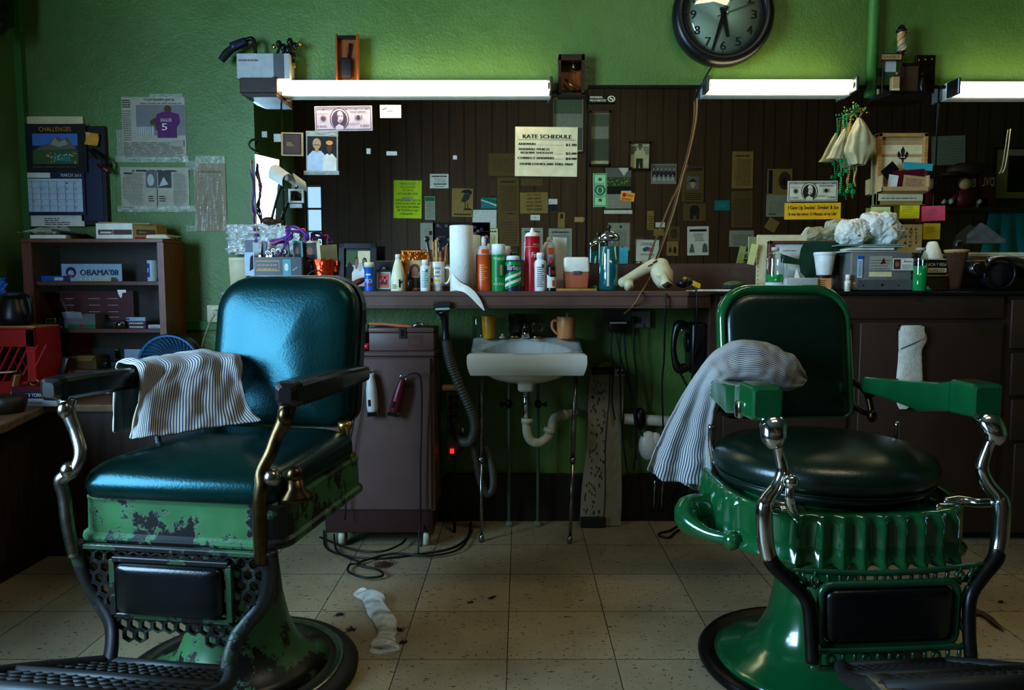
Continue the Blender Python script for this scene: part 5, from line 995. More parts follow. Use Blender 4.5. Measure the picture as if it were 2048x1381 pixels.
# ---------------------------------------------------------------- counter and the cabinet run
XCN = at(1421, 600, 2.93).x
xl = at(440, 590, 2.85).x; xe = at(1377, 590, 2.845).x
e = E('counter', 'long brown barber counter with a plain front board, left of the cabinet', 'counter', ((xl + xe) / 2, 3.0, CT - .07))
b = MB(); b.m('counter_brown').prism([(xl, D - .002), (xl, 2.855), (xe, 2.845), (XCN, 2.925), (XCN, D - .002)], 'z', CT - .018, CT, .0015); b.part('worktop', e)
b = MB(); b.m('counter_brown').prism([(xl, 2.875), (xl, 2.86), (xe - .002, 2.85), (XCN, 2.93), (XCN, 2.95), (xe - .01, 2.868)], 'z', CT - .066, CT - .018, .001); b.m('cart_brown').prism([(xl, 2.86), (xl, 2.856), (xe, 2.846), (xe, 2.85)], 'z', CT - .058, CT - .054); b.part('front_board', e)
e = E('cabinet', 'dark brown base cabinet with doors and drawers behind the right chair', 'cabinet', (1.5, 3.06, 0)); XR2 = 2.5
b = MB(); b.m('cabinet_brown').box(XCN, XR2, 2.945, D - .002, .03, CT - .014, .002); b.m('black_matte').box(XCN + .01, XR2, 2.97, D - .01, 0, .03); b.part('carcass', e)
b = MB(); b.m('counter_black').box(XCN, XR2, 2.915, D - .013, CT - .014, CT, .003); b.part('worktop', e, 'thin dark worktop')
def pnl(nm, x0, y0, x1, y1, knob=None):
    a, c = at(x0, y1, 2.93), at(x1, y0, 2.93); b = MB(); b.m('cabinet_brown').box(a.x, c.x, 2.930, 2.944, max(a.z, .035), c.z, .004, 2); return b.part(nm, e)
pnl('drawer_front', 1440, 592, 2010, 638); pnl('door', 1440, 646, 1700, 1078); pnl('door', 1706, 646, 2008, 1078)
for y0, y1 in ((600, 698), (706, 792), (800, 882), (888, 1078)): pnl('drawer_front', 2020, y0, 2240, y1)
# ---------------------------------------------------------------- helpers for round things on the counter
def wr(c, r, a, z): return Vector((c[0] + r * math.sin(a), c[1] - r * math.cos(a), z))
def wtext(b, m, s, c, r, a0, a1, z0, z1):
    v, f = textmesh(s); b.m(m); b.add([wr(c, r * 1.012 + .0003, a0 + u * (a1 - a0), z0 + w * (z1 - z0)) for u, w in v], f)
def wrect(b, m, c, r, a0, a1, z0, z1, sl=0., k=.0004):
    n = 10; b.m(m); vs = []
    for i in range(n + 1): a = a0 + (a1 - a0) * i / n; vs += [wr(c, r + k, a, z0 + sl * i / n), wr(c, r + k, a, z1 + sl * i / n)]
    b.add(vs, [(2 * i, 2 * i + 2, 2 * i + 3, 2 * i + 1) for i in range(n)], True)
def wlines(b, m, c, r, a0, a1, z0, z1, n):
    rn = random.Random(n); h = (z1 - z0) / n
    for i in range(n): q = a0 + (a1 - a0) * (.6 + .4 * rn.random()); wrect(b, m, c, r, a0, q, z1 - (i + 1) * h, z1 - (i + .55) * h, 0, .0006)
def rnd_thing(name, label, cat, x0, x1, ytop, Y, secs, group=None, z0=None, sx=1., sy=1.):
    z0 = CT if z0 is None else z0; cx = at((x0 + x1) / 2, 580, Y).x; r = (x1 - x0) / 2 * Y / F; h = at((x0 + x1) / 2, ytop, Y).z - z0
    e = E(name, label, cat, (cx, Y, z0), 0, group); c = (cx, Y, z0); out = []
    for s in secs:
        b = MB(); b.m(s[1]).lathe([(a * r, q * h) for a, q in s[2]], c, 28, 'z', sx, sy)
        if len(s) > 3 and s[3]: s[3](b, c, r, h)
        out.append(b.part(s[0], e))
    return e
# left end of the counter -------------------------------------------------
b = MB(); f = pxframe(b, 458, 448, 600, 516, YM - .03)
b.m('foil').sheet(lambda u, v: f.P(v + .04 * noise.noise(Vector((u * 3, v * 3, 1))), .1 + u * (.88 - .2 * max(0, v - .6)), .012 + .03 * noise.noise(Vector((u * 9, v * 12, 4))) + .012 * noise.noise(Vector((u * 25, v * 30, 7)))), 40, 60, False, False)
b.thing('crumpled_foil', 'crumpled silver foil sheet stuck over the lower corner of the mirror strip', 'foil')
def boxpx(name, label, cat, x0, y0, x1, y1, Y, dep, m, draw=None, z0=None, bev=.002, group=None, top=None):
    a, c = at(x0, y1, Y), at(x1, y0, Y); z = CT if z0 is None else z0
    b = MB(); b.m(m).box(a.x, c.x, Y, Y + dep, z, c.z, bev)
    if draw: draw(Fr(b, (a.x, Y, z), (c.x - a.x, 0, 0), (0, 0, c.z - z)))
    return b.thing(name, label, cat, group)
e = E('card_holder', 'beige open plastic holder at the left end of the counter', 'holder', at(478, 590, 3.05)); p, q = at(462, 580, 3.05), at(492, 515, 3.05); b = MB(); b.m('beige').obox(((p.x + q.x) / 2, 3.07, CT + (q.z - CT) / 2), (q.x - p.x, .05, q.z - CT), (0, 0, 0), .004, 2, (1.15, 1.2)); b.part('cup', e); b = MB(); b.m('bone').box(p.x - .004, q.x + .004, 3.04, 3.10, q.z - .02, q.z, .004, 2); b.part('lid', e)
# black tool box with its contents
p, q = at(508, 555, 2.98), at(605, 514, 2.98); e = E('tool_box', 'open black barber box full of combs and cards at the counter left end', 'box', ((p.x + q.x) / 2, 3.02, CT))
zb = CT + .05; zt = q.z
b = MB(); b.m('charcoal').box(p.x - .03, q.x - .03, 2.96, 3.08, CT, CT + .034, .003); b.part('lower_tray', e)
b = MB(); b.m('black').box(p.x, q.x, 2.98, 2.984, CT + .034, zt, .001).box(p.x, q.x, 3.07, 3.074, CT + .034, zt, .001).box(p.x, p.x + .004, 2.98, 3.07, CT + .034, zt).box(q.x - .004, q.x, 2.98, 3.07, CT + .034, zt).box(p.x, q.x, 2.98, 3.07, CT + .034, CT + .038)
f = Fr(b, (p.x, 2.98, CT + .034), (q.x - p.x, 0, 0), (0, 0, zt - CT - .034)); f.border('tan', .04, .45, .53, .86, .012, .05).lines('tan', .07, .5, .5, .8, 2, .4, .1).rect('pale_teal', .6, .3, .76, .9).rect('teal', .62, .34, .74, .86).oval('paper_white', .67, .6, .04, .15).poly('paper_grey', [(.8, .45), (.9, .58), (.88, .62), (.78, .48)])
b.part('bin', e)
for nm, lab, m, x0, y0, x1, y1, Y, r in [('postcard', 'white card with a dark figure leaning against the left of the black barber box', 'paper_blue', 490, 505, 508, 552, 2.978, 0), ('photograph', 'photo of a person in a teal border standing in the black barber box', 'teal', 586, 482, 605, 520, 3.03, 2), ('photograph', 'wide sepia photo standing at the right of the black barber box', 'paper_cream', 603, 482, 640, 522, 3.05, 3), ('card', 'tall grey card standing at the left of the black barber box', 'light_grey', 506, 486, 517, 520, 3.02, -2), ('card', 'dark blue packet standing far left in the black barber box', 'navy', 491, 480, 506, 516, 3.03, 0)]:
    def dr(f, m=m): (f.rect('charcoal', .1, .06, .82, .9).oval('skin', .45, .5, .16, .2).rect('ink', .2, .06, .75, .3)) if m in ('teal', 'paper_cream') else f.poly('ink', [(.5, .2), (.9, .3), (.9, .9), (.6, .8)]) if m == 'paper_blue' else None
    sheetpx(nm, lab, nm if nm != 'postcard' else 'card', x0, y0, x1, y1, Y, m, dr, r, .002)
for i, (x, y, a) in enumerate([(541, 512, .5), (552, 508, 1.1), (562, 510, .2)]):
    c = at(x, y, 3.01 + .012 * i); b = MB(); b.m('chrome')
    for s in (-1, 1): b.tube([c + Vector((s * .011 + .009 * math.cos(t * PI / 4), 0, .012 + .009 * math.sin(t * PI / 4))) for t in range(8)], .0022, 6, 0, True); b.tube([c + Vector((s * .009, 0, .004)), c + Vector((-s * .006, 0, -.05))], .0028, 6)
    b.thing('scissors', 'pair of steel scissors standing in the black barber box', 'scissors', 'scissors in the barber box')
for i, (x, y, r) in enumerate([(528, 490, .012), (575, 488, -.01)]):
    c = at(x, 520, 3.045); b = MB(); b.m('black').obox(c + Vector((0, 0, .03)), (.022, .006, .09), (0, r * 10, 0), .002); b.thing('comb', ('black comb standing left in the black barber box', 'black comb standing beside the teal-bordered photo')[i], 'comb')
rr = random.Random(11)
def ribbon(name, label, pts, Y, mats, n=5, amp=4, r=.0032, seed=1):
    q = random.Random(seed); e = E(name, label, 'ribbon', at(pts[-1][0], pts[-1][1], Y))
    for k in range(n):
        b = MB(); b.m(mats[k % len(mats)]).tube([at(x + q.uniform(-amp, amp), y + q.uniform(-amp, amp), Y - q.uniform(0, .02)) for x, y in pts], r, 6, 5); b.part('ribbon_strand', e)
    return e
ribbon('purple_ribbon', 'purple and pink ribbons tangled over the black barber box', [(545, 486), (560, 483), (574, 478), (580, 468), (572, 462), (590, 458), (606, 464), (614, 470), (612, 478)], 3.02, ['purple', 'plum', 'violet', 'pink'], 7, 6, .0036, 2)
ribbon('purple_ribbon', 'second purple ribbon strand hanging down into the black barber box', [(582, 470), (574, 482), (566, 494), (562, 506), (556, 514)], 2.995, ['purple', 'violet'], 3, 3, .003, 4)
ribbon('beaded_cord', 'purple beaded cord hanging down the left edge of the mirror strip', [(503, 322), (503, 345), (506, 365), (506, 390), (504, 405), (507, 425), (510, 440), (512, 470), (511, 505)], YM - .03, ['purple', 'plum', 'violet', 'tan'], 4, 2.5, .0034, 9)
b = MB(); b.m('black').tube([at(512, 302, YM - .02), at(502, 296, YM - .03), at(498, 288, YM - .03), at(503, 281, YM - .03), at(513, 278, YM - .02)], .0045, 8, 5); b.thing('wall_hook', 'black curved hook at the left edge of the mirror strip', 'hook')
# paper-shaded lamp on a black rod
e = E('paper_lamp', 'thin black rod holding a curled white paper shade, in front of the mirror strip', 'lamp', at(540, 440, YM - .06))
b = MB(); b.m('black').tube([at(543, 440, YM - .06), at(553, 400, YM - .075), at(562, 372, YM - .09), at(571, 345, YM - .11)], [.006, .006, .006, .004], 8, 4); b.tube([at(561, 377, YM - .09), at(568, 377, YM - .1), at(572, 384, YM - .1)], .004, 6, 4); b.part('rod', e)
def shade(u, v):
    a = (-.15 + 1.25 * v) * PI; c = at(553 + 26 * u, 350 + 12 * u, YM - .11); r = .042 - .004 * u
    return c + Vector((-.6 * r * math.cos(a) * .6 + .012 * (v - .5), -r * math.cos(a), r * 1.0 * math.sin(a) - .01 * u))
b = MB(); b.m('paper_white'); b.sheet(shade, 12, 24, True, False); b.part('shade', e, 'curled white paper shade')
b = MB(); b.m('brown').ell(at(537, 442, YM - .05), (.03, .025, .017), 14, 8); b.m('brown').ell(at(545, 444, YM - .05), (.018, .02, .012), 10, 8); b.part('foot', e)
b = MB(); f = pxframe(b, 516, 447, 562, 458, YM - .04); slab(f, 'paper_white', .002); f.rect('ink', .82, .3, .92, .7); b.thing('card', 'white card under the brown foot of the paper lamp', 'card')
# snack bag, cable, gloves
b = MB(); b.m('red_foil')
p, q = at(622, 580, 3.03), at(666, 519, 3.03); cx = (p.x + q.x) / 2
b.sheet(lambda u, v: Vector((cx + math.cos(2 * PI * v) * (q.x - p.x) / 2 * (.72 + .28 * u) * (1 + .05 * math.sin(v * 40)), 3.05 + math.sin(2 * PI * v) * .025 * (1 + .3 * noise.noise(Vector((u * 5, v * 8, 2)))), CT + u * (q.z - CT) + .004 * math.sin(v * 50) * u)), 12, 40, True, False)
b.thing('snack_bag', 'shiny red and orange foil bag right of the black barber box', 'bag')
b = MB(); b.m('black').tube([at(608, 578, 2.96), at(614, 553, 2.96), at(628, 542, 2.96), at(645, 545, 2.96), at(656, 560, 2.96), at(654, 578, 2.96)], .003, 6, 5); b.m('charcoal').cyl(at(634, 556, 2.955), at(634, 582, 2.955), .011); b.thing('plug_adapter', 'black plug with a looped wire in front of the red foil bag', 'plug')
for lab, pts, m in (('red crumpled cloth in front of the black photo frame', [(664, 560), (675, 554), (685, 560), (690, 572)], 'red'), ('dark red cloth between the red cloth and the blue can', [(704, 574), (712, 565), (722, 560), (729, 556)], 'dark_red')):
    b = MB(); b.m(m).tube([at(x, y + 2, 2.97) for x, y in pts], [.012, .018, .017, .010], 10, 4, flat=.7); b.thing('red_cloth', lab, 'cloth')
e = E('standing_picture', 'black framed photo of people in white standing on the counter', 'picture', at(716, 583, 3.08)); p, q = at(681, 583, 3.10), at(753, 488, 3.10); rt = Vector((q.x - p.x, 0, 0)); up = Vector((0, .02, q.z - CT))
b = MB(); f = Fr(b, (p.x, 3.08, CT), rt, up); slab(f, 'black', .006); f.rect('light_grey', .17, .1, .83, .85).rect('leaf_photo', .17, .55, .5, .85).rect('paper_cream', .5, .6, .83, .85).rect('leaf_photo', .17, .1, .83, .4); f.poly('ink', [(.17, .1), (.17, .5), (.28, .62), (.38, .5), (.4, .1)]); figure(f, .46, .1, .62, 'paper_white', 'skin', 'ink', .24); figure(f, .68, .1, .6, 'paper_white', 'skin', 'ink', .28); b.part('print', e)
b = MB(); f = Fr(b, (p.x, 3.076, CT), rt, up); b.m('black')
for u0, v0, u1, v1 in ((0, 0, .14, 1), (.86, 0, 1, 1), (0, 0, 1, .09), (0, .9, 1, 1)):
    vs = [f.P(u, v, k) for k in (-.006, .008) for u, v in ((u0, v0), (u1, v0), (u1, v1), (u0, v1))]; b.add(vs, [(4, 5, 6, 7), (0, 3, 2, 1), (0, 1, 5, 4), (1, 2, 6, 5), (2, 3, 7, 6), (3, 0, 4, 7)])
b.part('frame', e)
b = MB(); c = at(706, 588, 2.84); b.m('cream').obox(c + Vector((0, 0, -.01)), (.03, .016, .065), (0, -.3, 0), .006, 2); b.m('black').ell(c + Vector((.0, -.009, .008)), (.006, .003, .006), 10, 6); b.tube([c + Vector((.0, 0, -.04)), c + Vector((.012, 0, -.06))], [.013, .009], 10); b.thing('hair_trimmer', 'small cream trimmer hanging off the counter edge behind the left chair', 'trimmer')
rnd_thing('powder_can', 'blue can with white cap in front of the black photo frame', 'can', 729, 749, 525, 2.97, [('body', 'blue', [(1, 0), (1, .03), (.97, .04), (.97, .8), (1, .81), (1, .83)], lambda b, c, r, h: (wtext(b, 'paper_white', 'SPICE', c, r, -.8, .8, c[2] + h * .3, c[2] + h * .42), wrect(b, 'paper_white', c, r, -.5, .5, c[2] + h * .55, c[2] + h * .6), wrect(b, 'red', c, r, -.7, .6, c[2] + h * .16, c[2] + h * .22, .004))), ('cap', 'cream', [(.98, .83), (.98, .95), (.9, 1), (0, 1)])])
e = E('photo_stand', 'small silver-framed reddish photo beside the blue can', 'picture', at(768, 583, 3.0)); p, q = at(751, 583, 3.0), at(785, 540, 3.0); b = MB(); f = Fr(b, (p.x, 2.99, CT), (q.x - p.x, 0, 0), (0, .012, q.z - CT)); slab(f, 'light_grey', .005); f.rect('terracotta', .2, .16, .8, .84).rect('maroon', .3, .3, .7, .7); [f.oval('pink', .3 + .13 * i, .5 + .1 * (i % 2), .06, .08) for i in range(4)]; b.part('print', e); b = MB(); b.m('chrome'); f = Fr(b, (p.x, 2.986, CT), (q.x - p.x, 0, 0), (0, .012, q.z - CT)); f.border('chrome', 0, 0, 1, 1, .1); b.part('frame', e)
b = MB(); p, q = at(752, 542, 3.06), at(800, 522, 3.06); b.m('black').box(p.x, q.x, 3.05, 3.09, CT, q.z, .003); f = Fr(b, (p.x, 3.05, CT), (q.x - p.x, 0, 0), (0, 0, q.z - CT)); f.ring('light_grey', .35, .62, .09, .18, .3); b.thing('black_case', 'black case with a small ring behind the little silver frame', 'case')
rnd_thing('lotion_bottle', 'cream tapered bottle with dark scribbled label', 'bottle', 782, 811, 509, 2.96, [('body', 'cream', [(.95, 0), (1, .02), (1, .35), (.9, .45), (.62, .7), (.36, .86), (.34, .88)], lambda b, c, r, h: (wlines(b, 'ink', c, r, -.7, .2, c[2] + h * .08, c[2] + h * .2, 3), wrect(b, 'ink', c, r, .25, .5, c[2] + h * .1, c[2] + h * .32), wrect(b, 'ink', c, r, .5, .8, c[2] + h * .2, c[2] + h * .26, .006))), ('cap', 'ivory', [(.36, .88), (.36, .98), (.3, 1), (0, 1)])])
boxpx('copper_box', 'shiny copper-coloured gift box behind the mug', 'box', 802, 502, 862, 580, 3.09, .06, 'copper_foil')
sheetpx('photograph', 'brown vintage portrait card leaning in front of the copper box', 'photo', 815, 521, 845, 579, 3.0, 'tan', lambda f: f.oval('brown', .5, .7, .32, .18).oval('skin', .5, .62, .2, .16).poly('brown', [(.15, .05), (.2, .4), (.8, .4), (.85, .05)]), 0, .002)
rnd_thing('lip_tube', 'thin black capped tube in front of the portrait card', 'tube', 814, 824, 541, 2.95, [('body', 'black', [(1, 0), (1, .55), (.9, .56)]), ('cap', 'black', [(.92, .56), (.92, .96), (.8, 1), (0, 1)])])
def white_bottle(lab, x0, x1, yt, Y, ink='teal'): return rnd_thing('white_bottle', lab, 'bottle', x0, x1, yt, Y, [('body', 'white_paint', [(.96, 0), (1, .03), (1, .74), (.9, .79), (.6, .82), (.6, .84)], lambda b, c, r, h: (wlines(b, ink, c, r, -.6, .8, c[2] + h * .12, c[2] + h * .66, 10), wrect(b, ink, c, r, .2, .7, c[2] + h * .6, c[2] + h * .7))), ('cap', 'white_paint', [(.66, .84), (.66, .98), (.6, 1), (0, 1)])], 'white plastic bottles')
white_bottle('small white bottle left of the printed mug', 841, 860, 520, 2.94); white_bottle('white bottle with small dark print in front of the tall red can', 1069, 1092, 506, 2.93, 'ink_grey')
# mug of brushes
e = rnd_thing('mug', 'white footed mug with printed words, full of combs and brushes', 'mug', 860, 890, 524, 2.98, [('cup', 'porcelain', [(.62, 0), (.72, .02), (.66, .1), (.7, .16), (.95, .25), (1, .32), (1, .98), (.97, 1), (.93, .98), (.93, .35), (0, .3)], lambda b, c, r, h: (wtext(b, 'ink', 'Good', c, r, -.35, .5, c[2] + h * .74, c[2] + h * .84), wtext(b, 'ink', 'old', c, r, -.2, .35, c[2] + h * .6, c[2] + h * .7), wtext(b, 'ink', 'Days', c, r, -.35, .5, c[2] + h * .46, c[2] + h * .56), wrect(b, 'sign_yellow', c, r, -.6, .4, c[2] + h * .33, c[2] + h * .4), wrect(b, 'brown', c, r, -.9, -.5, c[2] + h * .3, c[2] + h * .44)))])
c = wloc(e); b = MB(); b.m('porcelain').tube([c + Vector((.03, -.005, .095)), c + Vector((.052, -.008, .092)), c + Vector((.054, -.008, .06)), c + Vector((.043, -.006, .035)), c + Vector((.028, -.004, .032))], .0055, 8, 4); b.part('handle', e)
for i, (x, yt, m, lab, hd) in enumerate([(854, 478, 'black', 'dark ball-ended brush leaning left out of the mug', 1), (866, 484, 'wood_light', 'wooden handled brush in the mug', 0), (872, 480, 'tan', 'pale flat stick in the mug', 0), (880, 479, 'black', 'dark round brush head in the middle of the mug', 1), (886, 500, 'maroon', 'short maroon comb at the right of the mug', 0)]):
    t = at(x, yt, 2.985 + .01 * (i % 2)); b = MB(); b.m(m).tube([c + Vector(((i - 2) * .007, .004 * (i % 2), .03)), t], [.004, .0055], 8)
    if hd: b.m('black').ell(t, (.011, .011, .013), 10, 8)
    b.thing('comb_brush', lab, 'brush')
b = MB(); p = at(886, 525, 2.99); q = at(892, 503, 2.99); b.m('wood_light').box(at(866, 503, 2.99).x, q.x, 2.985, 2.993, c.z + .03, q.z, .001); [b.m('brown').box(at(867 + 3 * k, 503, 2.99).x, at(868.4 + 3 * k, 503, 2.99).x, 2.984, 2.986, q.z - .022, q.z) for k in range(8)]; b.thing('comb', 'wide brown-toothed comb standing in the mug', 'comb')
# paper towel roll
e = rnd_thing('paper_towel_roll', 'white paper towel roll standing on the counter, torn sheet hanging off', 'paper towel', 900, 947, 452, 2.93, [('roll', 'paper_towel', [(1, 0), (1, .996), (.98, 1), (.4, 1), (.38, .99), (0, .99)])]); c = wloc(e); R = 23.5 * 2.93 / F
def tail(u, v):
    a = -1.35 + 1.5 * u; z = CT + .0 + .085 * (1 - u) ** 1.2 * v * 0
    top = CT + .1 * (1 - u) ** .8 + .0; bot = CT + .004
    if u < .55: k = u / .55; q = wr(c, R + .001 + .006 * k, -1.3 + 1.5 * k, 0); zz = (CT + .08 * (1 - k)) * v + (CT + .001) * (1 - v); return Vector((q.x, q.y, max(zz, CT + .001)))
    k = (u - .55) / .45; q = wr(c, R + .007, .2, 0); x = q.x + k * .085; y = q.y - .045 * min(1, k * 2.4) - .004
    zc = CT + .006 + .02 * math.sin(k * PI) * (k < .6) - max(0, k - .30) ** 1.35 * .15; wdt = .075 * (1 - k) ** .8 + .004
    return Vector((x - wdt * (1 - v) * .9, min(y, 2.842 if k > .45 else 9), max(zc, CT + .002) if y > 2.85 else zc - .015 * (1 - v)))
b = MB(); b.m('paper_towel')
def tail2(u, v):
    # sheet leaves the roll at its foot and curls forward over the counter edge to a point
    P = [((-.040, -.03), (-.040, .06)), ((-.02, -.0495), (-.02, .035)), ((.005, -.06), (.008, .015)), ((.02, -.085), (.03, .004)), ((.045, -.093), (.058, -.02)), ((.066, -.093), (.078, -.052)), ((.094, -.090), (.096, -.075))]
    A = [Vector((c.x - .040, c.y - .028, CT + .002)), Vector((c.x - .032, c.y - .047, CT + .002)), Vector((c.x - .012, c.y - .075, CT + .003)), Vector((c.x + .02, c.y - .092, CT - .006)), Vector((c.x + .05, c.y - .094, CT - .032)), Vector((c.x + .075, c.y - .094, CT - .058)), Vector((c.x + .094, c.y - .093, CT - .076))]
    Bq = [Vector((c.x - .036, c.y - .034, CT + .075)), Vector((c.x - .018, c.y - .048, CT + .052)), Vector((c.x + .006, c.y - .06, CT + .032)), Vector((c.x + .034, c.y - .08, CT + .018)), Vector((c.x + .062, c.y - .092, CT - .006)), Vector((c.x + .083, c.y - .094, CT - .038)), Vector((c.x + .096, c.y - .093, CT - .072))]
    a, d = catmull(A, 6), catmull(Bq, 6); i = int(u * (len(a) - 1) + .5); q = a[i].lerp(d[i], v); q.y -= .010 * math.sin(v * PI) * (1 - u); return q
b.sheet(tail2, 36, 8, True, False); b.part('loose_sheet', e)
# spray cans
def spray(name, lab, x0, x1, yt, Y, body, upper, cap, f1=None, shoulder=.72, split=.56, grp=None):
    return rnd_thing(name, lab, 'spray can', x0, x1, yt, Y, [('body', body, [(1, 0), (1.02, .01), (.98, .02), (.98, split), (1.0, split + .004)], f1), ('shoulder', upper, [(.985, split), (.985, shoulder), (.9, shoulder + .06), (.62, shoulder + .13), (.4, shoulder + .15)]), ('nozzle', cap, [(.3, shoulder + .14), (.3, .95), (.22, .97), (.2, 1), (0, 1)])])
spray('spray_can', 'spray can with orange body and white shoulder, right of the paper towel roll', 952, 983, 473, 2.95, 'orange', 'light_grey', 'white_paint', lambda b, c, r, h: (wrect(b, 'orange', c, r, -.5, .9, c[2] + h * .68, c[2] + h * .76), wlines(b, 'peach', c, r, -.6, .6, c[2] + h * .2, c[2] + h * .5, 8)), .68, .66)
rnd_thing('spray_can', 'green labelled spray can with a tall white cap', 'spray can', 983, 1012, 489, 2.94, [('body', 'green_label', [(1, 0), (1.02, .01), (.98, .02), (.98, .77), (1, .78)], lambda b, c, r, h: (wtext(b, 'paper_white', "PINAUD", c, r, -.7, .9, c[2] + h * .66, c[2] + h * .72), wrect(b, 'green', c, r, -.5, .7, c[2] + h * .3, c[2] + h * .62), wrect(b, 'tan', c, r, .2, .55, c[2] + h * .34, c[2] + h * .56), wtext(b, 'paper_white', 'HAIR SPRAY', c, r, -.7, .9, c[2] + h * .13, c[2] + h * .18))), ('cap', 'white_paint', [(.94, .78), (.94, .985), (.9, 1), (0, 1)])])
rnd_thing('spray_can', 'pale capped can half hidden behind the green labelled can', 'spray can', 1000, 1022, 493, 3.04, [('body', 'grey', [(1, 0), (1, .7)]), ('cap', 'white_paint', [(.95, .7), (.95, .98), (.88, 1), (0, 1)])])
rnd_thing('shaving_foam', 'short shaving foam can with green and white diagonal stripes', 'can', 1010, 1042, 512, 2.93, [('body', 'navy', [(1, 0), (1.02, .012), (.98, .03), (.98, .82), (.9, .87)], lambda b, c, r, h: (wrect(b, 'green_label', c, r, -1.2, 1.2, c[2] + h * .72, c[2] + h * .83), wtext(b, 'paper_white', 'Barbasol', c, r, -.75, 1.25, c[2] + h * .60, c[2] + h * .74), [wrect(b, m, c, r, -1.3, 1.3, c[2] + h * z, c[2] + h * (z + .085), h * .22, .0008) for m, z in (('green_label', .02), ('paper_white', .105), ('green_label', .19), ('paper_white', .275), ('green_label', .36))])), ('cap', 'white_paint', [(.86, .87), (.82, .97), (.7, 1), (0, 1)])])
b = MB(); c = at(1027, 506, 3.04); b.m('black').ell((c.x, 3.04, CT + .085), (.034, .03, .08), 16, 12); b.thing('hair_brush', 'dark rounded brush behind the striped shaving foam can', 'brush')
e = rnd_thing('spray_can', 'tallest can on the counter, red with a white nozzle', 'spray can', 1049, 1080, 456, 2.98, [('body', 'red', [(1, 0), (1.02, .008), (.98, .016), (.98, .855), (1, .86)], lambda b, c, r, h: (wtext(b, 'paper_white', 'Finish', c, r, -.1, 1.15, c[2] + h * .53, c[2] + h * .61), wtext(b, 'paper_cream', 'REVLON', c, r, .1, 1.1, c[2] + h * .72, c[2] + h * .745), wrect(b, 'paper_cream', c, r, -1.2, 1.2, c[2] + h * .695, c[2] + h * .699), wlines(b, 'pink', c, r, .1, .8, c[2] + h * .38, c[2] + h * .46, 5))), ('shoulder', 'white_paint', [(.97, .86), (.9, .89), (.7, .92), (.5, .93)]), ('nozzle', 'ivory', [(.3, .92), (.3, .965), (.16, .975), (.16, 1), (0, 1)])])
spray('spray_can', 'silver and orange spray can behind the white bottle', 1083, 1111, 475, 3.03, 'light_grey', 'light_grey', 'white_paint', lambda b, c, r, h: (wrect(b, 'orange', c, r, -.1, .7, c[2] + h * .68, c[2] + h * .8), wtext(b, 'red', 'A1', c, r, .0, .8, c[2] + h * .5, c[2] + h * .62)), .76, .5)
rnd_thing('glue_bottle', 'small black and white bottle with a red spout', 'bottle', 1093, 1112, 515, 2.92, [('body', 'black', [(1, 0), (1, .03), (.97, .05), (.97, .7), (.8, .78), (.4, .8)], lambda b, c, r, h: (wrect(b, 'paper_white', c, r, -1.1, 1.1, c[2] + h * .1, c[2] + h * .42), wrect(b, 'paper_white', c, r, -1.1, -.2, c[2] + h * .4, c[2] + h * .5, -.012), wrect(b, 'orange', c, r, .15, .8, c[2] + h * .14, c[2] + h * .32), wrect(b, 'red', c, r, .0, .8, c[2] + h * .5, c[2] + h * .62))), ('cap', 'red', [(.36, .8), (.3, .88), (.16, .94), (.1, 1), (0, 1)])])
p, q = at(1083, 582, 3.0), at(1132, 476, 3.08); sheetpx('paper_sheet', 'blank white sheet leaning behind the silver spray can', 'paper', 1103, 475, 1131, 578, 3.10, 'paper_white', None, -3, .001)
# ivory dispenser on a wooden board
p, q = at(1112, 582, 2.92), at(1194, 573, 2.92); b = MB(); b.m('wood_light').box(p.x, q.x, 2.91, 3.03, CT, CT + .011, .003, 2); b.thing('wooden_board', 'small wooden board under the ivory dispenser', 'board'); z0 = CT + .011
p, q = at(1127, 570, 2.95), at(1180, 513, 2.95); e = E('dispenser', 'ivory and tan flip-top dispenser box on the small wooden board', 'dispenser', ((p.x + q.x) / 2, 3.0, z0)); cx = (p.x + q.x) / 2; hw_ = (q.x - p.x) / 2; h = q.z - z0
b = MB(); b.m('terracotta').obox((cx, 2.99, z0 + h * .25), (hw_ * 1.75, .07, h * .5), (0, 0, 0), .006, 2, (1.12, 1.1)); b.part('base', e, 'tan lower half'); b = MB(); b.m('ivory').obox((cx, 2.99, z0 + h * .74), (hw_ * 2, .08, h * .48), (0, 0, 0), .008, 2, (.94, .94)); b.part('lid', e); b = MB(); b.m('grey_mid').obox((cx, 2.948, z0 + h * .49), (.03, .008, .014), (0, 0, 0), .002); b.part('latch', e)
# blue comb jar
e = rnd_thing('disinfectant_jar', 'tall glass jar of blue liquid with a metal lid and combs inside', 'jar', 1196, 1238, 470, 3.0, [('liquid', 'jar_liquid', [(.9, .02), (.93, .03), (.93, .79), (0, .79)]), ('glass', 'clear_glass', [(.95, 0), (1, .02), (1, .86), (.9, .9), (.9, .95)]), ('lid', 'chrome', [(.97, .9), (1.0, .93), (1.0, .965), (.85, 1.0), (.5, 1.05), (.2, 1.07), (.14, 1.07)]), ('lid_knob', 'black', [(.1, 1.07), (.1, 1.1), (.2, 1.12), (.2, 1.16), (.1, 1.18), (0, 1.18)])])
c = wloc(e)
b = MB(); b.m('paper_white').box(c.x - .012, c.x - .002, c.y - .0425, c.y - .0405, CT + .02, CT + .17, .0005); b.part('comb', e, 'white comb inside the jar')
b = MB(); p, q = at(1184, 583, 3.1), at(1204, 476, 3.1); b = MB(); b.m('green').ell((at(1190, 573, 3.0).x, 3.0, CT + .012), (.016, .012, .012), 10, 8); b.thing('bottle_cap', 'dark green cap lying between the dispenser and the blue jar', 'cap')
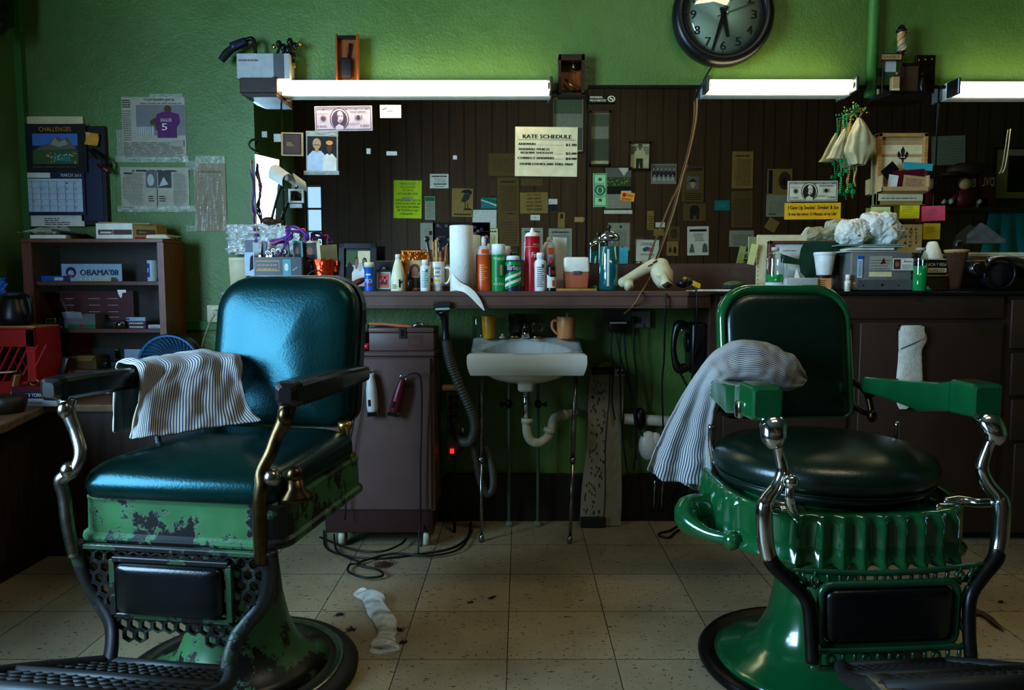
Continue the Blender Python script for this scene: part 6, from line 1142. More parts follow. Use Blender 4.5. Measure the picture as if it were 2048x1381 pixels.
b = MB(); f = pxframe(b, 1234, 495, 1256, 528, YM - .002); slab(f, 'pale_teal', .0015); f.lines('teal', .1, .4, .9, .9, 4, .1, .1); b.thing('teal_card', 'bright teal card stuck low on the mirror behind the blue jar', 'card')
# cream hair dryer lying on its side
e = E('hair_dryer', 'old cream hair dryer lying on the counter below the cords', 'hair dryer', at(1295, 583, 2.97)); Y = 2.98
b = MB(); b.m('bone').tube([at(1316, 531, Y + .03), at(1320, 540, Y + .02), at(1326, 556, Y), at(1330, 569, Y - .02)], [.030, .043, .042, .030], 18, 4); b.ell(at(1322, 530, Y + .03), (.033, .035, .028), 14, 10); b.m('beige').cyl(at(1337, 548, Y - .005), at(1341, 548, Y - .012), .028, .02, 20); b.part('housing', e)
b = MB(); b.m('bone').tube([at(1312, 526, Y + .03), at(1290, 538, Y + .02), at(1262, 555, Y), at(1245, 566, Y - .01)], [.022, .022, .02, .021], 14, 4); b.ell(at(1246, 565, Y - .01), .021, 12, 8); b.part('barrel', e)
b = MB(); b.m('bone').tube([at(1258, 563, Y - .01), at(1258, 575, Y - .05)], [.017, .019], 16); b.m('beige').cyl(at(1258, 575, Y - .05) + Vector((0, 0, 0)), at(1258, 575, Y - .05) + Vector((0, -.002, -.001)), .014); b.part('grip', e)
b = MB(); n0, n1 = at(1326, 552, Y - .02), at(1334, 571, Y - .075); b.m('bone').tube([n0, n0.lerp(n1, .5), n1], [.03, .02, .03], 4, 0, flat=.8); b.m('brown').tube([n1 - (n1 - n0) * .02, n1 + (n1 - n0) * .012], [.024, .024], 4, flat=.8); b.part('nozzle', e); b = MB(); b.m('brown').obox(at(1310, 524, Y + .005), (.02, .004, .006), (0, -.5, 0)).obox(at(1300, 531, Y + .002), (.02, .004, .005), (0, -.5, 0)); b.part('vent', e)
b = MB(); b.m('cable').tube([at(1334, 574, 2.93), at(1333, 581, 2.87), at(1332, 600, 2.835), at(1330, 640, 2.85), at(1328, 720, 2.95), at(1324, 770, 3.0), at(1326, 850, 3.05), at(1324, 960, 3.1), at(1310, 1030, 3.1)], .004, 6, 5); b.thing('dryer_cable', 'black cord hanging from the cream hair dryer to the floor', 'cord')
# brush, notes, sheet, sponge
e = E('shaving_brush', 'black round brush lying right of the cream hair dryer', 'brush', at(1370, 583, 2.95)); b = MB(); b.m('black').ell(at(1366, 567, 2.95), (.024, .02, .02), 14, 10).ell(at(1376, 565, 2.96), (.02, .02, .018), 12, 8); b.part('head', e); b = MB(); b.m('charcoal').ell(at(1358, 568, 2.95), (.012, .012, .013), 10, 8); b.part('knob', e)
b = MB(); b.m('cable').tube([at(1386, 574, 2.93), at(1392, 580, 2.87), at(1394, 600, 2.84), at(1393, 640, 2.86), at(1388, 700, 2.95), at(1386, 730, 2.97), at(1383, 780, 3.0)], .004, 6, 5); b.thing('brush_cable', 'black cord hanging over the angled counter corner', 'cord')
b = MB(); c = at(1384, 566, 3.0); f = Fr(b, c + Vector((-.037, 0, .006)), Vector((.07, 0, -.03)), Vector((.008, .02, .02))); slab(f, 'yellow', .001); b.thing('sticky_note', 'yellow note lying crooked behind the black round brush', 'note')
b = MB(); p, q = at(1392, 583, 2.9), at(1482, 583, 2.9); b.m('paper_white').box(p.x, q.x, 2.94, 3.08, CT, CT + .004, .001).obox(((p.x + q.x) / 2 + .02, 3.0, CT + .006), (.15, .1, .003), (0, 0, .1)); b.thing('paper_stack', 'thin stack of white paper flat on the counter beside the dark sponge', 'paper')
e = E('bath_sponge', 'dark green oval sponge on the counter', 'sponge', at(1468, 583, 3.0)); c = at(1468, 566, 3.0); b = MB(); b.m('black_matte').ell((c.x, 3.0, CT + .018), (.052, .035, .016), 18, 8); b.part('base', e); b = MB(); b.m('leaf_photo').ell((c.x, 2.998, CT + .028), (.045, .032, .014), 18, 8); b.part('pad', e)
# ---------------------------------------------------------------- right half of the counter
# clipboard, framed sheet, fan paddle
e = E('paper_pad', 'stack of large cream sheets leaning on the backsplash left of the green fan', 'paper', at(1560, 583, 3.1)); b = MB(); f = pxframe(b, 1512, 470, 1612, 580, 3.13); slab(f, 'paper_cream', .008); f.lines('ink', .01, .1, .05, .8, 9, .12, .2); f.lines('ink_grey', .2, .86, .6, .9, 1, .4, 0); b.part('sheets', e)
sheetpx('yellow_slip', 'narrow yellow-green slip at the left edge of the large cream sheets', 'paper', 1498, 488, 1513, 530, 3.11, 'pale_yellow', None, -12, .001)
e = E('standing_picture', 'brown wooden frame with a white form behind the green fan', 'picture', at(1605, 583, 3.08)); p, q = at(1535, 583, 3.09), at(1682, 482, 3.09); b = MB(); b.m('paper_white').box(p.x, q.x, 3.098, 3.106, CT, q.z); f = pxframe(b, 1548, 488, 1604, 560, 3.0975); f.lines('ink_grey', .3, .8, .8, .84, 1, .5, 0).rect('ink_grey', .45, .3, .46, .7); b.part('print', e)
b = MB(); b.m('wood_red')
for x0, x1, z0, z1 in ((p.x, p.x + .016, CT, q.z), (q.x - .012, q.x, CT, q.z), (p.x, q.x, q.z - .014, q.z)): b.box(x0, x1, 3.085, 3.11, z0, z1, .002)
b.part('frame', e)
e = E('hand_fan', 'dark green paddle-shaped hand fan leaning behind the foam cup', 'fan', at(1640, 583, 3.04)); b = MB(); b.m('dark_green'); P = []
for x, y in ((1601, 545), (1598, 520), (1602, 498), (1608, 486), (1630, 482), (1660, 484), (1678, 488), (1687, 510), (1690, 535), (1688, 550), (1660, 552), (1625, 558), (1612, 556)): c = at(x, y, 3.05); P.append((c.x, c.z))
b.prism(P, 'y', 3.05, 3.054, .001); f = pxframe(b, 1670, 529, 1681, 545, 3.0495); f.rect('black_matte', 0, 0, 1, 1); b.part('paddle', e); b = MB(); b.m('dark_green'); P = [(at(x, y, 3.05).x, at(x, y, 3.05).z) for x, y in ((1562, 508), (1600, 520), (1600, 530), (1562, 526))]; b.prism(P, 'y', 3.048, 3.056, .001); b.part('handle', e)
def water_bottle(label, x0, x1, yt, Y, liq, lvl):
    return rnd_thing('plastic_bottle', label, 'bottle', x0, x1, yt, Y, [('liquid', liq, [(.9, .01), (.94, .03), (.94, lvl), (0, lvl)]), ('shell', 'clear_glass', [(.94, 0), (1, .02), (1, .55), (.92, .62), (1, .72), (.98, .78), (.6, .87), (.34, .9), (.34, .92)]), ('cap', 'light_grey', [(.42, .92), (.42, .99), (.38, 1), (0, 1)]), ('label', 'paper_blue', [(1.01, .03), (1.012, .2), (1.005, .2)])])
water_bottle('clear ribbed bottle with green liquid left of the tissue box', 1531, 1566, 495, 3.0, 'mouthwash', .38)
e = E('tissue_box', 'grey-white tissue box with a tissue pulled up', 'tissue box', at(1602, 583, 2.98)); p, q = at(1569, 583, 2.96), at(1636, 556, 2.96); b = MB(); b.m('light_grey').box(p.x, q.x, 2.95, 3.03, CT, q.z, .006, 2); b.part('carton', e)
b = MB(); b.m('cloth_white'); c = at(1595, 557, 2.99); b.sheet(lambda u, v: c + Vector(((v - .5) * .05 * (1 - u * .4) - .012 * u * (v - .3), .012 * math.sin(v * 8) * (1 - u), u * (.032 + .012 * (1 - v)) - .002)), 8, 12, True, False); b.part('tissue', e)
boxpx('carton', 'small orange printed carton under the foam cup', 'box', 1630, 556, 1664, 583, 2.96, .06, 'peach', lambda f: f.lines('brown', .1, .2, .65, .9, 5, .35, .2))
zc = at(1647, 556, 2.96).z
b = MB(); c = at(1647, 552, 2.99); b.m('black').lathe([(.034, 0), (.036, .003), (.036, .009), (.03, .011), (0, .011)], (c.x, 2.99, zc), 28); b.thing('coaster', 'round black coaster under the foam cup', 'coaster')
e = rnd_thing('foam_cup', 'white foam cup standing on the orange carton', 'cup', 1626, 1668, 505, 2.99, [('cup', 'white_paint', [(.66, 0), (.68, .02), (.94, .84), (.94, .86)]), ('rim', 'white_paint', [(.97, .86), (1, .88), (1, .98), (.97, 1), (.9, .99), (.88, .9), (.86, .8)])], None, zc + .011)
for lab, x0, x1, yt, Y, m in (('white travel bottle left of the grey cash box', 1689, 1701, 549, 2.93, 'ivory'), ('cream travel bottle nearest the grey cash box', 1700, 1712, 553, 2.95, 'bone'), ('tall white dropper bottle behind the travel bottles', 1693, 1705, 529, 2.99, 'white_paint')):
    rnd_thing('travel_bottle', lab, 'bottle', x0, x1, yt, Y, [('body', m, [(1, 0), (1, .6), (.8, .64)], lambda b, c, r, h: wlines(b, 'ink_grey', c, r, -.5, .7, c[2] + h * .1, c[2] + h * .5, 4)), ('cap', m, [(.8, .64), (.8, .98), (0, 1)])])
# cash box
p, q = at(1700, 583, 2.94), at(1826, 505, 2.94); e = E('cash_box', 'grey metal cash box with labels, under the magazines and plastic bag', 'box', ((p.x + q.x) / 2, 3.0, CT)); ZB = q.z
b = MB(); b.m('grey').box(p.x, q.x, 2.94, 3.10, CT + .006, ZB, .006, 2); b.m('black').box(p.x - .006, q.x + .002, 2.935, 3.1, CT, CT + .006, .002); f = Fr(b, (p.x + .03, 2.9398, CT + .006), (q.x - p.x - .03, 0, 0), (0, 0, ZB - CT - .006)); f.rect('grey_mid', 0, .0, 1, .27).rect('paper_grey', .2, .52, .62, .9).rect('paper_cream', .2, .35, .62, .48).lines('ink_grey', .22, .55, .6, .85, 4, .3, .2).poly('dark_red', [(.4, .68), (.46, .86), (.5, .7)]).oval('chrome', .1, .12, .012, .02).oval('chrome', .75, .12, .012, .02).oval('black', .45, .13, .02, .03); b.part('case', e)
b = MB(); f = pxframe(b, 1714, 512, 1726, 556, 2.936); slab(f, 'paper_blue', .001); f.rect('blue', 0, .85, 1, 1).lines('ink_grey', .2, .1, .8, .8, 9, .4, .1); b.part('price_label', e, 'white and blue label strip')
b = MB(); f = pxframe(b, 1785, 517, 1827, 541, 2.934); slab(f, 'paper_white', .001); f.rect('brown', .04, .08, .38, .92).oval('skin', .21, .5, .1, .22).text('ink', 'Amoco', .52, .66, .92, .86).lines('ink_grey', .45, .1, .95, .55, 4, .35, .2); b.thing('photo_card', 'white card with a small portrait taped to the grey cash box', 'card')
# magazines on it
def flatbook(name, lab, x0, x1, Y0, Y1, z, th, m, rot=0., pages='paper_white', cat='magazine', grp=None):
    e = E(name, lab, cat, ((at(x0, 500, Y0).x + at(x1, 500, Y0).x) / 2, (Y0 + Y1) / 2, z), 0, grp); a, c = at(x0, 500, Y0).x, at(x1, 500, Y0).x
    b = MB(); b.m(pages).obox(((a + c) / 2, (Y0 + Y1) / 2, z + th / 2), (c - a - .004, Y1 - Y0 - .004, th * .7), (0, 0, rot)); b.part('pages', e); b = MB(); b.m(m).obox(((a + c) / 2, (Y0 + Y1) / 2, z + th * .92), (c - a, Y1 - Y0, th * .16), (0, 0, rot)).obox(((a + c) / 2, (Y0 + Y1) / 2, z + th * .08), (c - a, Y1 - Y0, th * .16), (0, 0, rot)); b.part('cover', e); return z + th
z = ZB + .001
z = flatbook('magazine', 'lowest magazine on the grey cash box, grey cover', 1690, 1800, 2.95, 3.10, z, .007, 'light_grey', .05, 'bone'); z = flatbook('book', 'brown covered book in the stack on the grey cash box', 1702, 1790, 2.94, 3.08, z, .012, 'brown', -.04, 'ivory', 'book'); z = flatbook('magazine', 'blue magazine in the stack on the grey cash box', 1720, 1812, 2.94, 3.08, z, .007, 'navy', .08); z = flatbook('magazine', 'green topmost magazine under the white plastic bag', 1684, 1808, 2.94, 3.09, z, .006, 'green', -.1, 'paper_grey')
b = MB(); zz = z
def bagblob(b, cx, cz, cy, rx, ry, rz, seed, flat):
    def fn(u, v):
        th = u * PI; ph = v * 2 * PI; n = Vector((math.sin(th) * math.cos(ph), math.sin(th) * math.sin(ph), math.cos(th))); k = 1 + .24 * noise.noise(n * 1.9 + Vector((seed, 0, 0))) - .16 * abs(noise.noise(n * 4 + Vector((seed, 3, 0)))) - .09 * abs(noise.noise(n * 9 + Vector((0, seed, 0))))
        q = Vector((cx + n.x * rx * k, cy + n.y * ry * k, cz + n.z * rz * k)); q.z = max(q.z, flat + .001 * math.sin(v * 60)); return q
    b.m('plastic_bag').sheet(fn, 80, 130, True, False)
p = at(1702, 462, 3.02); q = at(1758, 455, 3.02)
bagblob(b, q.x, zz + .062, 3.02, .10, .075, .078, 2.2, zz + .001); bagblob(b, p.x, zz + .045, 3.0, .075, .06, .062, 5.1, zz + .001); b.m('red').obox(at(1718, 472, 2.935), (.009, .001, .005)); b.thing('plastic_bag', 'white crumpled plastic shopping bag on top of the magazine stack', 'bag')
sheetpx('handwritten_note', 'cream sheet with sideways handwriting standing behind the green liquid bottle', 'note', 1794, 449, 1845, 506, 3.12, 'paper_cream', lambda f: (f.b.m('ink'), [f.b.add([f.P(.82 - .22 * i + (-w) * .13, .9 - u * L, .0016) for u, w in textmesh(t)[0]], textmesh(t)[1]) for i, (t, L) in enumerate((('Tracy', .6), ('457-17', .7), ('952-4', .6)))]), 0, .001)
rnd_thing('liquid_bottle', 'square-shouldered clear bottle of bright green liquid right of the grey cash box', 'bottle', 1825, 1852, 496, 2.92, [('liquid', 'mouthwash', [(.9, .01), (.94, .02), (.94, .58), (0, .58)]), ('shell', 'clear_glass', [(.96, 0), (1, .02), (1, .76), (.95, .82), (.62, .9), (.6, .95)]), ('cap', 'paper_grey', [(.66, .94), (.66, .995), (.6, 1), (0, 1)])])
b = MB(); c = at(1863, 574, 2.9); b.m('teal').lathe([(.022, 0), (.022, .008), (.014, .014), (0, .015)], (c.x, 2.94, CT), 20); b.m('paper_white').lathe([(.01, .0145), (.009, .02), (0, .02)], (c.x, 2.94, CT), 14); b.thing('jar_lid', 'small teal and white lid at the foot of the green liquid bottle', 'lid')
e = E('cigar_box', 'black cigarillo carton with cream lettering beside the green liquid bottle', 'box', at(1872, 560, 3.0)); p, q = at(1846, 548, 2.99), at(1896, 520, 2.99)
b = MB(); b.m('brown').box(p.x, q.x + .02, 3.0, 3.1, CT, p.z - .012, .003); b.m('tan').box(p.x, q.x + .02, 2.995, 3.1, p.z - .012, p.z, .002); b.part('lower_box', e); b = MB(); b.m('black').box(p.x, q.x, 2.99, 3.09, p.z, q.z, .001); b.m('bone').box(p.x, q.x, 2.99, 3.09, q.z, q.z + .004); f = Fr(b, (p.x, 2.99, p.z), (q.x - p.x, 0, 0), (0, 0, q.z - p.z)); f.text('paper_cream', 'GARCIA Y VEGA', .05, .55, .95, .78).rect('paper_cream', .05, .08, .96, .42).text('ink', 'CIGARILLOS', .15, .15, .85, .36); b.part('carton', e)
b = MB(); c = at(1864, 517, 3.03); b.m('ivory').lathe([(.042, 0), (.042, .003), (.018, .07), (.010, .073), (0, .073)], (c.x, 3.03, q.z + .004), 28); b.thing('paper_cone', 'white truncated cone standing on the black cigarillo carton', 'cone')
# bristle brush
e = E('whisk_brush', 'brown bristle whisk standing upside down with a pale flared rim', 'brush', at(1910, 583, 2.98)); c = at(1910, 575, 2.98); tz = at(1910, 500, 2.98).z - CT
b = MB(); b.m('bristle').lathe([(.019, .004), (.02, .02), (.026, tz * .4), (.036, tz * .75), (.044, tz * .96), (0, tz * .97)], (c.x, 2.98, CT), 36, 'z', 1, .6); rr = random.Random(2)
for i in range(46): a = -PI * i / 45; b.tube([(c.x + .0195 * math.cos(a), 2.98 + .012 * math.sin(a), CT + .006), (c.x + .0275 * math.cos(a), 2.98 + .0165 * math.sin(a), CT + tz * .4), (c.x + .045 * math.cos(a + rr.uniform(-.05, .05)), 2.98 + .0275 * math.sin(a), CT + tz * .95)], .0012, 5, 2)
b.part('bristles', e); b = MB(); b.m('tan').lathe([(.042, tz * .9), (.051, tz * .97), (.05, tz), (.03, tz * 1.01), (0, tz * 1.01)], (c.x, 2.98, CT), 32, 'z', 1, .6); b.part('rim', e); b = MB(); b.m('black').lathe([(.016, tz * 1.0), (.016, tz * 1.2), (.012, tz * 1.22), (0, tz * 1.22)], (c.x + .002, 2.98, CT), 16); b.part('handle', e)
b = MB(); p, q = at(1876, 580, 2.93), at(1985, 580, 2.93); b.m('black').prism([(p.x, 2.93), (q.x, 2.93), (q.x - .01, 2.965), (p.x + .01, 2.965)], 'z', CT + .001, CT + .009, .003); b.thing('black_tray', 'flat black tray at the counter edge in front of the bristle whisk', 'tray')
# black dryer
e = E('hair_dryer', 'big black hair dryer lying at the right end of the counter', 'hair dryer', at(1985, 583, 3.0))
Y = 3.02; b = MB(); b.m('black'); c = at(1992, 548, Y); b.tube([c + Vector((-.02, -.05, 0)), c + Vector((0, 0, .0)), c + Vector((.03, .07, 0))], [.062, .068, .05], 24); b.part('body', e)
b = MB(); b.m('black_matte').tube([c + Vector((-.021, -.052, 0)), c + Vector((-.021, -.0535, 0))], [.052, .05], 24); b.m('black').tube([c + Vector((-.03, -.07, 0)) + Vector((.062 * math.cos(t * PI / 12), 0, .062 * math.sin(t * PI / 12))) for t in range(24)], .006, 8, 0, True); b.part('intake_ring', e)
c2 = at(1950, 538, Y - .04); b = MB(); b.m('black').tube([c2 + Vector((.02, .05, .0)), c2 + Vector((0, 0, 0)), c2 + Vector((-.01, -.03, -.0))], [.035, .034, .03], 18, 3); b.m('chrome').tube([c2 + Vector((-.01, -.032, 0)) + Vector((.02 * math.cos(t * PI / 12 + 1.2), -.002, .02 * math.sin(t * PI / 12 + 1.2))) for t in range(13)], .003, 6); b.part('nozzle', e)
b = MB(); b.m('steel').tube([at(1975, 522, 2.97), at(2010, 520, 2.97), at(2070, 536, 2.97), at(2120, 560, 2.97)], [.012, .02, .022, .02], 12, 4); b.part('handle', e, 'grey metallic handle')
z = at(2000, 522, 3.05).z
b = MB(); b.m('black_matte').box(at(1930, 520, 3.04).x, at(2200, 520, 3.04).x, 3.12, 3.19, CT, z - .003, .004); b.thing('black_case', 'black case behind the big black hair dryer', 'case')
z = z - .002
for lab, m, th, x0, rot in (('lowest yellowed magazine in the pile at the far right', 'mustard', .010, 1950, .03), ('brown magazine in the pile at the far right', 'brown', .011, 1940, -.05), ('white magazine near the top of the pile at the far right', 'paper_white', .009, 1930, .04), ('topmost curled magazine in the pile at the far right', 'bone', .008, 1926, -.02)):
    z = flatbook('magazine', lab, x0, 2160, 3.06, 3.18, z, th, m, rot, 'bone')
b = MB(); f = pxframe(b, 1930, 445, 2010, 487, YM - .03); b.m('grey_mid').sheet(lambda u, v: f.P(v, u * max(.04, 1 - (1.3 * (v - .35) if v > .35 else 1.6 * (.35 - v))), .01 + .005 * noise.noise(Vector((u * 3, v * 5, 9)))), 8, 16, True, False); b.thing('plastic_sleeve', 'grey plastic sleeve propped on the magazines at the far right', 'sleeve')
# white cloth on the cabinet door
b = MB(); Y = 2.922
st_ = [(1822, 651, 20, .014), (1826, 665, 23, .016), (1826, 684, 24, .015), (1819, 705, 22, .012), (1818, 740, 25, .012), (1816, 780, 27, .012), (1813, 800, 24, .01), (1805, 818, 8, .006)]
S2 = [(at(x, y, Y), w * Y / F, d) for x, y, w, d in st_]; cc = catmull([s[0] for s in S2], 6); ww = catmull([(s[1], s[2], 0) for s in S2], 6)
def fn(u, v):
    i = min(int(u * (len(cc) - 1) + .5), len(cc) - 1); a = 2 * PI * v; k = 1 + .12 * math.sin(a * 4 + u * 6) * u + .1 * noise.noise(Vector((math.cos(a), math.sin(a), u * 6)))
    return cc[i] + Vector((math.cos(a) * ww[i].x * k, min(.006, math.sin(a) * ww[i].y * k) - .006, .0))
b.m('cloth_white').sheet(fn, len(cc) - 1, 40, True, False); b.sheet(lambda u, v: at(1797 + 52 * v, 653 + u * (24 + 22 * (1 - v)), Y - .018 - .012 * math.sin(v * PI)), 8, 14, True, False); b.m('white_paint').ell(at(1807, 812, Y - .004), (.012, .008, .014), 8, 6)
b.thing('white_cloth', 'white cloth hanging from a hook on the brown cabinet door', 'cloth')
b = MB(); b.m('gunmetal').cyl(at(1795, 660, 2.931), at(1795, 660, 2.90), .004).tube([at(1795, 660, 2.90), at(1799, 650, 2.90)], .004, 6); b.thing('cloth_hook', 'small metal hook above the white cloth on the cabinet', 'hook')
# ---------------------------------------------------------------- bench, bookcase and the left corner
BZ = .60
e = E('bench', 'low dark wooden bench along the left wall under the bookcase', 'bench', (-1.7, 2.6, 0))
b = MB(); b.m('bench_wood').box(XL + .032, -1.845, 1.5, D - .035, 0, BZ - .03).box(-1.845, -1.18, 2.76, D - .035, 0, BZ - .03); b.m('baseboard_dark').box(-1.845, -1.835, 1.5, 2.76, 0, .06); b.part('body', e)
b = MB(); b.m('bench_top').prism([(XL + .032, 1.5), (-1.62, 1.5), (-1.68, 2.35), (-1.80, 2.74), (-1.16, 2.74), (-1.16, D - .035), (XL + .032, D - .035)], 'z', BZ - .03, BZ, .006); b.part('bench_top', e)
BX0, BX1, BY, ZT = -2.035, -1.455, 2.99, 1.243
e = E('bookcase', 'brown wooden display bookcase with sliding glass at left', 'bookcase', ((BX0 + BX1) / 2, 3.09, BZ))
z1, z2, z3 = at(150, 563, BY).z, at(150, 659, BY).z, at(150, 741, BY).z
b = MB(); b.m('wood_red').box(BX0, BX0 + .04, BY, D - .035, BZ, ZT - .016, .002); b.part('side', e); b = MB(); b.m('wood_side').box(BX1 - .025, BX1, BY + .004, D - .035, BZ, ZT - .016, .002); b.m('wood_red').box(BX1 - .026, BX1, BY, BY + .005, BZ, ZT - .016); b.part('side', e)
b = MB(); b.m('wood_red').box(BX0, BX1, BY - .002, D - .035, ZT - .016, ZT, .002); b.part('top_board', e)
b = MB(); b.m('dark_wood').box(BX0 + .04, BX1 - .025, D - .045, D - .037, BZ, ZT - .016); b.part('back_panel', e)
for z in (z1, z2): b = MB(); b.m('wood_red').box(BX0 + .04, BX1 - .025, BY + .022, D - .045, z - .016, z, .001); b.part('shelf', e)
b = MB(); b.m('wood_red').box(BX0 + .04, BX1 - .025, BY + .004, D - .045, BZ, z3, .001); b.part('bottom_board', e)
b = MB(); b.m('case_pane').box(BX0 + .04, BX1 - .025, BY + .008, BY + .012, z3, ZT - .016); b.part('glass', e)
def inbox(nm, lab, cat, x0, y0, x1, Y, zb, dep, m, draw=None, grp=None):
    zb += .0006; a, c = at(x0, y0, Y), at(x1, y0, Y); b = MB(); b.m(m).box(a.x, c.x, Y, Y + dep, zb, max(c.z, zb + .004), .001)
    if draw: draw(Fr(b, (a.x, Y, zb), (c.x - a.x, 0, 0), (0, 0, c.z - zb)))
    return b.thing(nm, lab, cat, grp)
Yb = 3.04
def obama(f):
    f.rect('navy', 0, 0, .002, .002); f.oval('navy', .16, .52, .085, .30).oval('paper_blue', .16, .46, .05, .18).poly('red', [(.09, .40), (.23, .34), (.22, .28), (.11, .32)]).poly('red', [(.10, .29), (.21, .25), (.19, .2), (.13, .23)])
    f.text('navy', "OBAMA'08", .31, .34, .94, .68, .006).lines('navy', .55, .16, .8, .2, 1, .5, 0)
inbox('campaign_sign', 'white campaign sign with blue letters on the top bookcase shelf', 'sign', 122, 528, 243, Yb + .04, z1, .004, 'paper_blue', obama)
inbox('book', 'blue book lying left on the top bookcase shelf', 'book', 79, 552, 127, Yb, z1, .09, 'blue', lambda f: f.rect('paper_white', .62, .15, .98, .7))
inbox('plaque', 'gold shield plaque standing at the left of the top bookcase shelf', 'plaque', 74, 514, 101, Yb + .07, z1, .012, 'brown', lambda f: f.poly('tan', [(.2, .3), (.5, .15), (.8, .3), (.9, .6), (.7, .8), (.3, .8), (.15, .6)]).lines('gold_orange', .3, .86, .7, .95, 1, .6, 0))
inbox('card_strip', 'row of small pale cards lying before the campaign sign', 'card', 156, 555, 222, Yb, z1, .05, 'bone', lambda f: [f.rect('paper_white', .05 + .14 * i, .2, .13 + .14 * i, .9) for i in range(3)])
rnd_thing('mug', 'white mug with a blue round emblem at the right of the top bookcase shelf', 'mug', 297, 318, 521, Yb + .01, [('cup', 'white_paint', [(.95, 0), (1, .02), (1, .98), (.95, 1), (.9, .98), (.9, .1), (0, .1)], lambda b, c, r, h: (wrect(b, 'blue', c, r, -1.0, -.1, c[2] + h * .2, c[2] + h * .85), wrect(b, 'paper_blue', c, r, -.75, -.3, c[2] + h * .42, c[2] + h * .62, 0, .0008)))], None, z1)
o = bpy.data.objects['mug.001']; c = wloc(o); b = MB(); b.m('white_paint').tube([c + Vector((.02, 0, .065)), c + Vector((.036, 0, .06)), c + Vector((.036, 0, .025)), c + Vector((.02, 0, .018))], .004, 8, 4); b.part('handle', o)
# middle shelf
inbox('menu_board', 'dark red board with white lettering at the back of the middle bookcase shelf', 'sign', 118, 582, 266, Yb + .09, z2, .004, 'dark_red', lambda f: [f.lines('paper_white', u, v, u + .16, v + .035, 1, .5, .3) for u in (.08, .4, .66) for v in (.12, .27, .42, .6, .78) if not (u < .1 and v < .3)])
inbox('carton', 'dark carton with a barcode label at the left of the middle bookcase shelf', 'box', 82, 635, 126, Yb, z2, .07, 'black', lambda f: f.rect('bone', .2, .5, .68, .92).lines('ink', .24, .55, .64, .88, 1, .9, 0).rect('pink', .55, .05, .95, .22))
e = E('carton', 'grey and green open carton in the middle of the middle bookcase shelf', 'box', at(155, 658, Yb)); a, c = at(127, 628, Yb), at(166, 628, Yb); b = MB(); b.m('grey').box(a.x, c.x + .05, Yb, Yb + .07, z2, c.z); f = Fr(b, (a.x, Yb, z2), (c.x - a.x + .05, 0, 0), (0, 0, c.z - z2)); f.rect('green', 0, 0, 1, .28).oval('red', .55, .2, .05, .12).rect('pale_teal', .02, .04, .12, .3); b.part('box', e); b = MB(); b.m('light_grey').obox(((a.x + c.x) / 2, Yb - .004, c.z - .006), (c.x - a.x, .004, .03), (.5, 0, 0)); b.part('flap', e)
e = E('camera', 'small black camera with chrome lens ring on the middle bookcase shelf', 'camera', at(228, 658, Yb)); a, c = at(206, 642, Yb), at(250, 642, Yb); b = MB(); b.m('black').box(a.x, c.x, Yb, Yb + .04, z2, c.z, .004, 2); b.part('body', e); b = MB(); q = at(240, 650, Yb); b.m('chrome').cyl(q + Vector((0, 0, 0)), q + Vector((0, -.012, 0)), .013); b.part('lens', e)
z = z2
for i, (lab, m) in enumerate((('lower maroon film box at the right of the middle bookcase shelf', 'maroon'), ('upper maroon film box at the right of the middle bookcase shelf', 'maroon'))):
    a, c = at(256 - i, 650, Yb), at(292, 650, Yb); b = MB(); b.m(m).box(a.x, c.x, Yb, Yb + .06, z, z + .015, .001); f = Fr(b, (a.x, Yb, z), (c.x - a.x, 0, 0), (0, 0, .015)); f.lines('paper_white', .1, .2, .9, .8, 1, .8, .1); b.thing('film_box', lab, 'box'); z += .0155
a, c = at(252, 650, Yb), at(291, 650, Yb); b = MB(); b.m('paper_blue').box(a.x, c.x, Yb, Yb + .06, z, z + .016, .001); f = Fr(b, (a.x, Yb, z), (c.x - a.x, 0, 0), (0, 0, .016)); f.rect('blue', .02, .2, .2, .8); b.thing('film_box', 'white and blue box on top of the maroon film boxes', 'box')
inbox('white_packet', 'flat white packet at the right end of the middle bookcase shelf', 'packet', 296, 650, 324, Yb, z2, .05, 'paper_white', lambda f: f.lines('maroon', .1, .2, .8, .6, 2, .4, .2))
b = MB(); f = pxframe(b, 235, 580, 252, 597, BY + .0065); f.poly('paper_white', [(0, 1), (1, 1), (1, .65), (.6, .65), (.45, 0), (.25, .2), (.1, .6)]); b.thing('torn_sticker', 'torn white sticker scrap on the bookcase glass', 'sticker')
# bottom shelf
e = E('carton', 'brown flap-topped carton on the bottom bookcase shelf', 'box', at(165, 741, Yb)); a, c = at(141, 712, Yb), at(192, 712, Yb); b = MB(); b.m('paper_brown').box(a.x, c.x, Yb, Yb + .08, z3, c.z); b.part('box', e); b = MB(); b.m('paper_tan').prism([(a.x, c.z), (c.x, c.z), (c.x - .02, c.z - .022), (a.x + .03, c.z - .022)], 'y', Yb - .003, Yb - .001); b.part('flap', e)
inbox('card', 'pale card standing at the right of the bottom bookcase shelf', 'card', 248, 699, 285, Yb + .08, z3, .004, 'paper_blue')
inbox('folder', 'dark grey folder standing behind the brown carton', 'folder', 175, 697, 230, Yb + .09, z3, .004, 'charcoal')
for i, (x, y, m) in enumerate(((212, 722, 'black'), (232, 726, 'charcoal'), (255, 718, 'black'))):
    b = MB(); q = at(x, y, Yb + .02); b.m(m).obox((q.x, q.y, z3 + .016), (.034, .04, .03), (0, 0, .3 * i), .005, 2).ell((q.x, q.y, z3 + .036), (.014, .014, .008), 10, 6); b.thing('clipper_part', ('black clipper part right of the brown carton', 'grey clipper part in the middle of the bottom bookcase shelf', 'black clipper part in front of the pale card')[i], 'clipper part')
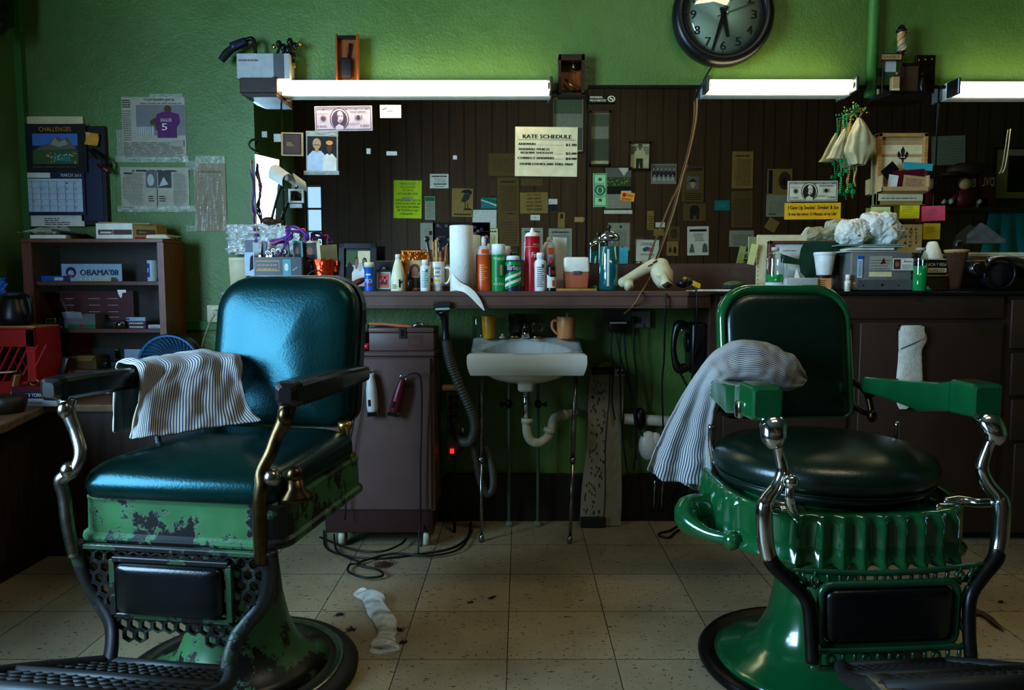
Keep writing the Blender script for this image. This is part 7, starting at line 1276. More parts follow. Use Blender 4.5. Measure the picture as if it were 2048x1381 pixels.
# on top of the bookcase
e = E('carton', 'white and tan printed carton on top of the bookcase', 'box', ((at(250, 478, 3.02).x), 3.08, ZT)); a, m_, c = at(193, 478, 3.02), at(266, 478, 3.02), at(304, 478, 3.02); zt = at(230, 447, 3.02).z
b = MB(); b.m('paper_tan').prism([(a.x, 3.02), (m_.x, 3.02), (c.x, 3.06), (c.x, 3.15), (a.x + .02, 3.15)], 'z', ZT, zt); f = Fr(b, (a.x, 3.0198, ZT), (m_.x - a.x, 0, 0), (0, 0, zt - ZT)); f.rect('paper_white', 0, 0, 1, 1).rect('maroon', .06, .28, .46, .6).rect('brown', .47, .28, .98, .6).lines('paper_white', .12, .36, .42, .52, 1, .7, 0); d = Vector((c.x - m_.x, .04, 0)); f = Fr(b, (m_.x + .0003, 3.0198, ZT), d, (0, 0, zt - ZT)); f.rect('brown', .15, .28, .95, .62).lines('paper_tan', .25, .38, .55, .54, 1, .7, 0).rect('red', .1, 0, .6, .14); b.part('box', e)
b = MB(); b.m('tan').obox(((a.x + c.x) / 2, 3.08, zt + .006), (c.x - a.x - .02, .12, .003), (.08, .03, .02)); b.part('flap', e)
b = MB(); q = at(100, 478, 3.03); b.m('paper_white').box(at(66, 478, 3.02).x, at(137, 478, 3.02).x, 3.0, 3.12, ZT, ZT + .016, .002); b.thing('book', 'white book lying on the left of the bookcase top', 'book')
b = MB(); b.m('plastic_film').sheet(lambda u, v: Vector((at(34, 460, 3.02).x + v * .17 + .01 * u, 2.995 + u * .12, ZT + .018 + .028 * u + .022 * v * (1 - v) * 2 + .014 * noise.noise(Vector((u * 5, v * 7, 3))))), 12, 24, True, False); b.thing('plastic_sleeve', 'crumpled clear plastic sleeve on the white book on the bookcase', 'sleeve')
b = MB(); f = pxframe(b, 110, 456, 178, 476, 3.08); b.m('charcoal').obox((at(148, 470, 3.06).x, 3.07, ZT + .020), (.14, .1, .006), (-.2, .12, 0), .001); b.thing('folder', 'dark folder sloping between the white book and the printed carton', 'folder')
b = MB(); q = at(312, 478, 3.02); 
for i in range(3): b.m(('paper_cream', 'paper_white', 'bone')[i]).obox((q.x - .002 + .008 * i, 3.06, ZT + .004 + .0055 * i), (.085, .1, .005), (0, 0, .25 - .2 * i))
b.thing('envelope_stack', 'few cream envelopes on the right end of the bookcase top', 'envelopes')
# fan
cx, cy, cz = at(340, 733, 2.84); R = 65 * 2.84 / F; e = E('table_fan', 'round black table fan with a blue rim beside the bookcase', 'fan', (cx, cy, BZ))
b = MB(); b.m('black').lathe([(R * .99, -.05), (R, -.02), (R, .0), (R * .9, .006), (R * .88, -.002)], (cx, cy, cz), 48, 'y', cap=False); b.part('housing', e); b = MB(); b.m('fan_blue').lathe([(R * .965, .006), (R * .985, .011), (R * .93, .014), (R * .89, .008)], (cx, cy, cz), 48, 'y', cap=False); b.part('rim', e, 'blue front rim')
b = MB(); b.m('black')
for k in range(38): 
    a = 2 * PI * k / 38; b.tube([(cx + r * R * math.cos(a + (r - .2) * .9), cy - .010 - .012 * (1 - r), cz + r * R * math.sin(a + (r - .2) * .9)) for r in (.2, .45, .7, .92)], .0022, 5, 2)
b.part('grille', e); b = MB(); b.m('fan_blue').lathe([(R * .23, .008), (R * .22, .022), (0, .025)], (cx, cy, cz), 24, 'y'); b.part('hub', e, 'blue hub cap')
b = MB(); b.m('charcoal'); 
for k in range(5):
    a = 2 * PI * k / 5; P = [(cx + R * r * math.cos(a + t), cz + R * r * math.sin(a + t)) for r, t in ((.15, 0), (.8, -.35), (.85, 0), (.8, .3), (.2, .5))]; b.prism(P, 'y', cy + .012, cy + .015)
b.part('blades', e); b = MB(); b.m('black').box(cx - .06, cx + .06, cy - .02, cy + .07, BZ, BZ + .02, .005, 2).tube([(cx, cy + .04, BZ + .015), (cx, cy + .045, cz - R * .6)], .018, 10); b.part('foot', e)
# outlet and cord
e = E('wall_outlet', 'cream surface outlet box on the green wall behind the left chair', 'outlet', at(432, 640, D)); p, q = at(420, 645, D), at(447, 610, D); b = MB(); b.m('bone').box(p.x, q.x, D - .03, D - .001, p.z, q.z, .004, 2); b.part('box', e)
b = MB(); b.m('cord_cream').obox(at(434, 626, D - .045), (.03, .03, .022), (0, .3, 0), .005, 2).tube([at(431, 628, D - .05), at(420, 645, D - .08), at(412, 668, D - .15), at(404, 690, D - .25), at(396, 720, 2.92)], .004, 6, 5); b.thing('fan_cable', 'cream plug and cord running from the outlet to the table fan', 'cord')
# crate, coffee pot and small things on the bench
e = E('milk_crate', 'red plastic milk crate at far left on the bench', 'crate', (-2.0, 2.88, BZ)); x0, x1 = XL + .035, at(70, 700, 2.81).x; y0, y1 = 2.81, 2.975; zt = at(40, 656, 2.81).z
b = MB(); b.m('crate_red')
for a, c, d, f_ in ((x0, x1, y0, y0 + .008), (x0, x1, y1 - .008, y1)): b.box(a, c, d, f_, zt - .075, zt, .002).box(a, c, d, f_, BZ, BZ + .08, .002)
for a, c in ((x0, x0 + .03), (x1 - .035, x1)): b.box(a, c, y0, y1, BZ, zt, .002)
b.box(x0, x1, y0, y1, BZ, BZ + .008)
for i in range(7): b.obox((x0 + .04 + .033 * i, y0 + .004, (BZ + .08 + zt - .075) / 2), (.007, .006, .17), (0, .5, 0)).obox((x0 + .04 + .033 * i, y1 - .004, (BZ + .08 + zt - .075) / 2), (.007, .006, .17), (0, -.5, 0))
b.box(x0, x1, y0 - .004, y0 + .01, zt - .008, zt, .002); b.part('body', e)
b = MB(); b.m('wood_light').box(x0 + .002, x1 - .002, y0 + .012, y1 - .01, zt, zt + .006); b.thing('crate_board', 'thin board laid over the red crate', 'board')
q = at(28, 655, 2.88); e = E('coffee_pot', 'dark glass coffee pot standing on the red crate', 'coffee pot', (q.x, 2.89, zt + .006)); z = zt + .006
b = MB(); b.m('black').lathe([(.045, 0), (.06, .006), (.063, .03), (.058, .06), (.042, .1), (.036, .115)], (q.x, 2.89, z), 28); b.part('carafe', e); b = MB(); b.m('charcoal').lathe([(.038, .115), (.04, .125), (.02, .132), (0, .132)], (q.x, 2.89, z), 24); b.part('lid', e); b = MB(); b.m('black').tube([(q.x + .036, 2.87, z + .115), (q.x + .075, 2.86, z + .11), (q.x + .085, 2.86, z + .05), (q.x + .06, 2.87, z + .02)], .009, 8, 4); b.part('handle', e)
b = MB(); b.m('blue').sheet(lambda u, v: at(-12 + 24 * v, 556 + 34 * u, 2.95) + Vector((0, .02 * noise.noise(Vector((u * 4, v * 4, 1))), 0)), 8, 8, True, False); b.thing('blue_bag', 'blue plastic scrap hanging by the left wall above the coffee pot', 'bag')
e = E('boxed_book', 'thick boxed set with NEW YORKER on its white and red spine', 'book', at(72, 808, 2.70)); p, q = at(25, 812, 2.70), at(112, 776, 2.70); b = MB(); b.m('paper_white').box(p.x, q.x, 2.70, 2.76, BZ, q.z, .002); f = Fr(b, (p.x, 2.70, BZ), (q.x - p.x, 0, 0), (0, 0, q.z - BZ)); f.rect('paper_blue', 0, 0, 1, .42).rect('navy', 0, .42, 1, .78).text('paper_white', 'NEW YORKER', .22, .5, .78, .7, .004).rect('maroon', 0, .78, 1, 1).lines('ink_grey', .3, .18, .7, .26, 1, .5, .1); b.part('box', e); b = MB(); b.m('maroon').box(p.x, q.x, 2.70, 2.79, q.z, q.z + .004); b.part('lid', e)
ZN = q.z + .004
e = E('reading_glasses', 'pair of reading glasses lying on the boxed set', 'glasses', at(82, 770, 2.73)); b = MB(); b.m('brass'); g = at(82, 768, 2.73)
for s in (-1, 1): b.tube([(g.x + s * .022 + .017 * math.cos(t * PI / 6), 2.725, ZN + .014 + .012 * math.sin(t * PI / 6)) for t in range(12)], .0015, 6, 0, True)
b.tube([(g.x - .005, 2.725, ZN + .017), (g.x + .005, 2.725, ZN + .017)], .0015, 6); b.part('rims', e)
for s in (-1, 1): b = MB(); b.m('brass').tube([(g.x + s * .039, 2.727, ZN + .015), (g.x + s * .045, 2.78, ZN + .006)], .0015, 6); b.part('temple', e)
e = E('desk_phone', 'small black gadget with a chrome edge standing beside the bookcase foot', 'phone', (at(128, 740, 2.83).x, 2.84, BZ)); g = at(128, 728, 2.83); b = MB(); b.m('black').obox((g.x - .01, 2.84, BZ + .03), (.08, .08, .06), (0, 0, .3), .01, 2); b.part('base', e); b = MB(); b.m('black').obox((g.x, 2.835, g.z - .015), (.028, .03, .09), (0, .35, 0), .006, 2); b.m('chrome').obox((g.x + .008, 2.818, g.z + .01), (.004, .004, .03), (0, .35, 0)); b.part('receiver', e)
b = MB(); g = at(14, 790, 2.55); b.m('bench_wood').lathe([(.05, 0), (.062, .03), (.066, .06), (.058, .06), (.052, .012), (0, .01)], (g.x - .01, 2.56, BZ), 24); b.thing('bowl', 'brown bowl at the left edge on the bench', 'bowl')
b = MB(); g = at(28, 745, 2.79); b.m('tan').obox((g.x, 2.79, BZ + .055), (.006, .03, .11), (0, .25, 0)); b.m('bone').obox((g.x - .045, 2.785, BZ + .118), (.1, .03, .005), (0, -.06, 0)); b.thing('cardboard_scrap', 'folded cardboard scrap leaning on the red crate', 'cardboard')
# ---------------------------------------------------------------- sink
YS = 2.84
sx0, sx1 = at(934, 710, YS).x, at(1174, 710, YS).x; sc = (sx0 + sx1) / 2; zr, zd, zl = at(1050, 708, YS).z, at(1050, 675, 3.13).z, at(1050, 753, YS).z
e = E('sink', 'white porcelain wall sink on two metal legs under the counter', 'sink', (sc, 3.03, 0))
b = MB(); b.m('porcelain'); W = (sx1 - sx0) / 2
def top(u, v):
    x = -1 + 2 * v; y = u; Y = YS + (3.185 - YS) * y; w = W * (1 - .05 * y)
    z = zr + (zd - zr) * min(1, max(0, (y - .45) / .3))
    dx, dy = x / .80, (y - .34) / .30; r = dx * dx + dy * dy
    if r < 1: z -= .13 * (1 - r) ** .6
    ed = max(abs(x) - .93, 0) / .07
    return Vector((sc + x * w, Y, z - .006 * ed * ed - (.008 if u == 0 else 0)))
b.sheet(top, 40, 60, True, False)
n = 24
b.sheet(lambda u, v: (lambda x: Vector((sc + x * W * (1 + .012 * math.sin(u * PI) - .05 * u * u), YS - .006 * math.sin(u * PI * .8) + .02 * u * u, (zr - .008) + (zl - zr + .008) * u)))(-1 + 2 * v), 8, n, True, False)
for s in (-1, 1): b.sheet(lambda u, v: Vector((sc + s * W * ((1 - .05 * v) * (1 - u) + (.95 - .05 * v) * u), YS + (.02 * u) + (3.185 - YS - .02 * u) * v, (top(v, 1 if s > 0 else 0).z) * (1 - u) + zl * u)), 6, 12, True, False)
b.part('basin', e)
b = MB(); b.m('porcelain').ell((sc - .005, 2.98, zl + .012), (.175, .12, .06), 28, 14); b.box(sc - .037, sc + .03, 2.93, 3.02, zl - .078, zl, .014, 2); b.part('bowl_underside', e)
for x0, x1, y1 in ((962, 963, 1084), (1151, 1140, 1087)):
    t, f_ = at(x0, 753, 2.93), onz(x1, y1); m_ = t.lerp(f_, .5); b = MB(); b.m('chrome_worn').cyl(t, m_, .0095, .0095, 12).cyl(m_, f_, .0075, .007, 12).lathe([(.011, 0), (.011, .02), (.007, .03)], (f_.x, f_.y, 0), 12).lathe([(.012, -.01), (.012, .01)], m_, 12); b.part('leg', e)
b = MB(); b.m('chrome').cyl((sc - .005, 2.98, zl - .07), at(1052, 840, 2.98), .0115, .0115, 14); b.part('tailpiece', e)
Yp = 2.98; b = MB(); b.m('pipe_white').tube([at(1053, 842, Yp), at(1054, 865, Yp), at(1062, 882, Yp), at(1078, 886, Yp), at(1094, 876, Yp + .01), at(1102, 858, Yp + .03), at(1108, 838, Yp + .05), at(1122, 832, Yp + .1), at(1150, 826, 3.19)], .0185, 14, 5)
for x, y, Y_, d in ((1054, 842, Yp, (0, 0, 1)), (1098, 862, Yp + .02, (.4, .1, 1)), (1128, 830, Yp + .12, (1, .6, .2))): c = at(x, y, Y_); d = Vector(d).normalized(); b.cyl(c - d * .009, c + d * .009, .0245, None, 14)
b.part('drain_trap', e)
for x in (1018, 1076):
    c = at(x, 900, 3.13); b = MB(); b.m('sage').cyl((c.x, 3.13, .01), (c.x, 3.13, zl + .0), .0075, .0075, 10).lathe([(.022, 0), (.02, .012), (.01, .02)], (c.x, 3.13, 0), 14); zv = at(x, 808, 3.13).z; b.m('gunmetal').ell((c.x, 3.125, zv), (.016, .016, .02), 10, 8).cyl((c.x, 3.12, zv), (c.x + (-.03 if x < 1050 else .03), 3.11, zv), .007).ell((c.x + (-.032 if x < 1050 else .032), 3.11, zv), (.006, .012, .014), 10, 8); b.part('supply_pipe', e)
for x in (1028, 1074):
    c = at(x, 668, 3.1); b = MB(); b.m('brass').lathe([(.024, 0), (.02, .01), (.012, .016)], (c.x, 3.1, zd), 16); b.part('tap_base', e); b = MB(); b.m('glass').lathe([(.010, .016), (.02, .024), (.0265, .04), (.024, .056), (.012, .066), (0, .067)], (c.x, 3.1, zd), 10, smooth=False); b.part('tap_knob', e, 'clear faceted tap knob')
c = at(1051, 668, 3.09); b = MB(); b.m('chrome').lathe([(.021, 0), (.02, .02), (.013, .045), (.011, .06), (.008, .066), (0, .067)], (c.x, 3.09, zd), 18).tube([(c.x, 3.085, zd + .03), (c.x, 3.04, zd + .035), (c.x, 3.0, zd + .02)], [.014, .011, .01], 12, 4); b.part('spout', e)
def cup(name, lab, cat, x0, x1, yt, Y, m, handle=None, taper=.82, zb=None):
    e = rnd_thing(name, lab, cat, x0, x1, yt, Y, [('cup', m, [(taper, 0), (taper + .02, .02), (1, .98), (.98, 1), (.92, .98), (taper - .06, .06), (0, .06)])], None, zd if zb is None else zb); return e
cup('plastic_cup', 'yellow plastic cup on the back left of the sink', 'cup', 963, 992, 632, 3.06, 'mustard')
cup('glass_tumbler', 'smoky clear tumbler behind the yellow cup on the sink', 'cup', 944, 969, 634, 3.13, 'clear_glass', None, .9)
e = cup('coffee_mug', 'peach orange mug on the back right of the sink', 'mug', 1113, 1152, 633, 3.06, 'peach', None, .9); c = wloc(e); b = MB(); b.m('peach').tube([c + Vector((-.037, -.01, .075)), c + Vector((-.056, -.012, .074)), c + Vector((-.058, -.012, .045)), c + Vector((-.036, -.01, .018))], .006, 8, 4); b.part('handle', e)
b = MB(); b.m('cloth_white').sheet(lambda u, v: c + Vector((.004 + (v - .5) * .04 * (1 - .5 * u), .01 * math.sin(v * 7), .06 + .05 * u - .02 * abs(v - .4))), 6, 8, True, False); b.thing('paper_tissue', 'white crumpled tissue poking out of the peach mug', 'tissue')
cup('dark_bowl', 'dark bowl behind the taps under the counter edge', 'bowl', 1016, 1048, 629, 3.15, 'charcoal', None, .7)
b = MB(); q = at(1005, 668, 3.07); b.m('bone').lathe([(.014, 0), (.014, .006), (.006, .01), (.007, .018), (0, .02)], (q.x, 3.07, zd), 14); b.thing('sink_stopper', 'small pale stopper on the sink left of the taps', 'stopper')
# ---------------------------------------------------------------- rolling cabinet and its clutter
YC = 2.84; cx0, cx1 = -.78, at(868, 800, YC).x; zt, zbs = at(800, 704, YC).z, at(800, 1024, YC).z; CB = 3.08
e = E('rolling_cabinet', 'brown wooden cabinet on casters between the left chair and the sink', 'cabinet', ((cx0 + cx1) / 2, 2.96, 0))
b = MB(); b.m('cart_brown').box(cx0, cx1, YC + .008, CB, zbs, zt - .018, .003); b.part('carcass', e); b = MB(); b.m('cart_brown').box(cx0 - .006, cx1 + .006, YC - .008, CB, zt - .018, zt, .004); b.part('top', e); b = MB(); b.m('cart_brown').box(cx0 + .006, cx1 - .012, YC - .002, YC + .010, zbs + .008, zt - .026, .003); o = b.part('door', e)
b = MB(); q = at(864, 738, YC - .004); b.m('gunmetal').box(q.x - .006, q.x + .004, YC - .008, YC, q.z - .012, q.z + .012, .001); b.part('hinge', o)
b = MB(); b.m('cart_base').box(cx0 + .0, cx1 - .01, YC + .01, CB - .01, at(800, 1068, YC).z, zbs, .003); b.part('plinth', e, 'dark red base board')
zk = at(800, 1068, YC).z
for x in (cx0 + .06, cx1 - .04):
    for y in (YC + .05, CB - .05): b = MB(); b.m('pipe_white').cyl((x - .011, y, .036), (x + .011, y, .036), .036, None, 20); b.m('steel').box(x - .016, x + .016, y - .008, y + .008, .036, zk, .001); b.part('caster', e)
p, q = at(738, 700, 2.87), at(868, 656, 2.87); e = E('tool_case', 'brown-grey metal tool case on top of the rolling cabinet', 'case', ((p.x + q.x) / 2, 2.96, zt))
TZ = q.z; b = MB(); b.m('cart_brown').box(p.x, q.x, 2.87, 3.04, zt, TZ - .02, .004, 2); f = Fr(b, (p.x, 2.8698, zt), (q.x - p.x, 0, 0), (0, 0, TZ - zt)); f.rect('brown', .6, .22, .82, .68).lines('cart_brown', .63, .3, .79, .6, 3, .4, .2); b.part('body', e); b = MB(); b.m('cart_brown').box(p.x - .001, q.x + .001, 2.868, 3.042, TZ - .019, TZ, .004, 2); b.part('lid', e)
b = MB(); l = at(805, 664, 2.868); b.m('chrome_worn').box(l.x - .014, l.x + .014, 2.862, 2.869, l.z - .026, l.z + .018, .002); b.m('gunmetal').box(l.x - .006, l.x + .006, 2.859, 2.863, l.z - .018, l.z + .008, .001); b.part('latch', e)
c = at(725, 690, 2.93); rnd_thing('glass_jar', 'dark liquid jar with a clear top beside the tool case', 'jar', 711, 737, 650, 2.95, [('jar', 'black', [(1, 0), (1, .72)]), ('lid', 'light_grey', [(1, .72), (1, .95), (.95, 1), (0, 1)])], None, zt); zj = at(724, 650, 2.95).z
b = MB(); q = at(725, 641, 2.95); b.m('tan').ell((q.x, 2.95, zj + .014), (.018, .018, .017), 14, 10); b.thing('wooden_ball', 'round tan wooden ball on the dark jar', 'ball')
b = MB(); q = at(722, 693, 2.89); b.m('red').tube([(q.x - .03, 2.9, zt + .014), (q.x, 2.89, zt + .016), (q.x + .035, 2.88, zt + .018)], [.012, .014, .013], 12, 3).tube([(q.x - .02, 2.87, zt + .012), (q.x + .005, 2.865, zt + .012)], .011, 10); b.thing('red_clip', 'bright red plastic clip on the rolling cabinet beside the tool case', 'clip')
e = E('straight_razor', 'brown-handled razor lying on the tool case', 'razor', (p.x + .1, 2.9, TZ)); b = MB(); b.m('terracotta').tube([at(738, 648, 2.89), at(770, 649, 2.89), at(800, 652, 2.89), at(826, 654, 2.89)], [.006, .008, .009, .005], 10, 4, flat=.8); b.part('handle', e); b = MB(); b.m('chrome').tube([at(826, 654, 2.89), at(838, 648, 2.89), at(850, 653, 2.89)], [.005, .007, .003], 10, 3); b.part('blade', e)
def clipper(lab, x, y0, y1, m, tilt, hook):
    t, f_ = at(x[0], y0, YC - .028), at(x[1], y1, YC - .028); e = E('hair_clipper', lab, 'clipper', f_); d = f_ - t
    b = MB(); b.m(m).tube([t, t + d * .15, t + d * .4, t + d * .75, t + d * .9], [.010, .016, .021, .022, .019], 14, 3, flat=1.0); b.part('body', e)
    b = MB(); b.m('chrome').obox(t + d * .955, (.042, .02, .02), (0, tilt, 0), .002); b.m('gunmetal').obox(t + d * .99, (.044, .016, .006), (0, tilt, 0)); b.part('blade', e)
    b = MB(); b.m('black').obox(t + d * .68 + Vector((-.006, -.021, 0)), (.012, .004, .026), (0, tilt, 0), .002); b.part('switch', e)
    b = MB(); b.m('chrome').tube([t + Vector((.012 * math.cos(k * PI / 6), -.002, .012 * math.sin(k * PI / 6) + .004)) for k in range(12)], .0018, 6, 0, True); b.part('hanging_loop', e); return t
t1 = clipper('silver hair clipper hanging left on the rolling cabinet door', (741, 746), 748, 832, 'light_grey', -.06, 0)
t2 = clipper('maroon hair clipper hanging right on the rolling cabinet door', (806, 786), 758, 832, 'maroon', .22, 0)
b = MB(); b.m('cable').tube([t1 + Vector((0, 0, .006)), at(730, 742, YC - .03), at(722, 760, YC - .03), at(714, 800, YC - .03), at(706, 850, YC - .03), at(698, 900, YC - .03), at(694, 960, YC - .03), at(690, 1040, YC - .03)], .0035, 6, 5); b.thing('clipper_cable', 'black cord of the silver clipper', 'cord')
b = MB(); b.m('cable').tube([t2 + Vector((0, 0, .004)), at(822, 748, YC - .035), at(838, 750, YC - .035), at(843, 775, YC - .03), at(843, 850, YC - .025), at(841, 930, YC - .025), at(841, 1020, YC - .025), at(839, 1060, YC - .03), onz(836, 1110, .006)], .0035, 6, 5); b.thing('clipper_cable', 'black cord of the maroon clipper running down the cabinet door', 'cord')
# vacuum hose
e = E('vacuum_hose', 'ribbed grey vacuum hose with a black brush nozzle beside the rolling cabinet', 'hose', onz(930, 1040)); H_ = [at(893, 680, 2.86), at(897, 710, 2.86), at(908, 745, 2.87), at(928, 790, 2.88), at(945, 830, 2.89), at(950, 860, 2.90), at(940, 884, 2.92), at(920, 880, 2.96), at(912, 850, 3.0)]
P = catmull(H_, 22); b = MB(); b.m('hose').tube(P, [.0185 + (.0035 if i % 3 == 0 else -.0015 if i % 3 == 1 else 0) for i in range(len(P))], 12); b.part('hose', e)
b = MB(); b.m('hose').tube([at(948, 888, 2.98), at(952, 920, 2.99), at(962, 965, 3.0), at(975, 988, 3.0), at(986, 975, 3.0), at(984, 935, 3.02), at(970, 895, 3.04)], .017, 10, 6); b.part('lower_loop', e)
b = MB(); b.m('black').tube([at(892, 682, 2.86), at(891, 660, 2.86), at(889, 635, 2.855), at(886, 622, 2.85)], [.017, .013, .016, .03], 16, 4, flat=1.0); q = at(886, 618, 2.85); b.m('light_grey').obox(q + Vector((0, 0, .0)), (.058, .03, .012), (0, 0, 0), .005, 2); o = b.part('nozzle', e)
b = MB(); b.m('black_matte').obox(q + Vector((-.002, 0, .014)), (.068, .036, .018), (0, -.08, 0), .002); [b.obox(q + Vector((-.032 + .0085 * i, -.012, .026)), (.003, .01, .008)) for i in range(8)]; b.part('brush', o)
# power strip on a post
p, q = at(894, 915, 3.0), at(920, 782, 3.0); e = E('power_strip', 'upright power strip with a red glowing switch beside the vacuum hose', 'power strip', ((p.x + q.x) / 2, 3.02, p.z)); b = MB(); b.m('grey_mid').box(p.x, q.x, 3.0, 3.03, p.z, q.z, .004, 2); b.m('tan').box(p.x - .02, q.x + .006, 2.99, 3.05, q.z, q.z + .02, .006, 2); b.part('body', e)
for k in range(4): b = MB(); z = q.z - .03 - .045 * k; b.m('black').box(p.x + .012, q.x - .006, 2.98, 3.0, z - .016, z + .016, .004, 2); b.part('plug', e)
b = MB(); g = at(904, 903, 2.998); b.m('red_glow').box(g.x - .008, g.x + .008, 2.996, 3.0, g.z - .01, g.z + .01, .001); b.part('switch', e, 'glowing red switch'); b = MB(); b.m('gunmetal').box(p.x + .02, p.x + .032, 3.03, 3.045, 0, q.z, .001); b.part('post', e)
b = MB(); g = at(920, 861, 3.02); b.m('paper_white').obox(g, (.03, .02, .02), (0, 0, 0), .004, 2); b.thing('white_plug', 'white plug hanging beside the power strip', 'plug')
# cables on the floor
def fl(pts, z=.005): return [onz(x, y, z) for x, y in pts]
for lab, pts, z in (('black cable looping widest on the floor before the rolling cabinet', [(648, 1062), (652, 1095), (690, 1112), (760, 1118), (830, 1110), (900, 1098), (935, 1075), (942, 1045)], .005), ('black cable with a closed loop lying nearest on the floor tiles', [(668, 1070), (676, 1105), (720, 1126), (700, 1130), (698, 1145), (730, 1156), (765, 1152), (755, 1140), (715, 1130), (735, 1120), (790, 1108), (860, 1112), (920, 1098), (944, 1060)], .014), ('black cable bunched under the front of the rolling cabinet', [(640, 1075), (700, 1098), (760, 1104), (800, 1090), (812, 1078)], .022)):
    b = MB(); b.m('cable').tube(fl(pts, z), .0045, 6, 6); b.thing('floor_cable', lab, 'cable')
b = MB(); b.m('cable').tube([at(918, 905, 2.99), at(930, 890, 3.0), at(900, 930, 2.98), at(880, 960, 2.95), at(862, 990, 2.93), at(852, 1020, 2.90), onz(842, 1094, .03)], .0038, 6, 5); b.thing('strip_cable', 'black cable running from the power strip down behind the cabinet', 'cable')
# strop board
a0, a1 = onz(1160, 1052), onz(1240, 1052); t0, t1_ = at(1182, 740, 3.165), at(1246, 740, 3.165)
e = E('padded_board', 'tall grey quilted padded board leaning on the wall right of the sink', 'board', a0.lerp(a1, .5)); b = MB(); b.m('board_grey')
def board(u, v): q = a0.lerp(a1, v).lerp(t0.lerp(t1_, v), u); return q + Vector((.004 * math.sin(u * 9) * (1 if v > .5 else -1), -.012 - .006 * math.sin(v * PI) - .003 * noise.noise(Vector((u * 30, v * 12, 0))), .004))
b.sheet(board, 60, 20, True, False); b.sheet(lambda u, v: board(u, v) + Vector((0, .02, 0)), 10, 4, True, False); b.m('black_matte').tube([board(i / 12, .56) + Vector((0, -.002, 0)) for i in range(13)], .0022, 6); rr = random.Random(4)
for i in range(95): q = board(rr.uniform(.05, .93), rr.uniform(.06, .5)); b.obox(q + Vector((0, -.001, 0)), (.003, .003, .012), (0, rr.uniform(-.5, .5), 0))
b.part('padding', e); b = MB(); b.m('black_matte').cyl(t0 + Vector((.0, -.025, -.005)), t0.lerp(t1_, .68) + Vector((0, -.025, .0)), .017, None, 12); b.part('rolled_edge', e); b = MB(); b.m('light_grey').box(t1_.x - .04, t1_.x + .008, 3.14, 3.148, t1_.z - .025, t1_.z + .006, .001); b.m('black').cyl((t1_.x - .025, 3.141, t1_.z - .01), (t1_.x - .025, 3.138, t1_.z - .01), .005).cyl((t1_.x - .005, 3.141, t1_.z - .01), (t1_.x - .005, 3.138, t1_.z - .01), .005); b.part('bracket', e); b = MB(); b.m('black_matte').box(a0.x - .0, a0.x + .11, a0.y - .035, a0.y - .01, .0, .045, .003); b.part('foot_strip', e)
b = MB(); q = at(1213, 742, 3.19); b.m('lime').cyl((q.x, 3.19, q.z), (q.x, 3.196, q.z), .042, None, 28); b.thing('round_plate', 'pale green disc peeking over the top of the grey padded board', 'plate')
# outlets under the counter
e = E('plug_block', 'wall outlet with a black block of plugs under the counter', 'outlet', at(1236, 664, D)); p, q = at(1216, 640, D - .02), at(1254, 626, D - .02); b = MB(); b.m('grey_mid').box(p.x - .02, q.x + .02, D - .03, D - .001, p.z - .01, q.z + .02, .003); b.part('outlet_box', e); b = MB(); p, q = at(1218, 664, D - .06), at(1252, 642, D - .06); b.m('black').box(p.x, q.x, D - .08, D - .03, p.z, q.z, .005, 2); b.m('light_grey').box(p.x, q.x, D - .082, D - .079, q.z - .012, q.z - .004); b.part('plugs', e)
e = E('wall_outlet', 'grey double outlet box under the counter, right of the plug block', 'outlet', at(1282, 655, D)); p, q = at(1262, 656, D - .03), at(1302, 622, D - .03); b = MB(); b.m('grey').box(p.x, q.x, D - .03, D - .001, p.z, q.z, .003); b.part('box', e); b = MB(); g = at(1268, 640, D - .04); b.m('black').box(g.x - .012, g.x + .012, D - .055, D - .03, g.z - .014, g.z + .014, .004, 2); b.part('plug', e)
for i, (lab, pts) in enumerate([('leftmost black cord hanging from the plug block', [(1224, 664), (1222, 700), (1226, 740), (1224, 800), (1230, 840)]), ('black cord crossing in front of the grey padded board', [(1240, 664), (1240, 720), (1241, 790), (1243, 850), (1248, 900), (1256, 960), (1262, 1010), (1258, 1032)]), ('black cord slanting from the plug block to the dark valve', [(1232, 664), (1240, 710), (1254, 760), (1266, 810), (1274, 850), (1290, 880), (1304, 905)]), ('black cord bowing right of the plug block', [(1248, 664), (1250, 700), (1258, 760), (1266, 800), (1270, 860), (1272, 920)]), ('black cord hanging from the grey double outlet', [(1268, 645), (1267, 700), (1272, 740), (1273, 780), (1270, 830), (1272, 880), (1268, 940)])]):
    b = MB(); b.m('cable').tube([at(x, y, 3.12) for x, y in pts], .004, 6, 5); b.thing('hanging_cable', lab, 'cord')
e = E('drain_pipe', 'horizontal cream drain pipe along the wall behind the cords', 'pipe', at(1290, 860, 3.15)); b = MB(); b.m('pipe_white').cyl(at(1248, 838, 3.165), at(1420, 848, 3.165), .024, None, 16); b.part('pipe', e); b = MB(); b.m('gunmetal').ell(at(1280, 838, 3.15), (.028, .03, .05), 12, 10); b.part('coupling', e, 'dark bulky coupling')
b = MB(); g = at(1297, 892, 3.13); b.m('plastic_bag').ell(g, (.045, .03, .065), 16, 12); b.m('plastic_bag').ell(g + Vector((.03, 0, .02)), (.03, .025, .04), 12, 8); b.thing('hanging_bag', 'small pale bag tucked below the cream drain pipe', 'bag')
for i, (x0, x1) in enumerate(((1310, 1306), (1326, 1321))):
    b = MB(); b.m('chrome').tube([at(x0, 962, 3.1), onz(x1, 1040)], .004, 8); b.thing('metal_rod', 'thin chrome rod standing on the floor by the striped towel', 'rod', 'thin chrome rods')
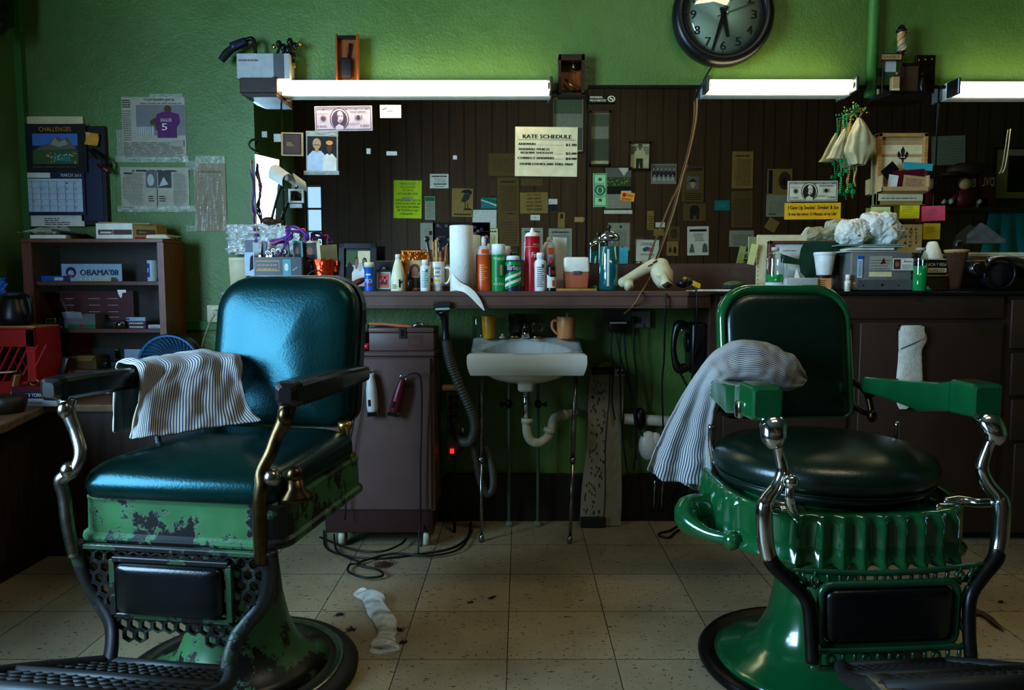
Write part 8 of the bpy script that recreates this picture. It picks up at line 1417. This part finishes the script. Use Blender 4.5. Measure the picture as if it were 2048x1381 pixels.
b = MB(); b.m('cable').tube(fl([(1385, 1040), (1366, 1046), (1340, 1062), (1322, 1066), (1318, 1072), (1338, 1076), (1350, 1066), (1372, 1052)]), .005, 6, 5); b.thing('floor_cable', 'short black cable curled on the floor by the green pump handle', 'cable')
# wall telephone on the cabinet side
e = E('wall_telephone', 'black wall telephone with handset on the cabinet side under the counter', 'telephone', at(1390, 750, 3.0)); p, q = at(1374, 748, 2.99), at(1421, 646, 2.99); b = MB(); b.m('black').box(p.x + .012, XCN - .002, 2.97, 3.1, p.z, q.z, .012, 2); b.part('body', e)
b = MB(); b.m('black').tube([at(1372, 655, 2.98), at(1358, 650, 2.975), at(1350, 668, 2.97), at(1347, 695, 2.97), at(1350, 722, 2.97), at(1358, 738, 2.975), at(1372, 735, 2.98)], [.018, .021, .013, .011, .013, .021, .018], 12, 4); b.m('chrome').obox(at(1367, 661, 2.962), (.022, .01, .010), (0, 0, 0), .003, 2); b.part('handset', e); b = MB(); b.m('black').cyl((p.x + .012, 3.035, (p.z + q.z) / 2 + .02), (p.x + .002, 3.035, (p.z + q.z) / 2 + .02), .04, None, 24); b.part('dial', e)
b = MB(); b.m('cable').tube([at(1358, 742, 2.98) + Vector((.006 * math.cos(t * 1.7) + .0012 * t, .006 * math.sin(t * 1.7), -.0022 * t)) for t in range(40)], .0025, 5); b.part('coiled_cord', e)
# on the floor
b = MB()
fp = [(722, 1195, 16, .028), (742, 1204, 24, .03), (752, 1222, 20, .022), (768, 1250, 22, .026), (775, 1275, 16, .02), (768, 1290, 22, .022), (766, 1304, 26, .012)]
cc = catmull([onz(x, y) for x, y, w, h in fp], 6); ww = catmull([(w * .0016, h, 0) for x, y, w, h in fp], 6)
b.m('plastic_film').sheet(lambda u, v: (lambda i: cc[i] + Vector((math.cos(2 * PI * v) * ww[i].x * (1 + .35 * noise.noise(Vector((u * 9, v * 5, 2)))), math.sin(2 * PI * v) * ww[i].x * .4, max(.001, (1 + math.sin(2 * PI * v)) * ww[i].y * .5 * (1 + .5 * noise.noise(Vector((u * 8, v * 4, 7))))))))(min(int(u * (len(cc) - 1) + .5), len(cc) - 1)), 60, 20, True, False); b.thing('plastic_wrapper', 'twisted clear plastic wrapper lying on the floor right of the left chair', 'wrapper')
def tuft(lab, x, y, r, n, m='black_matte', sd=1):
    rr = random.Random(sd); c = onz(x, y); b = MB(); b.m(m)
    for i in range(n): a, q = rr.uniform(0, 2 * PI), rr.uniform(0, r); d = rr.uniform(0, PI); p = c + Vector((q * math.cos(a), q * math.sin(a), .002)); l = rr.uniform(.4, 1) * r * .6; b.tube([p, p + Vector((l * math.cos(d), l * math.sin(d), rr.uniform(0, r * .4))), p + Vector((l * 1.6 * math.cos(d + .6), l * 1.6 * math.sin(d + .6), 0))], .0011, 4, 2)
    b.thing('hair_tuft', lab, 'hair')
tuft('fluffy grey-brown hair clump beside the cable loop', 766, 1133, .03, 90, 'brown', 1)
for i, (x, y, r, lab) in enumerate([(678, 1232, .012, 'dark hair tuft between the left chair base and the wrapper'), (703, 1263, .014, 'dark hair tuft at the rim of the left chair base'), (800, 1262, .012, 'dark hair tuft right of the middle of the wrapper'), (807, 1287, .009, 'dark hair tuft nearest the foot of the wrapper'), (942, 1207, .008, 'small dark hair tuft on the tiles below the sink, left one'), (985, 1198, .012, 'small dark hair tuft on the tiles below the sink, right one'), (2003, 1207, .010, 'small dark hair tuft right of the right chair leg')]): tuft(lab, x, y, r, 26, 'black_matte', i + 3)
b = MB(); P = [onz(x, y, .006 + .006 * (i % 2)) for i, (x, y) in enumerate([(1936, 1232), (1955, 1224), (1975, 1234), (1990, 1246), (2008, 1262)])]; b.m('brown').tube(P, [.003, .014, .016, .010, .002], 8, 4, flat=.3); b.thing('dry_leaf', 'curled brown leaf on the tiles right of the right chair', 'leaf')
